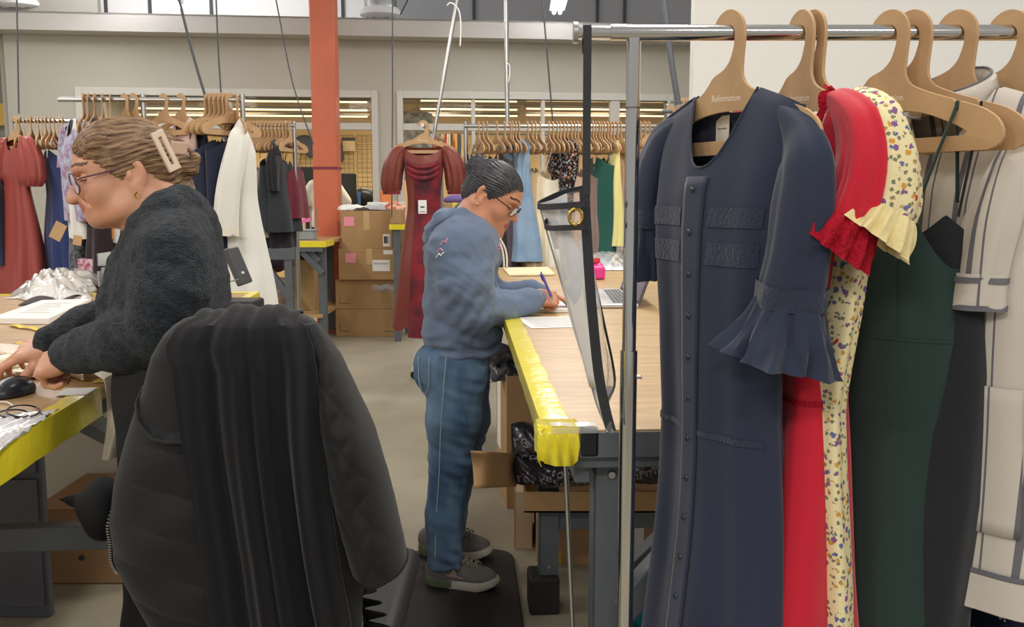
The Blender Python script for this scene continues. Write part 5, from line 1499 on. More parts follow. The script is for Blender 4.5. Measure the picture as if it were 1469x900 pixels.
for i, p in enumerate(zpath):
    if i % 2 == 0: zm.box(p.x - .0026, p.x + .0026, p.y - .004, p.y + .001, p.z - .0011, p.z + .0011)
zo = part(ct_, 'zip_teeth', zm, M_chrome2, smooth=False)
part(ct_, 'zip_tape', MB().tube(zpath, .003, 6), M_inner)
S = SDF(); S.frame()
S.ell(npv(at(148, 730, DY + .02)), (.034, .05, .056), k=0); S.ell(npv(at(134, 722, DY + .03)), (.026, .04, .028), k=.015)
S.chain([npv(at(126, 721, DY + .03)), npv(at(104, 718, DY + .035)), npv(at(84, 717, DY + .04))], [.010, .005, .0015], k=.02)
sdf_link('sleeve_end', [S.mesh(.003)], M_inner, ct_, off=npv(ct_.location))
# shawl hanging over the middle
sh = thing('shawl', 'smooth black shawl hanging in folds over the coat on the chair', 'shawl', (CX(400), DY, CZ(950)))
SYv = [452, 462, 490, 520, 610, 690, 770, 860, 960]; SL = [285, 268, 256, 272, 288, 304, 318, 324, 330]; SRr = [430, 446, 458, 464, 472, 480, 488, 500, 508]
def shawl_pt(u, v):
    if v < .12:
        q = v / .12; py = 452 + 3 * (1 - q); t = q
        xl_, xr_ = np.interp(452, SYv, SL), np.interp(452, SYv, SRr); px = xl_ + (xr_ - xl_) * u
        X = CX(px); Z = CZ(449) + .012 * math.sin(q * PI / 2 + .6) - .1 * max(0, .35 - q)
        arch = 1 - (2 * (px - 365) / 190) ** 2
        fold = .006 * math.sin(u * 17 + 1.2) + .003 * math.sin(u * 41)
        return Vector((X, DY + .05 - .085 * q, CZ(462) + .016 * arch * 1.0 + .010 * math.sin(q * PI) + fold * .5 - .1 * max(0, .3 - q)))
    t = (v - .12) / .88; py = 456 + (960 - 456) * t
    xl_, xr_ = np.interp(py, SYv, SL), np.interp(py, SYv, SRr); px = xl_ + (xr_ - xl_) * u
    b = np.interp(py, RY, RB_); L0, L1 = np.interp(py, RY, XL), np.interp(py, RY, XR)
    w_ = max(-.97, min(.97, 2 * (px - L0) / (L1 - L0) - 1))
    yf = DY - (b + .012) * (1 - abs(w_) ** 2.4) ** .45
    amp = .007 + .012 * min(1, t * 2.2)
    dr = u * 15 + .8 * math.sin(t * 3) + .4
    amp *= .3 + .7 * min(1, max(0, (u - .15) / .4))
    fold = amp * (math.sin(dr) * .8 + .45 * math.sin(dr * 1.9 + 1) + .35 * math.sin(dr * 3.3 + t * 2))
    return Vector((CX(px), min(yf - .012 - fold, yf - .002) , CZ(py)))
part(sh, 'shawl_cloth', MB().grid(shawl_pt, 130, 110), M_shawl, solid=.003)
rz_ = [[at(508 + 5 * v + 14 * math.sin(t * 2.2) + 14 * t * v + 9 * v * math.sin(t * 40), 826 + 110 * t, DY + .03 + .02 * math.cos(t * 33) * v) for v in np.linspace(0, 1.6, 8)] for t in np.linspace(0, 1, 90)]
part(ct_, 'ruffled_edge', MB().loft(rz_, closed=False), M_inner, solid=.002)
# ================================================================== mat
mq = [onz(735, 788, .012), onz(752, 900, .012)]
d_ = (mq[1] - mq[0]).normalized(); nrm = Vector((-d_.y, d_.x, 0))
nrm = nrm if nrm.x < 0 else -nrm
Wm, Lm = .82, 1.5
MM = Matrix(((nrm.x, d_.x, 0, mq[0].x), (nrm.y, d_.y, 0, mq[0].y), (0, 0, 1, 0), (0, 0, 0, 1)))
def rrect(x0, x1, y0, y1, r, n=6):
    o = []
    for cx_, cy_, a0 in ((x1 - r, y1 - r, 0), (x0 + r, y1 - r, 90), (x0 + r, y0 + r, 180), (x1 - r, y0 + r, 270)):
        o += [(cx_ + r * math.cos(math.radians(a0 + 90 * i / n)), cy_ + r * math.sin(math.radians(a0 + 90 * i / n))) for i in range(n + 1)]
    return o
m = MB().prism(rrect(0, Wm, 0, Lm, .09), 0.0005, .016, MM)
single('floor_mat', 'black rubber anti-fatigue mat under the standing woman', 'mat', m, M_rubber, smooth=False, bev=.005)

# ================================================================== things on the right table
TZ = TH
def quad_stack(name, label, cat, corners, h, M, group=None, z=TZ, solid_kids=None, bev=.0008):
    c = [onz(x, y, z) for x, y in corners]; cc = sum(c, Vector((0, 0, 0))) / 4
    vs = [p - cc + Vector((0, 0, .0012)) for p in c] + [p - cc + Vector((0, 0, h)) for p in c]
    o = link(name, MB().add(vs, [(3, 2, 1, 0), (4, 5, 6, 7), (0, 1, 5, 4), (1, 2, 6, 5), (2, 3, 7, 6), (3, 0, 4, 7)]), M, None, smooth=False, bev=bev)
    o.location = cc; tag(o, label, cat, group)
    return o, [p - cc for p in c], h
def ink_lines(o, cs, h, rows, u0=.08, u1=.9, v0=.12, v1=.85, w=.016, name='printed_lines', M=None):
    m = MB()
    for i in range(rows):
        v = v0 + (v1 - v0) * i / max(1, rows - 1); ue = u1 - .25 * ((i * 37) % 5) / 5
        def q(u, vv): return cs[0].lerp(cs[1], u).lerp(cs[3].lerp(cs[2], u), vv) + Vector((0, 0, h + .0006))
        m.add([q(u0, v), q(ue, v), q(ue, v + w), q(u0, v + w)], [(0, 1, 2, 3)])
    return link(name, m, M or M_ink, o, smooth=False)
o, cs, h = quad_stack('paper_stack', 'stack of white sheets under the writing hand', 'papers', [(728, 449), (838, 449), (832, 438), (742, 438)], .014, M_paper)
ink_lines(o, cs, h, 4)
o, cs, h = quad_stack('printed_form', 'single white printed form in front of the paper stack', 'paper', [(762, 472), (842, 470), (836, 455), (738, 456)], .0022, M_paper)
ink_lines(o, cs, h, 7, .1, .92, .1, .85, .025, M=mat('grey_ink', (150, 152, 158), .7))
o, cs, h = quad_stack('manila_folder', 'cream manila folder lying behind the paper stack', 'folder', [(730, 397), (796, 396), (786, 386), (722, 387)], .012, mat('manila', (226, 210, 168), .6))
link('folder_sheet', MB().add([cs[0] + Vector((.01, -.006, .006)), cs[1] + Vector((-.006, -.006, .006)), cs[1] + Vector((-.006, 0, .0065)), cs[0] + Vector((.01, 0, .0065))], [(0, 1, 2, 3)]), M_paper, o, smooth=False)
# pen in the hand
pa, pb = at(777, 393, AY + .03), at(793, 431, AY + .0)
pn = thing('pen', 'purple ballpoint pen in the hand of the writing woman', 'pen', pb)
d_ = (pa - pb).normalized()
part(pn, 'barrel', MB().tube([pb + d_ * .012, pb + d_ * .10], .0048, 12), mat('purple_pen', (74, 60, 150), .3))
part(pn, 'tip', MB().tube([pb, pb + d_ * .012], [.001, .0044], 10), M_chrome2)
part(pn, 'clip', MB().bar(pb + d_ * .075 + Vector((-.006, 0, 0)), pb + d_ * .104 + Vector((-.006, 0, 0)), .002, .004), mat('purple_pen', (74, 60, 150), .3), smooth=False)
part(pn, 'button', MB().tube([pb + d_ * .10, pb + d_ * .112], .0026, 8), mat('purple_pen', (74, 60, 150), .3))
# laptop
h0, h1 = onz(916, 443, TZ), onz(889, 419, TZ); b0_, b1_ = onz(856, 443, TZ), onz(846, 420, TZ)
lp = thing('laptop', 'open silver laptop on the right table, partly behind the chrome post', 'laptop', (h0 + b1_) / 2)
ux = (h0 - b0_); up_ = Vector((0, 0, 1))
def lq(u, v, z): return b0_.lerp(h0, u).lerp(b1_.lerp(h1, u), v) + Vector((0, 0, z))
bm_ = MB().add([lq(0, 0, .002), lq(1, 0, .002), lq(1, 1, .002), lq(0, 1, .002), lq(0, 0, .016), lq(1, 0, .016), lq(1, 1, .016), lq(0, 1, .016)], [(3, 2, 1, 0), (4, 5, 6, 7), (0, 1, 5, 4), (1, 2, 6, 5), (2, 3, 7, 6), (3, 0, 4, 7)])
M_alu = mat('aluminium', (196, 196, 198), .35, .6)
part(lp, 'base', bm_, M_alu, smooth=False, bev=.003)
km = MB()
for r_ in range(5):
    for c_ in range(11):
        u0, v0 = .42 + r_ * .105, .08 + c_ * .077
        km.add([lq(u0, v0, .0168), lq(u0 + .09, v0, .0168), lq(u0 + .09, v0 + .064, .0168), lq(u0, v0 + .064, .0168)], [(0, 1, 2, 3)])
part(lp, 'keyboard', km, mat('dark_keys', (70, 74, 78), .5), smooth=False)
part(lp, 'trackpad', MB().add([lq(.08, .33, .0166), lq(.36, .33, .0166), lq(.36, .67, .0166), lq(.08, .67, .0166)], [(0, 1, 2, 3)]), mat('trackpad', (180, 180, 182), .3), smooth=False)
vn = (h1 - h0).normalized(); od = Vector((vn.y, -vn.x, 0)); od = od if od.x > 0 else -od
sd = (od * .36 + up_).normalized() * .2
def lqs(u, v, t): return h0.lerp(h1, u) + Vector((0, 0, .014)) + sd * v + od * t
sm = MB().add([lqs(0, 0, 0), lqs(1, 0, 0), lqs(1, 1, 0), lqs(0, 1, 0), lqs(0, 0, .006), lqs(1, 0, .006), lqs(1, 1, .006), lqs(0, 1, .006)], [(0, 1, 2, 3), (7, 6, 5, 4), (0, 4, 5, 1), (1, 5, 6, 2), (2, 6, 7, 3), (3, 7, 4, 0)])
lid = part(lp, 'lid', sm, mat('dark_alu', (86, 84, 90), .35, .5), smooth=False, bev=.0015)
q = MB().add([lqs(.04, .06, -.001), lqs(.96, .06, -.001), lqs(.96, .95, -.001), lqs(.04, .95, -.001)], [(0, 1, 2, 3)]).shift(-lp.location)
link('screen', q, mat('dim_screen', (128, 116, 122), .15, emit=.12), lid, smooth=False)
# pink tape dispenser
c = onz(858, 401, TZ); t = thing('tape_dispenser', 'hot pink tape dispenser with a red-edged roll, behind the laptop', 'tape dispenser', c)
S = SDF(); S.frame(); S.box(npv(c) + [.0, .03, .035], (.034, .06, .034), .014, k=0); S.box(npv(c) + [-.0, .075, .062], (.024, .03, .02), .012, k=.015)
S.half(npv(c) + [0, 0, .0015], (0, 0, -1))
sdf_link('housing', [S.mesh(.0035)], mat('hot_pink', (228, 62, 150), .35), t, off=npv(c))
part(t, 'tape_roll', MB().lathe([(.014, 0), (.034, 0), (.034, .02), (.014, .02), (.014, 0)], c + Vector((-.018, .07, .082)), 24), mat('red_roll', (210, 62, 66), .3))
part(t, 'roll_core', MB().lathe([(.0, .021), (.02, .021), (.02, .034), (.0, .034)], c + Vector((-.018, .07, .082)), 20), film('core_plastic', (230, 225, 225), .5, .2))
# white plastic garment pack
cs = [onz(838, 389, TZ), onz(900, 389, TZ), onz(900, 366, TZ), onz(842, 367, TZ)]
mb = MB().grid(lambda u, v: cs[0].lerp(cs[1], u).lerp(cs[3].lerp(cs[2], u), v) + Vector((0, 0, .004 + .05 * (math.sin(PI * u) * math.sin(PI * v)) ** .5 + .006 * math.sin(u * 23 + v * 7) * math.sin(v * 17))), 40, 26)
single('poly_pack', 'shiny white plastic garment pack at the back of the right table', 'plastic pack', mb, mat('white_poly', (222, 226, 232), .15, bump=.3, bscale=30, coat=.5), solid=.002)

# ================================================================== things under the right table
def slab_px(px0, px1, py0, py1, Y, dep): 
    a = at(px0, py1, Y); b = at(px1, py0, Y); return a, b
# lower carton with label
t, w_, h_ = carton('brown carton with a white label on the floor under the right table', 770, 1010, 745, 818, 3.46, .5, None, False, M_card2)
part(t, 'address_label', MB().box(w_ * .0 - .10, .09, -.003, -.001, h_ * .25, h_ * .98), M_paper, world=False, smooth=False)
part(t, 'printed_lines', MB().box(-.08, .04, -.0045, -.003, h_ * .85, h_ * .87).box(-.08, .02, -.0045, -.003, h_ * .7, h_ * .72).box(-.08, .05, -.0045, -.003, h_ * .55, h_ * .57).box(-.08, .01, -.0045, -.003, h_ * .4, h_ * .42), mat('grey_ink', (150, 152, 158), .7), world=False, smooth=False)
x_ = at(794, 805, 3.46).x - t.location.x
part(t, 'yellow_sticker', MB().box(x_ - .03, x_ + .03, -.003, -.001, .015, .075), mat('yellow_sticker', (196, 170, 40), .5), world=False, smooth=False)
# shallow tray on the cross beam, holding the mailers
a = at(752, 736, 3.0); b = at(1010, 706, 3.0)
t = thing('cardboard_tray', 'shallow cardboard tray on the cross beam under the right table', 'tray', ((a.x + b.x) / 2, 3.0, a.z))
hw2 = (b.x - a.x) / 2; zt = b.z - a.z
part(t, 'tray_floor', MB().box(-hw2, hw2, 0, .9, 0, .006), M_card2, world=False, smooth=False)
for nm, bx in (('front_wall', (-hw2, hw2, 0, .006, 0, zt)), ('side_wall', (-hw2, -hw2 + .006, .006, .9, 0, zt)), ('side_wall', (hw2 - .006, hw2, .006, .9, 0, zt))):
    part(t, nm, MB().box(*bx), M_card, world=False, smooth=False)
fa = [at(676, 647, 2.72), at(742, 651, 3.02), at(740, 700, 2.98), at(681, 703, 2.68)]
part(t, 'open_flap', MB().grid(lambda u, v: fa[0].lerp(fa[1], u).lerp(fa[3].lerp(fa[2], u), v) + Vector((0, .03 * math.sin(v * PI), -.0 if v < .6 else .004)), 4, 10), M_card, solid=.005)
# black mailers
M_poly = mat('black_poly', (40, 38, 42), .22, bump=.7, bscale=26, coat=.4)
M_print = mat('mailer_print', (190, 178, 188), .4)
def mailer(label, px0, px1, py0, py1, Y, th, txt, seed, rot=0):
    a = at(px0, py1, Y); b = at(px1, py0, Y); cxm = (a.x + b.x) / 2; wz = b.x - a.x; hz = b.z - a.z
    t = thing('poly_mailer', label, 'mailer', (cxm, Y + th / 2, a.z), 0, 'poly mailers under the right table')
    def fp(u, v, s):
        e = (max(0, math.sin(PI * u)) * max(0, math.sin(PI * v))) ** .4
        n = .008 * math.sin(u * 21 + seed + 3 * v) * math.sin(v * 13 + seed * 2) + .004 * math.sin(u * 47 + v * 31)
        return Vector((-wz / 2 + wz * u, s * (th / 2 * e + n * e), hz * v + .01 * math.sin(u * 9 + seed) * v + .0))
    part(t, 'pouch', MB().grid(lambda u, v: fp(u, v, -1), 50, 24).grid(lambda u, v: fp(u, v, 1), 50, 24), M_poly, world=False)
    for k, (tx, sz, u0, v0) in enumerate(txt):
        tm = text_mb(tx, sz, .0005, Matrix.Rotation(math.radians(rot), 4, 'Z'), 'LEFT')
        vs = []
        for p in tm.v:
            u = u0 + p[0] / wz; v = v0 + p[1] / hz
            q = fp(min(1, max(0, u)), min(1, max(0, v)), -1); vs.append((q.x, q.y - .0035, q.z))
        tm.v = vs; part(t, 'lettering', tm, M_print, world=False, smooth=False)
    return t
mailer('upper crumpled black plastic mailer with pale lettering, beside the inner table leg', 733, 845, 622, 676, 2.96, .22, [('reformation', .075, .10, .25), ('re', .06, .02, .62)], .4, 10)
mailer('lower black plastic mailer with pale lettering lying in the tray', 736, 862, 668, 708, 2.92, .2, [('reformation', .048, .3, .5), ('reformation', .044, .4, .1), ('re', .05, .04, .35)], 1.7, 12)
mailer('black plastic mailer at the tray end by the chrome post', 872, 1000, 655, 706, 2.95, .24, [('reformation', .05, .06, .3)], 3.1, 14)
# tall narrow carton behind the inner leg
a = at(728, 652, 4.1); b = at(764, 540, 4.1)
t = thing('cardboard_box', 'tall open carton behind the inner leg of the right table, white paper on its side', 'box', ((a.x + b.x) / 2, 4.1, 0))
x0 = a.x - t.location.x; x1 = x0 + .5; ztp = b.z
side = at(713, 545, 4.45).x - t.location.x
m = MB().add([(x0, 0, 0), (x1, 0, 0), (x1, 0, ztp), (x0, 0, ztp)], [(0, 1, 2, 3)])
part(t, 'front_panel', m, M_card2, world=False, smooth=False, solid=.006)
part(t, 'side_panel', MB().add([(x0, 0, 0), (side, .38, 0), (side, .38, ztp), (x0, 0, ztp)], [(0, 1, 2, 3)]), M_card, world=False, smooth=False, solid=.006)
part(t, 'back_panel', MB().add([(side, .38, 0), (side + .5, .38, 0), (side + .5, .38, ztp), (side, .38, ztp)], [(0, 1, 2, 3)]), M_card2, world=False, smooth=False, solid=.006)
dx = side - x0
part(t, 'shipping_paper', MB().add([(x0 + dx * .55 - .004, .38 * .55, ztp * .35), (x0 + dx * .9 - .004, .38 * .9, ztp * .35), (x0 + dx * .9 - .004, .38 * .9, ztp * .95), (x0 + dx * .55 - .004, .38 * .55, ztp * .95)], [(0, 1, 2, 3)]), M_paper, world=False, smooth=False)
S = SDF(); S.frame(); c = npv(at(738, 522, 4.3)); r = RNG.random((14, 3)) - .5
for q in r: S.ell(c + q * [.16, .2, .12], (.08 + .03 * q[0], .07, .055), k=.012)
S.half(c + [0, 0, -.055], (0, 0, -1))
sdf_link('plastic_bag', [S.mesh(.006, lambda P, d: d + .006 * vnoise(P, 60, .7) + .004 * np.abs(vnoise(P, 110, 1.7)))], mat('dark_film', (62, 64, 70), .18, coat=.4), None)
o = bpy.data.objects['plastic_bag']; tag(o, 'crumpled dark plastic bag on top of the tall carton by the table edge', 'bag')
t, w_, h_ = carton('pale carton standing on the floor behind the far table leg', 738, 764, 706, 800, 3.62, .3, None, False, mat('pale_card', (206, 180, 146), .7))
part(t, 'edge_fold', MB().box(-w_ - .001, -w_ + .003, -.002, .3, 0, h_ + .002), M_card, world=False, smooth=False)
# teal cloth bag on the floor
S = SDF(); S.frame(); c = npv(onz(905, 905, .0)) * [1, 1, 0]
c = np.array([at(908, 900, 2.35).x, 2.35, 0.0])
S.ell(c + [-.05, 0, .24], (.045, .1, .20), R=rotm(0, 14, 0), k=0); S.ell(c + [.05, .02, .22], (.09, .1, .21), k=.015); S.ell(c + [.0, 0, .04], (.14, .12, .06), k=.03)
S.cap(c + [.0, -.06, .45], c + [0, -.02, .25], .035, .045, k=.02, op='-'); S.half(c + [0, 0, .002], (0, 0, -1))
tb_ = bpy.data.objects.new('cloth_bag', None)
o = sdf_link('cloth_bag', [S.mesh(.006, lambda P, d: d + .004 * vnoise(P, 55, .2))], mat('teal_cloth', (38, 150, 160), .6, var=.1, vscale=14), None); tag(o, 'teal cloth bag on the floor behind the chrome post', 'bag')

# ================================================================== things on the left table
def tpt(px, py, dz=0.0): return onz(px, py, TH + dz)
# clear crumpled plastic bag
cs = [tpt(8, 430), tpt(130, 434), tpt(150, 398), tpt(52, 402)]
def crum(u, v):
    e = (math.sin(PI * u) * math.sin(PI * v)) ** .55 if 0 < u < 1 and 0 < v < 1 else 0
    n = noise.noise(Vector((u * 4.5, v * 3.5, 2.2))) * .6 + abs(noise.noise(Vector((u * 10, v * 8, 5.1)))) * .5
    return cs[0].lerp(cs[1], u).lerp(cs[3].lerp(cs[2], u), v) + Vector((.01 * math.sin(v * 20), .02 * math.sin(u * 17), .003 + e * (.05 + .10 * n)))
single('plastic_bag', 'crumpled white translucent plastic bag at the back of the left table', 'bag', MB().grid(crum, 70, 50), mat('milky_plastic', (224, 220, 214), .12, bump=.5, bscale=24, coat=.6), solid=.0015)
# dark folded cloth
cs2 = [tpt(26, 440), tpt(96, 436), tpt(124, 429), tpt(58, 430)]
single('folded_garment', 'thin dark plum garment folded behind the paper pad', 'garment', MB().grid(lambda u, v: cs2[0].lerp(cs2[1], u).lerp(cs2[3].lerp(cs2[2], u), v) + Vector((0, 0, .004 + .022 * (math.sin(PI * v)) * (.5 + .5 * math.sin(u * 8)))), 24, 10), mat('plum_cloth', (72, 60, 64), .8), solid=.002)
o, cs, h = quad_stack('paper_pad', 'thick white pad of printed sheets on the left table', 'papers', [(-14, 465), (70, 466), (131, 436), (60, 438)], .02, M_paper)
ink_lines(o, cs, h, 6, .25, .8, .25, .75, .03, M=mat('pale_ink', (206, 200, 188), .7))
# measuring tapes
def tape(name, label, pts, w, wob_=.004):
    P = smooth_poly([tpt(x, y, .004) for x, y in pts], False, 8); rings = []
    for i, p in enumerate(P):
        d = (P[min(i + 1, len(P) - 1)] - P[max(i - 1, 0)]).normalized(); a = Vector((-d.y, d.x, 0)).normalized()
        z = Vector((0, 0, wob_ * abs(math.sin(i * .35))))
        rings.append([p + a * w / 2 + z, p - a * w / 2 + z])
    t = thing(name, label, 'tape measure', P[len(P) // 2], 0)
    part(t, 'tape_strip', MB().loft(rings, closed=False), mat('tape_measure_yellow', (240, 200, 30), .4), solid=.0008)
    mk = MB()
    for i in range(2, len(P) - 2, 2):
        a, b = Vector(rings[i][0]), Vector(rings[i][1]); d = (P[i + 1] - P[i]) * .14; k = .45 if i % 4 else .7
        mk.add([a + Vector((0, 0, .0012)), a.lerp(b, k) + Vector((0, 0, .0012)), a.lerp(b, k) + d + Vector((0, 0, .0012)), a + d + Vector((0, 0, .0012))], [(0, 1, 2, 3)])
    part(t, 'tape_marks', mk, M_ink, smooth=False)
tape('measuring_tape', 'yellow measuring tape with black marks in front of the white pad', [(17, 466), (32, 470), (50, 472), (68, 478)], .026)
tape('measuring_tape', 'yellow measuring tape held under the hands of the woman in the cardigan', [(-6, 524), (10, 526), (22, 529), (38, 524), (62, 513), (74, 508)], .024, .006)
tape('measuring_tape', 'short yellow tape end lying behind the far hand', [(20, 493), (32, 493), (46, 494)], .02)
# cream cloth across the table, over the edge
M_creamcl = mat('cream_cloth', (240, 230, 210), .8, bump=.15, bscale=220, sheen=.2)
cl = thing('cream_garment', 'cream cloth spread under the hands and hanging over the table edge', 'garment', tpt(90, 525))
def cl1(u, v):
    x = -20 + 140 * u; y0 = np.interp(x, [-20, 20, 70, 120], [500, 498, 512, 516]); y1 = np.interp(x, [-20, 10, 60, 90, 120], [542, 543, 540, 536, 545])
    y = y0 + (y1 - y0) * v
    z = .005 + .022 * math.sin(PI * v) ** 1.0 * (.6 + .4 * math.sin(u * 9)) + .010 * math.sin(v * 11 + u * 6) ** 2
    if v > .92: z *= .6
    return tpt(x, y, z)
part(cl, 'flat_part', MB().grid(cl1, 46, 22), M_creamcl, solid=.002)
e1, e2 = tpt(138, 561), tpt(178, 522)
def cl2(u, v):
    # over the edge and down
    L = .16
    a = tpt(92 + 34 * u, 540 - 14 * u); b = e1 + Vector((-.012 + .082 * u, .02 + .13 * u, 0))
    k = .22
    if v < k:
        q = v / k; p = a.lerp(b, q); p.z = TH + .02 + .012 * math.sin(q * PI) + .006 * math.sin(u * 13); 
        return p + Vector((.022 * q, 0, 0))
    q = (v - k) / (1 - k)
    f = .018 * math.sin(u * 11 + .8 + q) * min(1, q * 2 + .2)
    dn = L * q
    return b + Vector((.022 + .008 * math.sin(q * PI) - .012 * q, f * 1.2 - .03 * math.sin(q * PI * .5), .012 * (1 - q) - dn + .012 * u * q))
part(cl, 'hanging_part', MB().grid(cl2, 40, 60), M_creamcl, solid=.002)
single('folded_garment', 'small pale folded cloth at the left photo edge beside the hands', 'garment', MB().grid(lambda u, v: tpt(-18 + 60 * u - 8 * v, 512 - 22 * v + 6 * u, .006 + .03 * math.sin(PI * v) * math.sin(PI * min(1, u * .8 + .2)) + .006 * math.sin(u * 10)), 20, 10), mat('pale_satin', (228, 214, 196), .5), solid=.002)
# mouse
c = tpt(20, 567); S = SDF(); S.frame()
ax_ = math.degrees(math.atan2((tpt(55, 552) - tpt(-12, 572)).y, (tpt(55, 552) - tpt(-12, 572)).x))
Rm = rotm(0, 0, ax_)
S.ell(npv(c) + [0, 0, .006], (.058, .033, .034), R=Rm, k=0); S.half(npv(c) + [0, 0, .002], (0, 0, -1))
t = thing('computer_mouse', 'black and grey computer mouse on the left table', 'computer mouse', c)
sdf_link('shell', [S.mesh(.002)], [mat('mouse_black', (40, 44, 50), .28), mat('mouse_grey', (120, 126, 132), .35)], t, lambda C: ((((C - npv(c)) @ Rm)[:, 0] < -.002) & (((C - npv(c)) @ Rm)[:, 1] > -.008) & (C[:, 2] > TH + .02)).astype(int), off=npv(c))
rr = [Vector(npv(c) + Rm @ np.array([x, -.006 - .10 * (x - .0) * .1, .006 + .0335 * math.sqrt(max(0, 1 - (x / .058) ** 2))])) for x in np.linspace(-.05, .045, 14)]
part(t, 'seam', MB().tube(rr, .0012, 6), M_black)
# loops of thin black cord (spectacle shape) and plastic sheet
cb = MB()
def lp_(cx, cy, rx, ry, a0=0, a1=2 * PI, rot=0, n=26): return [tpt(cx + rx * math.cos(a) * math.cos(rot) - ry * math.sin(a) * math.sin(rot), cy + rx * math.cos(a) * math.sin(rot) + ry * math.sin(a) * math.cos(rot), .008 + .004 * math.sin(a * 3)) for a in np.linspace(a0, a1, n)]
cb.tube(lp_(33, 590, 24, 8.5), .0016, 6).tube(lp_(20, 594, 22, 6, .4, 5.9), .0016, 6).tube([tpt(56, 591, .01), tpt(62, 596, .008), tpt(69, 597, .006), tpt(60, 598, .006)], .0016, 6)
single('cord_loop', 'thin black cord loops lying on the clear plastic sheet', 'cord', cb, M_black)
ps = [tpt(-20, 604), tpt(86, 590), tpt(20, 640), tpt(-20, 680)]
def psf(u, v):
    a = tpt(-20, 602).lerp(tpt(84, 590), u); b = tpt(-20, 672).lerp(tpt(12, 640), u)
    return a.lerp(b, v) + Vector((0, 0, .004 + .004 * math.sin(u * 14 + v * 30) * math.sin(v * 7) + .003 * abs(noise.noise(Vector((u * 8, v * 14, 0))))))
single('plastic_sheet', 'shiny clear plastic sheet at the near corner of the left table', 'plastic sheet', MB().grid(psf, 40, 40), mat('shiny_film', (226, 226, 226), .12, bump=.35, bscale=30, coat=.5), solid=.001)
pe = [tpt(-10, 578, .004), tpt(8, 577, .004), tpt(18, 582, .004), tpt(20, 586, .004)]
single('string', 'cream string end between the mouse and the black cord', 'cord', MB().tube(smooth_poly(pe, False, 5), .002, 6), M_cord)
# clear trays and boxes at the back
tr_ = thing('acrylic_organiser', 'clear acrylic desk organiser with papers, behind the cardigan woman', 'organiser', tpt(162, 412))
M_acr = film('clear_acrylic', (226, 228, 228), .22, .05)
for k, (x0, x1, y0, y1) in enumerate(((140, 186, 364, 382), (146, 192, 384, 402))):
    Yk = tpt(160, 412).y
    a = at(x0, y1, Yk); b = at(x1, y0, Yk)
    part(tr_, 'tray', MB().box(a.x, b.x, Yk, Yk + .004, a.z, b.z).box(a.x, b.x, Yk, Yk + .2, a.z, a.z + .004).box(a.x, a.x + .004, Yk, Yk + .2, a.z, b.z).box(b.x - .004, b.x, Yk, Yk + .2, a.z, b.z), M_acr, smooth=False)
    part(tr_, 'paper_pile', MB().box(a.x + .03, b.x - .01, Yk + .02, Yk + .18, a.z + .005, a.z + .03), M_paper, smooth=False)
a = at(140, 405, Yk)
for px in (140, 187):
    x = at(px, 402, Yk).x; part(tr_, 'foot_frame', MB().box(x, x + .008, Yk, Yk + .2, TH + .001, a.z + .05), M_acr, smooth=False)
Yb = tpt(120, 398).y
def box_px(name, label, cat, x0, x1, y0, y1, Y, dep, M, **k):
    a = at(x0, y1, Y); b = at(x1, y0, Y); return single(name, label, cat, MB().box(a.x, b.x, Y, Y + dep, a.z, b.z), M, smooth=False, bev=.003, **k)
M_pkf = mat('pink_floral', (226, 196, 204), .7, rgb2=(166, 70, 106), vscale=55)
box_px('patterned_box', 'small pink and white floral box at the back of the left table', 'box', 112, 134, 372, 396, Yb, .12, M_pkf)
mb = MB(); p = [at(125, 327, Yb + .05), at(136, 329, Yb + .05), at(146, 384, Yb + .05), at(137, 384, Yb + .05)]
mb.add(p + [q + Vector((0, .06, 0)) for q in p], [(0, 1, 2, 3), (7, 6, 5, 4), (0, 4, 5, 1), (1, 5, 6, 2), (2, 6, 7, 3), (3, 7, 4, 0)])
single('leaning_binder', 'pale pink binder leaning beside the acrylic organiser', 'binder', mb, mat('pale_binder', (214, 188, 186), .5), smooth=False)
# black desk phone near the far end
cY = 3.35; pc = Vector((at(340, 410, cY).x, cY, TH))
ph = thing('card_terminal', 'black desk phone with tilted screen beside the cardigan woman', 'phone', (pc.x - .0, cY, TH))
ph.name = 'desk_phone'
part(ph, 'base', MB().box(pc.x - .075, pc.x + .055, cY, cY + .16, TH + .001, TH + .045), M_black, smooth=False, bev=.01)
a, b = at(330, 356, cY + .03), at(352, 408, cY + .03)
part(ph, 'screen_panel', MB().bar(a, b, .12, .026, up=(1, 0, .3)), mat('phone_grey', (70, 74, 78), .35), smooth=False, bev=.005)
a2, b2 = at(352, 388, cY + .02), at(356, 391, cY + .02)
part(ph, 'white_sticker', MB().box(a2.x, b2.x, cY - .03, cY - .028, b2.z, a2.z), M_paper, smooth=False)
part(ph, 'cradle', MB().box(pc.x - .11, pc.x - .06, cY + .02, cY + .14, TH + .001, TH + .07), M_black, smooth=False, bev=.008)
part(ph, 'cable', MB().tube([at(322, 406, cY - .02), at(334, 403, cY - .03), at(343, 401, cY - .03)], .003, 6), M_chrome2)
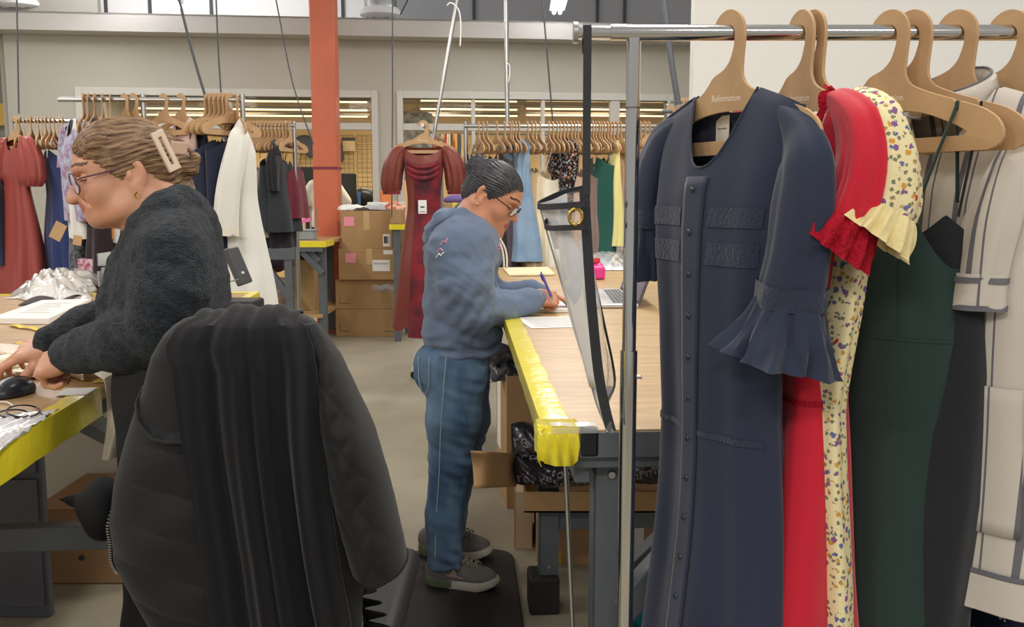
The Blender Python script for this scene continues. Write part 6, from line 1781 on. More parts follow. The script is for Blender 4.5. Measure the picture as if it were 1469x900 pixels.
# ================================================================== under the left table
t, w_, h_ = carton('open brown carton on the floor under the left table', 50, 200, 732, 838, 3.27, .45, None, False, M_card2)
fl = [at(62, 732, 3.27), at(136, 731, 3.27), at(150, 708, 3.45), at(100, 700, 3.5)]
part(t, 'open_flap', MB().add([Vector(p) for p in fl], [(0, 1, 2, 3)]), M_card, smooth=False, solid=.004)
part(t, 'handle_hole', MB().lathe([(.0, 0), (.011, 0), (.011, .003), (0, .003)], (0, 0, 0), 12).xf(Matrix.Translation((-.02, -.002, .1)) @ Matrix.Rotation(PI / 2, 4, 'X')), M_ink, world=False)
part(t, 'handle_hole', MB().lathe([(.0, 0), (.011, 0), (.011, .003), (0, .003)], (0, 0, 0), 12).xf(Matrix.Translation((-w_ + .035, -.002, .09)) @ Matrix.Rotation(PI / 2, 4, 'X')), M_ink, world=False)
a = at(58, 735, 3.75); b = at(215, 590, 3.75)
single('grey_board', 'large pale grey board standing behind the carton under the left table', 'board', MB().box(a.x, b.x + .3, 3.75, 3.77, .0, TH - .15), mat('pale_grey_board', (222, 216, 206), .7), smooth=False, bev=.004)
a = at(-30, 850, 3.0); b = at(57, 640, 3.0)
t = thing('partition_panel', 'dark grey metal panel under the left table at the photo edge', 'panel', ((a.x + b.x) / 2 - .1, 3.0, 0))
hw3 = (b.x - a.x) / 2 + .1
M_cab = mat('dark_cabinet', (92, 94, 102), .5)
part(t, 'sheet', MB().box(-hw3, hw3, 0, .03, 0, .74), M_cab, world=False, smooth=False, bev=.004)
for z0, z1 in ((.04, .24), (.26, .48), (.50, .71)): part(t, 'ribbed_sheet', MB().box(-hw3 + .015, hw3 - .015, -.012, 0, z0, z1), M_cab, world=False, smooth=False, bev=.003)
# ================================================================== racks of clothes in the background
RS = random.Random(5)
def cloth(name, rgb, **k):
    k.setdefault('bump', .1); k.setdefault('bscale', 250); k.setdefault('sheen', .2); k.setdefault('spec', .25)
    return mat(name, rgb, k.pop('rough', .78), **k)

def rack(label, Y, by, pxa, pxb, posts, rail_r=.0125, feet=True, base_px=None):
    a = at(pxa, by, Y); b = at(pxb, by, Y); z = a.z
    t = thing('garment_rack', label, 'rack', ((a.x + b.x) / 2, Y, 0))
    part(t, 'rail', MB().tube([(a.x, Y, z), (b.x, Y, z)], rail_r, 14), M_chrome2)
    for px in posts:
        x = at(px, by, Y).x
        part(t, 'post', MB().tube([(x, Y + .02, .1), (x, Y + .02, z + .03)], .014, 14), M_chrome2)
        part(t, 'foot_bar', MB().tube([(x, Y - .25, .085), (x, Y + .29, .085)], .014, 10), M_chrome2)
        for dy in (-.24, .28): part(t, 'caster', MB().tube([(x - .012, Y + dy, .03), (x + .012, Y + dy, .03)], .029, 12), M_rubber)
    if len(posts) > 1:
        part(t, 'base_rail', MB().tube([(at(posts[0], by, Y).x, Y + .02, .1), (at(posts[-1], by, Y).x, Y + .02, .1)], .0125, 10), M_chrome2)
    return z

def back_dress(name, label, cat, px, by, Y, rz, M, prof, nw=.08, fd=.1, strap=False, sleeves=None, seed=0, group=None, straps=True, N=56, M_=34, folds=((6, .03, .16, .3), (9, .01, .07, 1)), extra=None, top=None, slope=.33):
    p = at(px, by, Y)
    t = thing(name, label, cat, (p.x, p.y, p.z - .006), rz, group)
    G = Garm(prof, nw=nw, fd=fd, bd=.03, strap=strap, folds=folds, seed=seed, N=N, M=M_, slope=slope if not strap else .06)
    part(t, 'dress_body' if cat in ('dress', 'skirt') else 'garment_body', G.body(), M, world=False)
    if strap and straps:
        for sx in (-1, 1):
            q = G.P(-PI / 2 + sx * .9, prof[0][0] - .004); tp = (sx * .1365, -.003, -.110)
            part(t, 'strap', MB().tube([tp, (tp[0], tp[1], -.12), q], .004, 6, flat=.4), M, world=False)
    if sleeves:
        for sx in (1, -1):
            part(t, 'sleeve', sleeve([(sx * q[0],) + tuple(q[1:]) for q in sleeves], N=30, folds=((5, .05, .1, seed), (9, .02, .05, 1)), sub=3), M, world=False)
    return t, G
def prof(top, L, w0=.165, w1=.13, w2=.2, d=.05):
    return [(-top, w0, d * .8), (-top - .12, w0 - .01, d), (-top - .30, w1, d * .9), (-top - (L - top) * .6, (w1 + w2) / 2, d * 1.2), (-L, w2, d * 1.5)]

# ---- rear rack behind the writing woman
RY_, RB2 = 6.5, 181
rack('long chrome rack of clothes behind the writing woman', RY_, RB2, 666, 1010, (668, 1003))
def hrow(label, group, Y, by, pxs, rz0, jit=6, sc=1.0):
    for px in pxs:
        p = at(px, by, Y)
        hanger(label, (p.x, p.y, p.z - .006), math.radians(rz0 + RS.uniform(-jit, jit)), group, lo=True, sc=sc)
hrow('kraft hanger in the close row on the rear chrome rack behind the writing woman', 'hangers on the rear rack', RY_, RB2,
     [686, 692, 698, 712, 723, 731, 735, 739, 743, 756, 762, 768, 774, 787, 792, 798, 803, 808, 813, 818, 823, 828, 833, 839, 845, 850, 854, 858, 862, 866, 870, 874, 879, 884, 889, 912, 918, 924, 930], -78, 5)
M_mauve = cloth('mauve_grey', (84, 72, 78)); M_blackc = cloth('black_cloth', (38, 37, 42)); M_denim2 = cloth('pale_denim', (142, 168, 194), rgb2=(120, 148, 178), vscale=6)
M_sat = cloth('cream_satin', (232, 216, 182), rough=.35, spec=.5); M_ivory = cloth('ivory_cloth', (234, 228, 208), rough=.5); M_tanc = cloth('tan_satin', (206, 176, 136), rough=.4)
M_taupe = cloth('taupe_satin', (132, 112, 104), rough=.45); M_teal = cloth('bottle_green', (30, 84, 74)); M_lemon = cloth('pale_yellow', (226, 216, 146), rough=.5)
M_peach = cloth('peach_sequin', (216, 172, 138), rough=.25, bump=1.0, bscale=200, spec=.8)
def sequin():
    m = bpy.data.materials.new('sequin'); m.use_nodes = True; nt = m.node_tree; b = nt.nodes['Principled BSDF']
    tc = nt.nodes.new('ShaderNodeTexCoord'); v = nt.nodes.new('ShaderNodeTexVoronoi'); v.inputs['Scale'].default_value = 85
    nt.links.new(tc.outputs['Object'], v.inputs['Vector'])
    r = nt.nodes.new('ShaderNodeValToRGB'); r.color_ramp.interpolation = 'CONSTANT'
    for i, (p, c) in enumerate(((0, (30, 30, 36)), (.45, (176, 184, 196)), (.65, (150, 96, 66)), (.8, (40, 40, 50)))):
        e = r.color_ramp.elements[i] if i < 2 else r.color_ramp.elements.new(p)
        e.position = p; e.color = (*lin(c), 1)
    sp = nt.nodes.new('ShaderNodeSeparateColor'); nt.links.new(v.outputs['Color'], sp.inputs[0]); nt.links.new(sp.outputs[0], r.inputs['Fac'])
    nt.links.new(r.outputs['Color'], b.inputs['Base Color']); b.inputs['Roughness'].default_value = .3; b.inputs['Metallic'].default_value = .4
    return m
M_seq = sequin()
g = 'clothes on the rear rack'
R_ = math.radians
back_dress('dress', 'black dress at the left end of the rear rack beside the post', 'dress', 682, RB2, RY_, R_(-72), M_blackc, prof(.18, 1.1), strap=True, seed=.2, group=g)
back_dress('dress', 'dark mauve grey dress second from the post on the rear rack', 'dress', 692, RB2, RY_, R_(-62), M_mauve, prof(.19, 1.15, .15), strap=True, seed=1.2, group=g)
back_dress('dress', 'black strap dress right of the mauve one, above the bun of the writing woman', 'dress', 711, RB2, RY_, R_(-60), M_blackc, prof(.24, 1.1, .14), strap=True, seed=2.2, group=g)
back_dress('dress', 'dark mauve dress touching the pale blue denim on the rear rack', 'dress', 723, RB2, RY_, R_(-72), M_mauve, prof(.17, 1.1), strap=True, seed=3.0, group=g)
back_dress('dress', 'pale blue denim dress with wide hem behind the face of the writing woman', 'dress', 737, RB2, RY_, R_(-54), M_denim2, [(-.12, .17, .04), (-.3, .17, .06), (-.6, .21, .10), (-.90, .27, .15)], nw=.07, seed=.7, group=g)
back_dress('dress', 'second pale blue denim dress, narrow, just right of the wide denim dress', 'dress', 744, RB2, RY_, R_(-70), M_denim2, [(-.12, .16, .04), (-.3, .16, .05), (-.6, .17, .06), (-.8, .19, .07)], nw=.07, seed=2.7, group=g)
back_dress('dress', 'tan satin slip dress on the rear rack right of the denim', 'dress', 757, RB2, RY_, R_(-66), M_tanc, prof(.27, 1.0, .13, .12, .2, .06), strap=True, seed=.9, group=g)
back_dress('dress', 'cream satin slip dress with draped neck on the rear rack', 'dress', 771, RB2, RY_, R_(-60), M_sat, prof(.29, 1.02, .13, .13, .22, .08), strap=True, seed=1.9, group=g)
back_dress('dress', 'ivory dress with wide skirt right of the cream satin one', 'dress', 782, RB2, RY_, R_(-66), M_ivory, prof(.30, 1.0, .13, .13, .24, .09), strap=True, seed=2.9, group=g)
back_dress('top', 'black and copper sequin top at the middle of the rear rack', 'top', 808, RB2, RY_, R_(-62), M_seq, [(-.11, .17, .06), (-.2, .18, .08), (-.32, .15, .07), (-.52, .1, .05)], nw=.05, fd=.05, seed=.4, group=g)
back_dress('dress', 'blush pink dress right of the sequin top, seen through the vinyl bag mouth', 'dress', 824, RB2, RY_, R_(-70), cloth('blush', (206, 174, 156)), prof(.28, .95, .13, .12, .17, .05), strap=True, seed=.5, group=g)
back_dress('dress', 'taupe satin dress just right of the black strap of the vinyl bag', 'dress', 846, RB2, RY_, R_(-66), M_taupe, prof(.29, 1.0, .14, .13, .18, .05), strap=True, seed=1.5, group=g)
back_dress('dress', 'bottle green dress with plain neck on the rear rack', 'dress', 862, RB2, RY_ - .06, R_(-58), M_teal, [(-.2, .15, .05), (-.4, .15, .05), (-.7, .16, .06), (-.92, .17, .07)], strap=True, seed=2.5, group=g)
back_dress('blouse', 'pale yellow blouse hanging in front of the bottle green dress', 'blouse', 882, RB2 + 2, RY_ - .1, R_(-76), M_lemon, [(-.15, .09, .02), (-.3, .11, .035), (-.5, .13, .045), (-.78, .15, .06)], nw=.05, seed=.3, group=g)
back_dress('top', 'peach sequin top between the pale yellow blouse and the chrome post', 'top', 889, RB2, RY_, R_(-66), M_peach, [(-.13, .14, .03), (-.3, .15, .045), (-.62, .15, .05)], nw=.06, seed=1.3, group=g)
back_dress('dress', 'taupe draped dress right of the chrome post, beside the navy sleeve', 'dress', 920, RB2, RY_, R_(-64), M_taupe, prof(.27, .98, .14, .12, .16, .05), strap=True, seed=2.1, group=g)
back_dress('dress', 'cream dress at the right end of the rear rack beside the navy sleeve', 'dress', 934, RB2, RY_ + .05, R_(-70), M_ivory, prof(.28, .95, .13, .12, .16, .05), strap=True, seed=.1, group=g)
back_dress('dress', 'black dress at the far right end of the rear rack', 'dress', 943, RB2, RY_ + .05, R_(-66), M_blackc, prof(.3, 1.1, .14, .13, .16, .05), strap=True, seed=3.1, group=g)
p = at(890, 345, RY_ - .2)
single('paper_tag', 'white paper tags dangling under the pale yellow blouse', 'tag', MB().box(p.x - .022, p.x - .006, p.y, p.y + .002, p.z - .06, p.z + .03).box(p.x, p.x + .018, p.y - .01, p.y - .008, p.z - .06, p.z + .04), M_paper, smooth=False)

# ---- further rack on the right, shelf with bins
rack('further clothes rack at the right behind the navy dress', 7.6, 146, 960, 1120, (1100,))
hrow('kraft hanger peeking over the navy dress shoulder on the further rack', 'hangers on the further rack', 7.6, 146, [972, 979, 984, 989], -75)
p = at(962, 160, 5.6); hanger('single kraft hanger beside the far navy sleeve', (p.x, p.y, p.z - .006), R_(-48), None, lo=True)
single('hook_rail', 'short grey rail holding the single kraft hanger', 'rail', MB().tube([(p.x - .05, p.y, p.z), (p.x + .5, p.y, p.z)], .0115, 12), M_steelgrey)
Y = 8.6; a = at(905, 330, Y); b = at(975, 190, Y)
ws = thing('wire_shelf', 'grey wire shelf unit with clear bins behind the chrome post', 'shelf', ((a.x + b.x) / 2, Y, 0))
for z in (a.z, (a.z + b.z) / 2, b.z - .12):
    m = MB().tube([(a.x, Y, z), (b.x, Y, z)], .006, 6).tube([(a.x, Y + .35, z), (b.x, Y + .35, z)], .006, 6)
    for i in range(14): x = a.x + (b.x - a.x) * i / 13; m.tube([(x, Y, z), (x, Y + .35, z)], .003, 5)
    part(ws, 'wire_deck', m, M_chrome2)
for x in (a.x, b.x):
    for yy in (Y, Y + .35): part(ws, 'post', MB().tube([(x, yy, 0), (x, yy, b.z + .1)], .011, 8), M_chrome2)
for i in range(3):
    x = a.x + .02 + i * .15
    tb2 = thing('storage_bin', 'clear storage bin on the wire shelf, %s' % ('nearest the chrome post', 'in the middle of the three', 'nearest the navy sleeve')[i], 'bin', (x + .06, Y + .05, b.z - .112), 0, 'bins on the wire shelf')
    part(tb2, 'bin_body', MB().box(-.06, .06, 0, .2, 0, .13), film('bin_plastic', (200, 205, 208), .4, .2), world=False, smooth=False, bev=.01)
    part(tb2, 'bin_lid', MB().box(-.065, .065, -.005, .205, .13, .145), mat('bin_lid', (150, 154, 158), .4), world=False, smooth=False)

# ---- left rack above the cardigan woman
LY, LBY = 5.0, 143
rack('chrome clothes rack above the head of the cardigan woman', LY, LBY, 84, 346, (203, 346))
hrow('kraft hanger on the left chrome rack above the cardigan woman', 'hangers on the left rack', LY, LBY, [120, 127, 136, 147, 158], -72)
hrow('kraft hanger turned broadside on the left chrome rack above the cardigan woman', 'broadside hangers on the left rack', LY, LBY, [178, 191, 234, 259], -34, 5)
hrow('kraft hanger in the tight bunch at the right end of the left rack', 'bunched hangers on the left rack', LY, LBY, [299, 306, 313, 319, 325, 331], -112, 8)
g = 'clothes on the left rack'
M_lblue = cloth('light_blue', (178, 196, 212), rgb2=(176, 186, 204), vscale=8); M_maro = cloth('black_maroon', (50, 36, 42)); M_nvy2 = cloth('deep_navy', (40, 46, 68)); M_redc = cloth('clear_red', (196, 42, 54)); M_oran = cloth('orange_satin', (224, 132, 62), rough=.4)
M_wht = cloth('white_cotton2', (234, 232, 224)); M_pnk = cloth('pale_pink', (214, 186, 178)); M_lcb = cloth('lace_black', (48, 46, 52), rgb2=(120, 122, 128), vscale=70)
M_flb = cloth('lilac_floral', (176, 190, 208), rgb2=(150, 96, 132), vscale=30)
SLV = [(.13, 0, -.14, .02, .02), (.165, 0, -.16, .045, .04), (.19, 0, -.26, .055, .045), (.195, 0, -.34, .06, .05)]
back_dress('top', 'light blue short sleeved top with lilac flowers on the left rack', 'top', 107, LBY, LY, R_(-50), M_flb, [(-.11, .17, .04), (-.25, .17, .06), (-.45, .17, .07), (-.62, .18, .07)], sleeves=SLV, seed=.3, group=g)
back_dress('dress', 'pale grey white dress below the light blue top on the left rack', 'dress', 106, LBY, LY + .06, R_(-64), M_wht, [(-.12, .16, .03), (-.4, .16, .05), (-.72, .18, .06)], seed=.9, group=g)
back_dress('dress', 'black lace patterned dress at the left end of the left rack', 'dress', 104, LBY, LY + .12, R_(-70), M_lcb, [(-.68, .12, .05), (-.9, .13, .06), (-1.2, .15, .07)], strap=True, seed=1.7, group=g)
back_dress('dress', 'dark maroon dress in front of the face of the cardigan woman', 'dress', 132, LBY, LY, R_(-66), M_maro, prof(.12, 1.2, .165, .14, .18, .06), seed=2.4, group=g)
back_dress('jacket', 'dark blue top on the left rack over the hair of the cardigan woman', 'jacket', 150, LBY, LY, R_(-40), cloth('ink_blue', (58, 64, 80)), [(-.11, .18, .04), (-.3, .18, .06), (-.5, .18, .07)], nw=.09, seed=.2, group=g)
back_dress('top', 'red top on the left rack, just showing above the brown hair', 'top', 168, LBY, LY - .05, R_(-36), M_redc, [(-.15, .16, .04), (-.3, .18, .06), (-.5, .18, .07)], nw=.09, seed=1.2, group=g)
back_dress('dress', 'orange satin dress under the chin of the cardigan woman', 'dress', 146, LBY, LY + .06, R_(-60), M_oran, [(-.2, .13, .05), (-.45, .14, .07), (-.72, .16, .09)], strap=True, seed=.6, group=g)
back_dress('dress', 'pale silver satin dress beside the orange one on the left rack', 'dress', 160, LBY, LY + .06, R_(-60), cloth('silver_satin', (206, 206, 200), rough=.35), [(-.2, .13, .05), (-.45, .14, .07), (-.74, .16, .09)], strap=True, seed=1.6, group=g)
back_dress('dress', 'pale yellow satin dress behind the cardigan collar on the left rack', 'dress', 174, LBY, LY + .06, R_(-56), cloth('butter_satin', (222, 204, 150), rough=.4), [(-.2, .13, .05), (-.45, .15, .07), (-.75, .19, .09)], strap=True, seed=2.6, group=g)
back_dress('skirt', 'deep red skirt low behind the acrylic organiser', 'skirt', 163, LBY, LY + .16, R_(-30), cloth('deep_red', (150, 30, 44)), [(-.6, .19, .05), (-.9, .2, .07), (-1.1, .21, .08)], strap=True, straps=True, seed=.8, group=g)
back_dress('dress', 'dusty pink dress behind the loose hair ends of the cardigan woman', 'dress', 262, LBY, LY, R_(-50), M_pnk, prof(.13, .9, .15, .12, .14, .05), seed=.4, group=g)
back_dress('dress', 'deep navy sleeveless dress behind the hair clip on the left rack', 'dress', 272, LBY, LY + .05, R_(-46), M_nvy2, prof(.12, 1.15, .17, .15, .19, .06), seed=1.4, group=g)
back_dress('dress', 'deep navy dress under the tight bunch of hangers', 'dress', 300, LBY, LY, R_(-110), M_nvy2, prof(.2, 1.1, .16, .15, .2, .06), strap=True, seed=2.1, group=g)
back_dress('dress', 'deep navy dress nearest the long white shirt dress', 'dress', 318, LBY, LY, R_(-104), M_nvy2, prof(.2, 1.15, .16, .15, .2, .06), strap=True, seed=.9, group=g)
pos = at(339, LBY, LY)
hanger('kraft hanger inside the long white shirt dress', (pos.x, pos.y, pos.z - .006), R_(-62), None, lo=True)
t, G = back_dress('shirt_dress', 'long white shirt dress at the right end of the left rack', 'shirt dress', 339, LBY, LY, R_(-62), M_wht, [(-.08, .2, .04), (-.2, .18, .07), (-.5, .15, .08), (-.8, .17, .11), (-1.18, .24, .16)], nw=.06, fd=.12, seed=1.1, N=80, M_=50, slope=.5)
q = part(t, 'sleeve', sleeve([(.13, -.01, -.16, .02, .03), (.165, -.03, -.2, .045, .05), (.185, -.07, -.34, .052, .056), (.18, -.10, -.5, .056, .058), (.17, -.115, -.68, .06, .06)], N=36, folds=((5, .05, .12, 0),)), M_wht, world=False)
link('cuff', sleeve([(.171, -.114, -.64, .061, .061), (.1695, -.116, -.69, .063, .063)], N=36, folds=((5, .1, .12, .9),)), M_ivory, q)
part(t, 'sleeve', sleeve([(-.13, 0, -.16, .02, .03), (-.17, .0, -.2, .045, .045), (-.19, 0, -.34, .05, .05), (-.19, 0, -.62, .055, .05)], N=30), M_wht, world=False)
part(t, 'waist_seam', G.patch(-PI, 0, -.70, -.708, .004, 40, 2), M_ivory, world=False)
tp = at(83, 332, LY - .25); single('swing_tag', 'brown card swing tag hanging at the left rack below the light blue top', 'tag', MB().box(-.03, .03, 0, .002, -.045, .045, M=Matrix.Translation(tp) @ Matrix.Rotation(.5, 4, 'Y')), M_kraft, smooth=False)
tp = at(111, 345, LY - .25); single('swing_tag', 'small brown card tag on the dark maroon dress', 'tag', MB().box(-.022, .022, 0, .002, -.025, .025, M=Matrix.Translation(tp) @ Matrix.Rotation(.2, 4, 'Y')), M_kraft, smooth=False)

# ---- far left rack
FY, FBY = 6.5, 174
rack('chrome rack at the far left packed with kraft hangers', FY, FBY, 18, 110, (19, 140))
hrow('kraft hanger in the packed row on the far left rack', 'hangers on the far left rack', FY, FBY, [24, 29, 34, 39, 45, 50, 55, 60, 66, 72, 78, 84, 90], -68, 7)
M_rust = cloth('rust_taffeta', (152, 66, 58), rough=.45, spec=.4, sheen=.05)
t, G = back_dress('dress', 'rust red dress with puffed sleeves at the far left', 'dress', 20, FBY, FY - .06, R_(-36), M_rust, [(-.11, .17, .05), (-.3, .14, .06), (-.42, .12, .06), (-.8, .16, .1), (-1.15, .21, .14)], nw=.09, fd=.1, seed=.8, N=90, M_=50)
for sx in (1, -1):
    part(t, 'puff_sleeve', sleeve([(sx * .11, 0, -.13, .02, .02), (sx * .15, 0, -.15, .06, .06, .02), (sx * .19, 0, -.26, .085, .08, .03), (sx * .2, 0, -.38, .085, .075, .04), (sx * .2, 0, -.43, .05, .05, .05)], N=64), M_rust, world=False)
hanger('kraft hanger inside the rust red puff sleeved dress', tuple(t.location), R_(-36), None, lo=True)
back_dress('dress', 'royal navy blue dress beside the rust red dress', 'dress', 78, FBY, FY - .02, R_(-50), cloth('royal_navy', (44, 56, 104)), prof(.18, 1.2, .17, .16, .2, .07), strap=True, seed=1.8)
back_dress('jacket', 'dark blue garment cut off by the left photo edge', 'jacket', -8, 230, FY, R_(-60), M_nvy2, [(-.11, .17, .05), (-.4, .17, .06), (-.7, .18, .06)], seed=1)
p = at(-8, 230, FY)

# ---- middle rack left of the column
MY, MBY = 6.75, 180
rack('chrome rack of dark clothes just left of the orange column', MY, MBY, 330, 422, (335, 421))
hrow('kraft hanger on the middle rack left of the orange column', 'hangers on the middle rack', MY, MBY, [357, 362, 367, 372, 378, 383, 388, 394, 399, 404, 409, 414, 418], -108, 8)
g = 'clothes on the middle rack'
M_char = cloth('charcoal', (52, 56, 62)); M_wine = cloth('wine', (112, 40, 54))
back_dress('dress', 'off white dress on the middle rack beside the long white one', 'dress', 371, MBY, MY, R_(-112), M_ivory, prof(.28, .78, .13, .12, .14, .05), strap=True, seed=.4, group=g)
back_dress('jacket', 'black top hung high on the middle rack', 'jacket', 393, MBY, MY - .05, R_(-80), M_blackc, [(-.1, .16, .05), (-.3, .16, .06), (-.45, .15, .05)], seed=.4, group=g)
back_dress('dress', 'charcoal dress with flared hem on the middle rack', 'dress', 390, MBY, MY, R_(-110), M_char, [(-.22, .14, .05), (-.4, .15, .07), (-.72, .2, .11)], strap=True, seed=1.4, group=g)
back_dress('dress', 'charcoal dress right of the flared one on the middle rack', 'dress', 402, MBY, MY, R_(-104), M_char, [(-.24, .14, .05), (-.4, .15, .07), (-.74, .18, .10)], strap=True, seed=2.4, group=g)
back_dress('skirt', 'black long dress low behind the charcoal ones', 'skirt', 399, MBY, MY + .06, R_(-100), M_blackc, [(-.5, .15, .06), (-.7, .16, .08), (-.86, .17, .08)], strap=True, seed=.9, group=g)
back_dress('dress', 'wine red satin dress at the post of the middle rack', 'dress', 420, MBY + 2, MY + .05, R_(-112), M_wine, [(-.27, .10, .03), (-.45, .12, .045), (-.64, .15, .05)], strap=True, seed=.2, group=g)

# ---- maroon velvet dress facing the camera, on the end of a rack
VY = 6.45; vp = at(607, 180, VY)
M_vel = mat('maroon_satin', (122, 54, 43), .45, bump=.1, bscale=200, sheen=.08, spec=.4)
M_vel2 = mat('burnt_velvet', (70, 26, 38), .6, rgb2=(140, 32, 46), vscale=9, sheen=.15, spec=.3)
er = thing('garment_rack', 'white footed rack seen end on behind the maroon dress', 'rack', (vp.x, 7.1, 0))
part(er, 'rail', MB().tube([(vp.x, VY - .05, vp.z), (vp.x, 8.2, vp.z)], .0125, 12), M_chrome2)
for yy in (7.1, 8.1):
    part(er, 'post', MB().tube([(vp.x, yy, .06), (vp.x, yy, vp.z - .01)], .014, 12), M_chrome2)
    part(er, 'foot_bar', MB().box(vp.x - .17, vp.x + .17, yy - .02, yy + .02, .06, .09), M_white, smooth=False, bev=.004)
    for s_ in (-1, 1):
        part(er, 'caster', MB().tube([(vp.x + s_ * .15, yy - .012, .031), (vp.x + s_ * .15, yy + .012, .031)], .03, 12), M_rubber)
        part(er, 'stay', MB().bar((vp.x + s_ * .16, yy, .09), (vp.x + s_ * .12, yy, .42), .015, .015), M_white, smooth=False)
hanger('kraft hanger facing the camera with the maroon velvet dress', (vp.x, vp.y, vp.z - .006), 0, None, True)
md_ = thing('dress', 'maroon satin and velvet dress with puffed sleeves facing the camera', 'dress', (vp.x, vp.y, vp.z - .006), 0)
G = Garm([(-.13, .15, .05), (-.28, .13, .07), (-.48, .112, .07), (-.56, .115, .07), (-.9, .17, .11), (-1.36, .235, .15)], nw=.155, fd=.085, bd=.03, fp=2.6, folds=((7, .03, .12, .3), (11, .01, .05, 1)), seed=.3, N=120, M=70, hemwave=.02)
part(md_, 'dress_body', G.body(), M_vel, world=False)
part(md_, 'velvet_panel', G.patch(-PI / 2 - .45, -PI / 2 + 1.25, -.26, -1.42, .006, 30, 50), M_vel2, world=False)
part(md_, 'bust_drape', MB().grid(lambda u, v: (lambda p: (p[0], p[1] - .01 - .012 * abs(math.sin(v * 9)), p[2] - .04 * math.sin(PI * u)))(G.P(-PI / 2 - .9 + 1.8 * u, -.215 - .11 * v, .004)), 24, 20), M_vel2, world=False)
for sx in (1, -1):
    s_ = part(md_, 'puff_sleeve', sleeve([(sx * .13, 0, -.15, .02, .03), (sx * .17, 0, -.18, .05, .05, .02), (sx * .205, 0, -.27, .07, .065, .03), (sx * .22, 0, -.38, .07, .065, .05), (sx * .215, 0, -.44, .055, .05, .06)], N=70), M_vel, world=False)
    link('sleeve_band', sleeve([(sx * .22, 0, -.435, .058, .053, .03), (sx * .22, 0, -.455, .058, .053, .03)], N=40), M_vel2, s_)
tg = thing('swing_tag', 'white swing tag pinned on the maroon velvet dress', 'tag', at(606, 297, VY - .14))
part(tg, 'card', MB().box(-.028, .028, 0, .0015, -.045, .045), M_paper, world=False, smooth=False)
part(tg, 'print', MB().box(-.014, .014, -.001, 0, -.006, .004).box(-.02, .02, -.001, 0, -.034, -.03), M_ink, world=False, smooth=False)
part(tg, 'thread', MB().tube([(0, .0, .045), (.005, .01, .11)], .001, 5), M_ink, world=False)

# ================================================================== inside the office
def onr(px, py, d): s_, z = onw(px, py, d); return MW @ Vector((s_, d, z))
M_wire = mat('grid_wire', (74, 66, 56), .5, .3)
for (px0, px1, lab) in ((424, 508, 'left'), (512, 548, 'right')):
    s0_, z1_ = onw(px0, 194, 4.9); s1_, z0_ = onw(px1, 262, 4.9)
    m = MB(); n = int((s1_ - s0_) / .075); k = int((z1_ - z0_ + .3) / .075)
    for i in range(n + 1): x = s0_ + (s1_ - s0_) * i / n; m.box(x - .003, x + .003, 4.89, 4.896, z0_ - .3, z1_, M=MW)
    for j in range(k + 1): z = z0_ - .3 + (z1_ - z0_ + .3) * j / k; m.box(s0_, s1_, 4.896, 4.902, z - .003, z + .003, M=MW)
    single('wire_grid', 'dark wire grid panel on the tan office wall, %s of the two' % lab, 'grid panel', m, M_wire, 'wire grids in the office', smooth=False)
def onwall_box(name, label, cat, px0, px1, py0, py1, d, dep, M, **k):
    a = onw(px0, py1, d); b = onw(px1, py0, d)
    return single(name, label, cat, MB().box(a[0], b[0], d - dep, d, a[1], b[1], M=MW), M, smooth=False, bev=.006, **k)
onwall_box('paper_sign', 'pale paper sign clipped on the office wire grid', 'sign', 492, 509, 202, 217, 4.87, .01, mat('buff_paper', (222, 196, 156), .6))
onwall_box('clip_bar', 'dark clip bar above the pale paper sign', 'clip', 490, 510, 198, 202, 4.87, .02, M_ink)
S = SDF(); S.frame(); c = npv(onr(483, 215, 4.75)); S.ell(c, (.1, .07, .17), k=0); S.ell(c + [0, 0, -.12], (.12, .08, .1), k=.03)
o = sdf_link('hanging_bag', [S.mesh(.014)], mat('slate_cloth', (74, 78, 92), .8), None); tag(o, 'dark slate bag hanging on the wire grid beside the column', 'bag')
S = SDF(); S.frame(); c = npv(onr(437, 207, 4.7)); S.ell(c, (.22, .08, .14), k=0); S.ell(c + [.1, 0, -.12], (.09, .06, .1), k=.03)
o = sdf_link('hanging_jacket', [S.mesh(.016)], mat('slate_cloth', (74, 78, 92), .8), None); tag(o, 'dark jacket bundle hanging on the office wall left of the column', 'jacket')
# desk with monitors
a = onr(424, 300, 1.7); dk = thing('office_desk', 'office desk with black monitors behind the orange column', 'desk', onr(465, 300, 1.9) * 1.0)
dk.location.z = 0
sa, sb = onw(424, 300, 1.7)[0], onw(530, 300, 1.7)[0]
def dkp(nm, *bx, M=M_ply, **k):
    m = MB().box(*bx, M=MW); return part(dk, nm, m, M, smooth=False, **k)
dkp('desk_top', sa, sb, 1.5, 2.3, .72, .75)
for x in (sa + .05, sb - .1):
    for y in (1.55, 2.2): dkp('leg', x, x + .05, y, y + .05, 0, .72, M=M_steelgrey)
for px0, px1, py0, py1, lab in ((427, 451, 240, 292, 'left of the orange column'), (487, 511, 249, 296, 'right of the orange column')):
    d = 1.9; x0, zb = onw(px0, py1, d); x1, zt = onw(px1, py0, d)
    cpt = MW @ Vector(((x0 + x1) / 2, d, .751))
    t = thing('monitor', 'black computer monitor seen from behind, ' + lab, 'monitor', cpt, WRZ)
    w2 = (x1 - x0) / 2
    part(t, 'screen_housing', MB().box(-w2, w2, 0, .04, max(.12, zb - .75), zt - .75), M_black, world=False, smooth=False, bev=.008)
    part(t, 'stand', MB().box(-.03, .03, .04, .07, .01, zt - .95), M_black, world=False, smooth=False)
    part(t, 'foot', MB().box(-.12, .12, -.04, .16, 0, .012), M_black, world=False, smooth=False, bev=.004)
onwall_box('blue_folder', 'upright blue folder beside the right monitor', 'folder', 514, 517, 276, 293, 1.75, .2, mat('folder_blue', (50, 110, 190), .5))
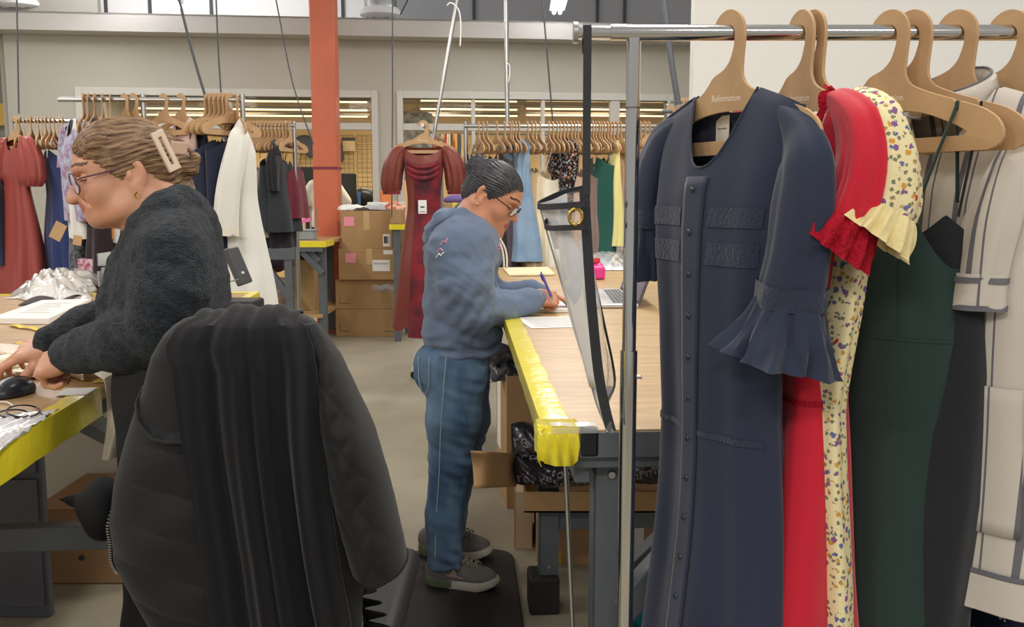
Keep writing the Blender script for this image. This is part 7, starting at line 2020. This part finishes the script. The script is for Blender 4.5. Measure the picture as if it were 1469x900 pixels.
S = SDF(); S.frame(); c = npv(onr(523, 284, 2.2)); S.ell(c, (.16, .12, .14), k=0); S.box(c + [.02, 0, -.35], (.2, .2, .03), .02, k=.02); S.cap(c + [0, 0, -.35], c * [1, 1, 0] + [0, 0, .1], .03, k=.01)
o = sdf_link('task_chair', [S.mesh(.016)], M_black, None); tag(o, 'black task chair back in the office right of the monitor', 'chair')
# a shelf of swatches and a patterned dress behind the right window
sx0 = onw(596, 220, 2.4)[0]; sx1 = onw(668, 220, 2.4)[0]
zc = onw(630, 192, 2.4)[1]; zf = onw(630, 236, 2.4)[1]
swr = thing('swatch_rail', 'rail of hanging fabric swatches behind the right office window', 'rail', MW @ Vector(((sx0 + sx1) / 2, 2.4, zc)), WRZ)
hw5 = (sx1 - sx0) / 2
part(swr, 'bar', MB().tube([(-hw5 - .1, 0, 0), (hw5 + 1.2, 0, 0)], .012, 8), M_steelgrey, world=False)
cols = [(222, 120, 50), (226, 200, 150), (60, 110, 84), (214, 170, 90), (236, 226, 206), (200, 80, 50), (96, 120, 90), (230, 190, 130), (180, 60, 50), (224, 214, 196), (120, 90, 60), (236, 170, 80), (70, 90, 110), (228, 206, 160)]
nmc = ['orange', 'cream', 'green', 'ochre', 'ivory', 'rust', 'sage', 'sand', 'brick', 'bone', 'brown', 'amber', 'slate', 'wheat']
for i, (c_, n_) in enumerate(zip(cols, nmc)):
    x = sx0 + .05 + (sx1 - sx0 - .1) * i / (len(cols) - 1)
    m = MB().grid(lambda u, v: MW @ Vector((x - .028 + .056 * u, 2.4 - .03 + .012 * math.sin(u * 9 + i) + .03 * math.sin(v * 2 + i), zc - (zc - zf) * v * (1 + .2 * math.sin(i * 2.3)))), 5, 8)
    single('fabric_swatch', n_ + ' fabric swatch on the rail behind the right office window', 'swatch', m, mat('swatch_' + n_, c_, .8), 'swatches in the office', solid=.004)
M_leafy = cloth('leaf_print', (206, 202, 190), rgb2=(128, 128, 112), vscale=14)
p = onr(596, 148, .7)
t = thing('dress', 'pale leaf print garment hanging behind the left pane of the right window', 'dress', p, WRZ)
G = Garm([(-.10, .2, .06), (-.3, .2, .08), (-.6, .2, .08), (-.9, .22, .1)], nw=.08, fd=.08, folds=((6, .04, .12, .3),), N=50, M=26)
part(t, 'dress_body', G.body(), M_leafy, world=False)
hanger('kraft hanger with the leaf print garment behind the right window', p, WRZ, None, lo=True)

# ================================================================== clutter by the cartons
ztop_ = at(525, 303, BY).z
def paper_jumble(label, px, Y, z, w, d, M, seed, name='loose_papers', cat='papers', th=.02):
    x = at(px, 300, Y).x
    m = MB().grid(lambda u, v: (x - w / 2 + w * u + .03 * math.sin(v * 5 + seed), Y + d * v, z + .004 + th * (math.sin(PI * u) * math.sin(PI * v)) ** .4 + .018 * abs(noise.noise(Vector((u * 5 + seed, v * 5, seed))))), 18, 12)
    return single(name, label, cat, m, M, solid=.003)
paper_jumble('loose white papers on top of the carton stack beside the column', 503, BY + .02, ztop_ + .003, .28, .26, M_paper, 1.0, th=.05)
paper_jumble('grey plastic sleeve lying on the right of the carton stack', 541, BY + .06, ztop_ + .003, .26, .3, mat('grey_sleeve', (176, 178, 180), .3), 3.0, th=.06)
paper_jumble('dark brown folder on the front of the carton stack', 518, BY - .01, ztop_ + .004, .1, .05, mat('brown_folder', (70, 54, 50), .6), 5.0, name='brown_folder', cat='folder', th=.02)
# cutting table edge with boxes behind the maroon dress
a = at(560, 300, 9.0); b = at(668, 300, 9.0)
bt = thing('side_table', 'low table of boxes behind the maroon dress', 'table', ((a.x + b.x) / 2, 8.9, 0))
hw4 = (b.x - a.x) / 2; zt4 = at(600, 322, 8.9).z
part(bt, 'table_top', MB().box(-hw4, hw4, 0, .7, zt4 - .04, zt4), M_ply, world=False, smooth=False)
part(bt, 'front_tape', MB().box(-hw4, hw4, -.004, 0, zt4 - .05, zt4), M_yel, world=False, smooth=False)
for x in (-hw4 + .03, hw4 - .09):
    for y in (.03, .6): part(bt, 'leg', MB().box(x, x + .06, y, y + .06, 0, zt4 - .04), M_steelgrey, world=False, smooth=False)
def tabbox(label, x0, x1, y0, Y, dep, M, name='cardboard_box', cat='box'):
    A_ = at(x0, 322, Y); B_ = at(x1, y0, Y)
    return single(name, label, cat, MB().box(A_.x, B_.x, Y, Y + dep, zt4 + .001, B_.z), M, smooth=False, bev=.005)
tabbox('brown box on the side table behind the maroon dress, orange scraps on it', 560, 576, 300, 8.95, .3, M_card2)
tabbox('brown box with yellow tape between the maroon dress and the rack post', 618, 664, 291, 8.95, .4, M_card)
p = at(640, 290, 8.95); single('yellow_label', 'short strip of yellow tape on the box beside the rack post', 'tape', MB().box(p.x + .06, p.x + .16, p.y - .004, p.y - .002, p.z - .05, p.z - .005), M_yel, smooth=False)
S = SDF(); S.frame(); c = npv(at(655, 287, 9.1)); S.ell(c, (.1, .1, .05), k=0); S.ell(c + [-.06, .03, -.0], (.08, .08, .03), k=.03); S.half(c + [0, 0, -.03], (0, 0, -1))
o = sdf_link('fabric_bundle', [S.mesh(.01)], mat('purple_cloth', (110, 90, 150), .8), None); tag(o, 'small purple fabric bundle on the box beside the rack post', 'fabric')
S = SDF(); S.frame(); c = npv(at(568, 296, 9.05)); r = RNG.random((8, 3)) - .5
for q in r: S.ell(c + q * [.14, .12, .06], (.05, .05, .03), k=.01)
o = sdf_link('fabric_scraps', [S.mesh(.01)], mat('orange_scraps', (226, 196, 170), .8, rgb2=(206, 96, 60), vscale=16), None); tag(o, 'orange and white fabric scraps on the brown box left of the maroon dress', 'fabric')
c = at(554, 290, 9.6)
bt2 = thing('bottle', 'orange and white bottle standing behind the carton stack', 'bottle', c)
part(bt2, 'bottle_body', MB().lathe([(0, 0), (.055, 0), (.06, .02), (.06, .1), (.03, .13), (.03, .14)], c, 16), mat('bottle_orange', (226, 132, 74), .4))
part(bt2, 'bottle_cap', MB().lathe([(.032, .138), (.032, .165), (0, .166)], c, 14), M_white)
wsl = single('ledge', 'white ledge behind the carton stack', 'ledge', MB().box(at(530, 291, 9.6).x, at(580, 291, 9.6).x, 9.45, 9.75, 0, c.z - .001), M_white, smooth=False, bev=.004)

# ---- small table items left of the column
mzt = TH
MTY = mt.location.y
t = thing('plastic_tray', 'grey plastic tray on the packing table', 'tray', Vector((at(436, 345, MTY + .3).x, MTY + .3, mzt)))
part(t, 'tray_body', MB().box(-.09, .09, 0, .2, .001, .09), mat('tray_grey', (150, 162, 168), .4), world=False, smooth=False, bev=.01)
part(t, 'tray_rim', MB().box(-.1, .1, -.01, .21, .085, .097), mat('tray_grey', (150, 162, 168), .4), world=False, smooth=False, bev=.004)
p0, p1 = at(429, 322, MTY + .45), at(446, 312, MTY + .45)
single('pink_paper', 'bright pink paper standing in a wire rack on the packing table', 'paper', MB().add([(p0.x, p0.y, p0.z - .0), (p1.x, p0.y, p0.z + .03), (p1.x, p0.y + .04, p1.z), (p0.x, p0.y + .04, p1.z - .03)], [(0, 1, 2, 3)]), mat('hot_pink_paper', (240, 92, 160), .5), solid=.004, smooth=False)
wm = MB()
for px in (438, 446):
    a = at(px, 336, MTY + .42); b = at(px, 300, MTY + .42); wm.tube([a, b, b + Vector((.04, .05, .01)), (a.x + .04, a.y + .05, a.z)], .006, 6)
single('wire_rack', 'grey wire paper rack on the packing table', 'rack', wm, M_chrome2)
for px, y0, y1, lab in ((394, 318, 347, 'left'), (416, 320, 349, 'right')):
    a = at(px, y1, MTY + .1); b = at(px - 2, y0, MTY + .1)
    single('cardboard_tube', 'white cardboard tube standing on the packing table, %s of two' % lab, 'tube', MB().tube([(a.x, a.y, mzt + .001), b], .018, 12), M_white, 'tubes on the packing table')
x = at(447, 425, MTY + .3)
t = thing('wooden_crate', 'pale plywood crate on the lower shelf of the packing table', 'crate', Vector((at(439, 430, MTY + .35).x, MTY + .35, .311)))
part(t, 'crate_front', MB().box(-.11, .08, 0, .02, 0, .48), M_ply, world=False, smooth=False, bev=.003)
part(t, 'crate_side', MB().box(.06, .08, .02, .4, 0, .48), M_ply, world=False, smooth=False)
part(t, 'crate_side', MB().box(-.11, -.09, .02, .4, 0, .48), M_ply, world=False, smooth=False)
part(t, 'crate_back', MB().box(-.09, .06, .38, .4, 0, .48), M_ply, world=False, smooth=False)
S = SDF(); S.frame(); c = np.array([at(398, 440, MTY + .3).x, MTY + .3, .311 + .16]); r = RNG.random((14, 3)) - .5
for q in r: S.ell(c + q * [.26, .3, .24], (.09, .09, .08), k=.015)
S.half((0, 0, .312), (0, 0, -1))
o = sdf_link('plastic_bundle', [S.mesh(.008, lambda P, d: d + .006 * vnoise(P, 50, .7) + .004 * np.abs(vnoise(P, 100, 1.7)))], mat('brown_film', (150, 132, 118), .2, coat=.5), None); tag(o, 'shiny bundle of bagged goods on the lower shelf of the packing table', 'bundle')
S = SDF(); S.frame(); c = np.array([at(398, 385, MTY + .5).x, MTY + .5, .78]); r = RNG.random((8, 3)) - .5
for q in r: S.ell(c + q * [.3, .2, .12], (.1, .09, .08), k=.015)
o = sdf_link('red_bundle', [S.mesh(.01)], mat('dark_red_cloth', (92, 34, 44), .7, rgb2=(34, 34, 46), vscale=9), None); tag(o, 'dark red and navy cloth bundle hanging under the packing table top', 'bundle')
S = SDF(); S.frame(); c = np.array([at(446, 375, MTY + .7).x, MTY + .7, .72]); S.ell(c, (.13, .12, .22), k=0); S.ell(c + [-.05, 0, -.15], (.1, .1, .12), k=.03)
o = sdf_link('black_bag', [S.mesh(.012)], M_blackc, None); tag(o, 'black cloth bag under the right end of the packing table', 'bag')

# ================================================================== hanging cords and poles
def hang(name, label, cat, pts, Y, r, M, up=1.0, seg=6, group=None, **k):
    P = [at(x, y, Y) for x, y in pts]; d = (P[0] - P[1]).normalized()
    P = [P[0] + d * up] + P
    return single(name, label, cat, MB().tube(smooth_poly(P, False, 4), r, seg), M, group)
M_cable = mat('grey_cable', (78, 80, 86), .5)
hang('power_cord', 'thin dark cord hanging above the far left rack', 'cord', [(24, 0), (25.5, 80), (27, 163)], 6.45, .006, M_cable)
hang('power_cord', 'dark cord slanting down to the left rack from the lamp', 'cord', [(257, 0), (272, 60), (286, 110), (299, 152)], 5.15, .0075, M_cable)
hang('power_cord', 'thin dark cord falling straight onto the bunched hangers', 'cord', [(310, 0), (313, 70), (317, 133)], 5.15, .0045, M_cable)
hang('power_cord', 'thin dark cord slanting past the orange column at its left', 'cord', [(396, 0), (420, 120), (450, 208)], 8.2, .006, M_cable)
hang('power_cord', 'thin dark cord hanging straight right of the orange column', 'cord', [(563, 0), (563, 150), (562, 312)], 8.7, .006, M_cable)
hang('power_cord', 'thin dark cord hanging in front of the right window', 'cord', [(778, 0), (786, 90), (793, 176)], 8.0, .007, M_cable)
hang('conduit', 'grey conduit slanting down behind the navy dress shoulder', 'pipe', [(952, -5), (962, 80), (973, 150)], 5.4, .017, M_steelgrey)
hang('metal_pole', 'leaning silver pole reaching down to the maroon dress hanger', 'pole', [(656, 0), (637, 110), (617, 226)], 6.6, .013, M_chrome2, seg=10)
hang('metal_pole', 'straight silver pole rising from the rear rack to the ceiling', 'pole', [(726, 0), (727, 90), (728, 182)], 6.62, .016, M_chrome2, seg=10)
ps_ = [at(641, 8, 6.55), at(646, 4, 6.55), at(653, 8, 6.55), at(659, 18, 6.55), at(661, 40, 6.55), at(660, 66, 6.55)]
single('string', 'white string tied around the leaning silver pole', 'string', MB().tube(smooth_poly(ps_, False, 6), .005, 6), M_paper)
ps_ = [at(726, 90, 6.57), at(731, 94, 6.57), at(731, 108, 6.57), at(729, 118, 6.57)]
single('string', 'white string end on the straight silver pole', 'string', MB().tube(smooth_poly(ps_, False, 6), .004, 6), M_paper)

# ================================================================== glimpses between the front dresses
def gsheet():
    Y = 3.1
    a = at(1158, 300, Y); b = at(1215, 226, Y)
    t = thing('wall_chart', 'white gridded sheet with yellow tape, glimpsed between the navy and red dresses', 'chart', ((a.x + b.x) / 2, Y, a.z - .3))
    part(t, 'sheet', MB().box(a.x, b.x, Y, Y + .004, a.z - .3, b.z), M_paper, smooth=False)
    part(t, 'tape_strip', MB().box(a.x, b.x, Y - .002, Y - .0005, b.z - .02, b.z - .004), M_yel, smooth=False)
    m = MB()
    for i in range(6): x = a.x + (b.x - a.x) * i / 5; m.box(x, x + .0012, Y - .0012, Y - .0004, a.z - .3, b.z - .022)
    for i in range(9): z = a.z - .3 + (b.z - a.z + .27) * i / 8; m.box(a.x, b.x, Y - .0012, Y - .0004, z, z + .0012)
    part(t, 'grid_lines', m, mat('grid_grey', (140, 146, 156), .6), smooth=False)
    part(t, 'stand', MB().box((a.x + b.x) / 2 - .02, (a.x + b.x) / 2 + .02, Y + .005, Y + .03, 0, b.z).box((a.x + b.x) / 2 - .15, (a.x + b.x) / 2 + .15, Y - .15, Y + .18, 0, .02), M_steelgrey, smooth=False)
gsheet()
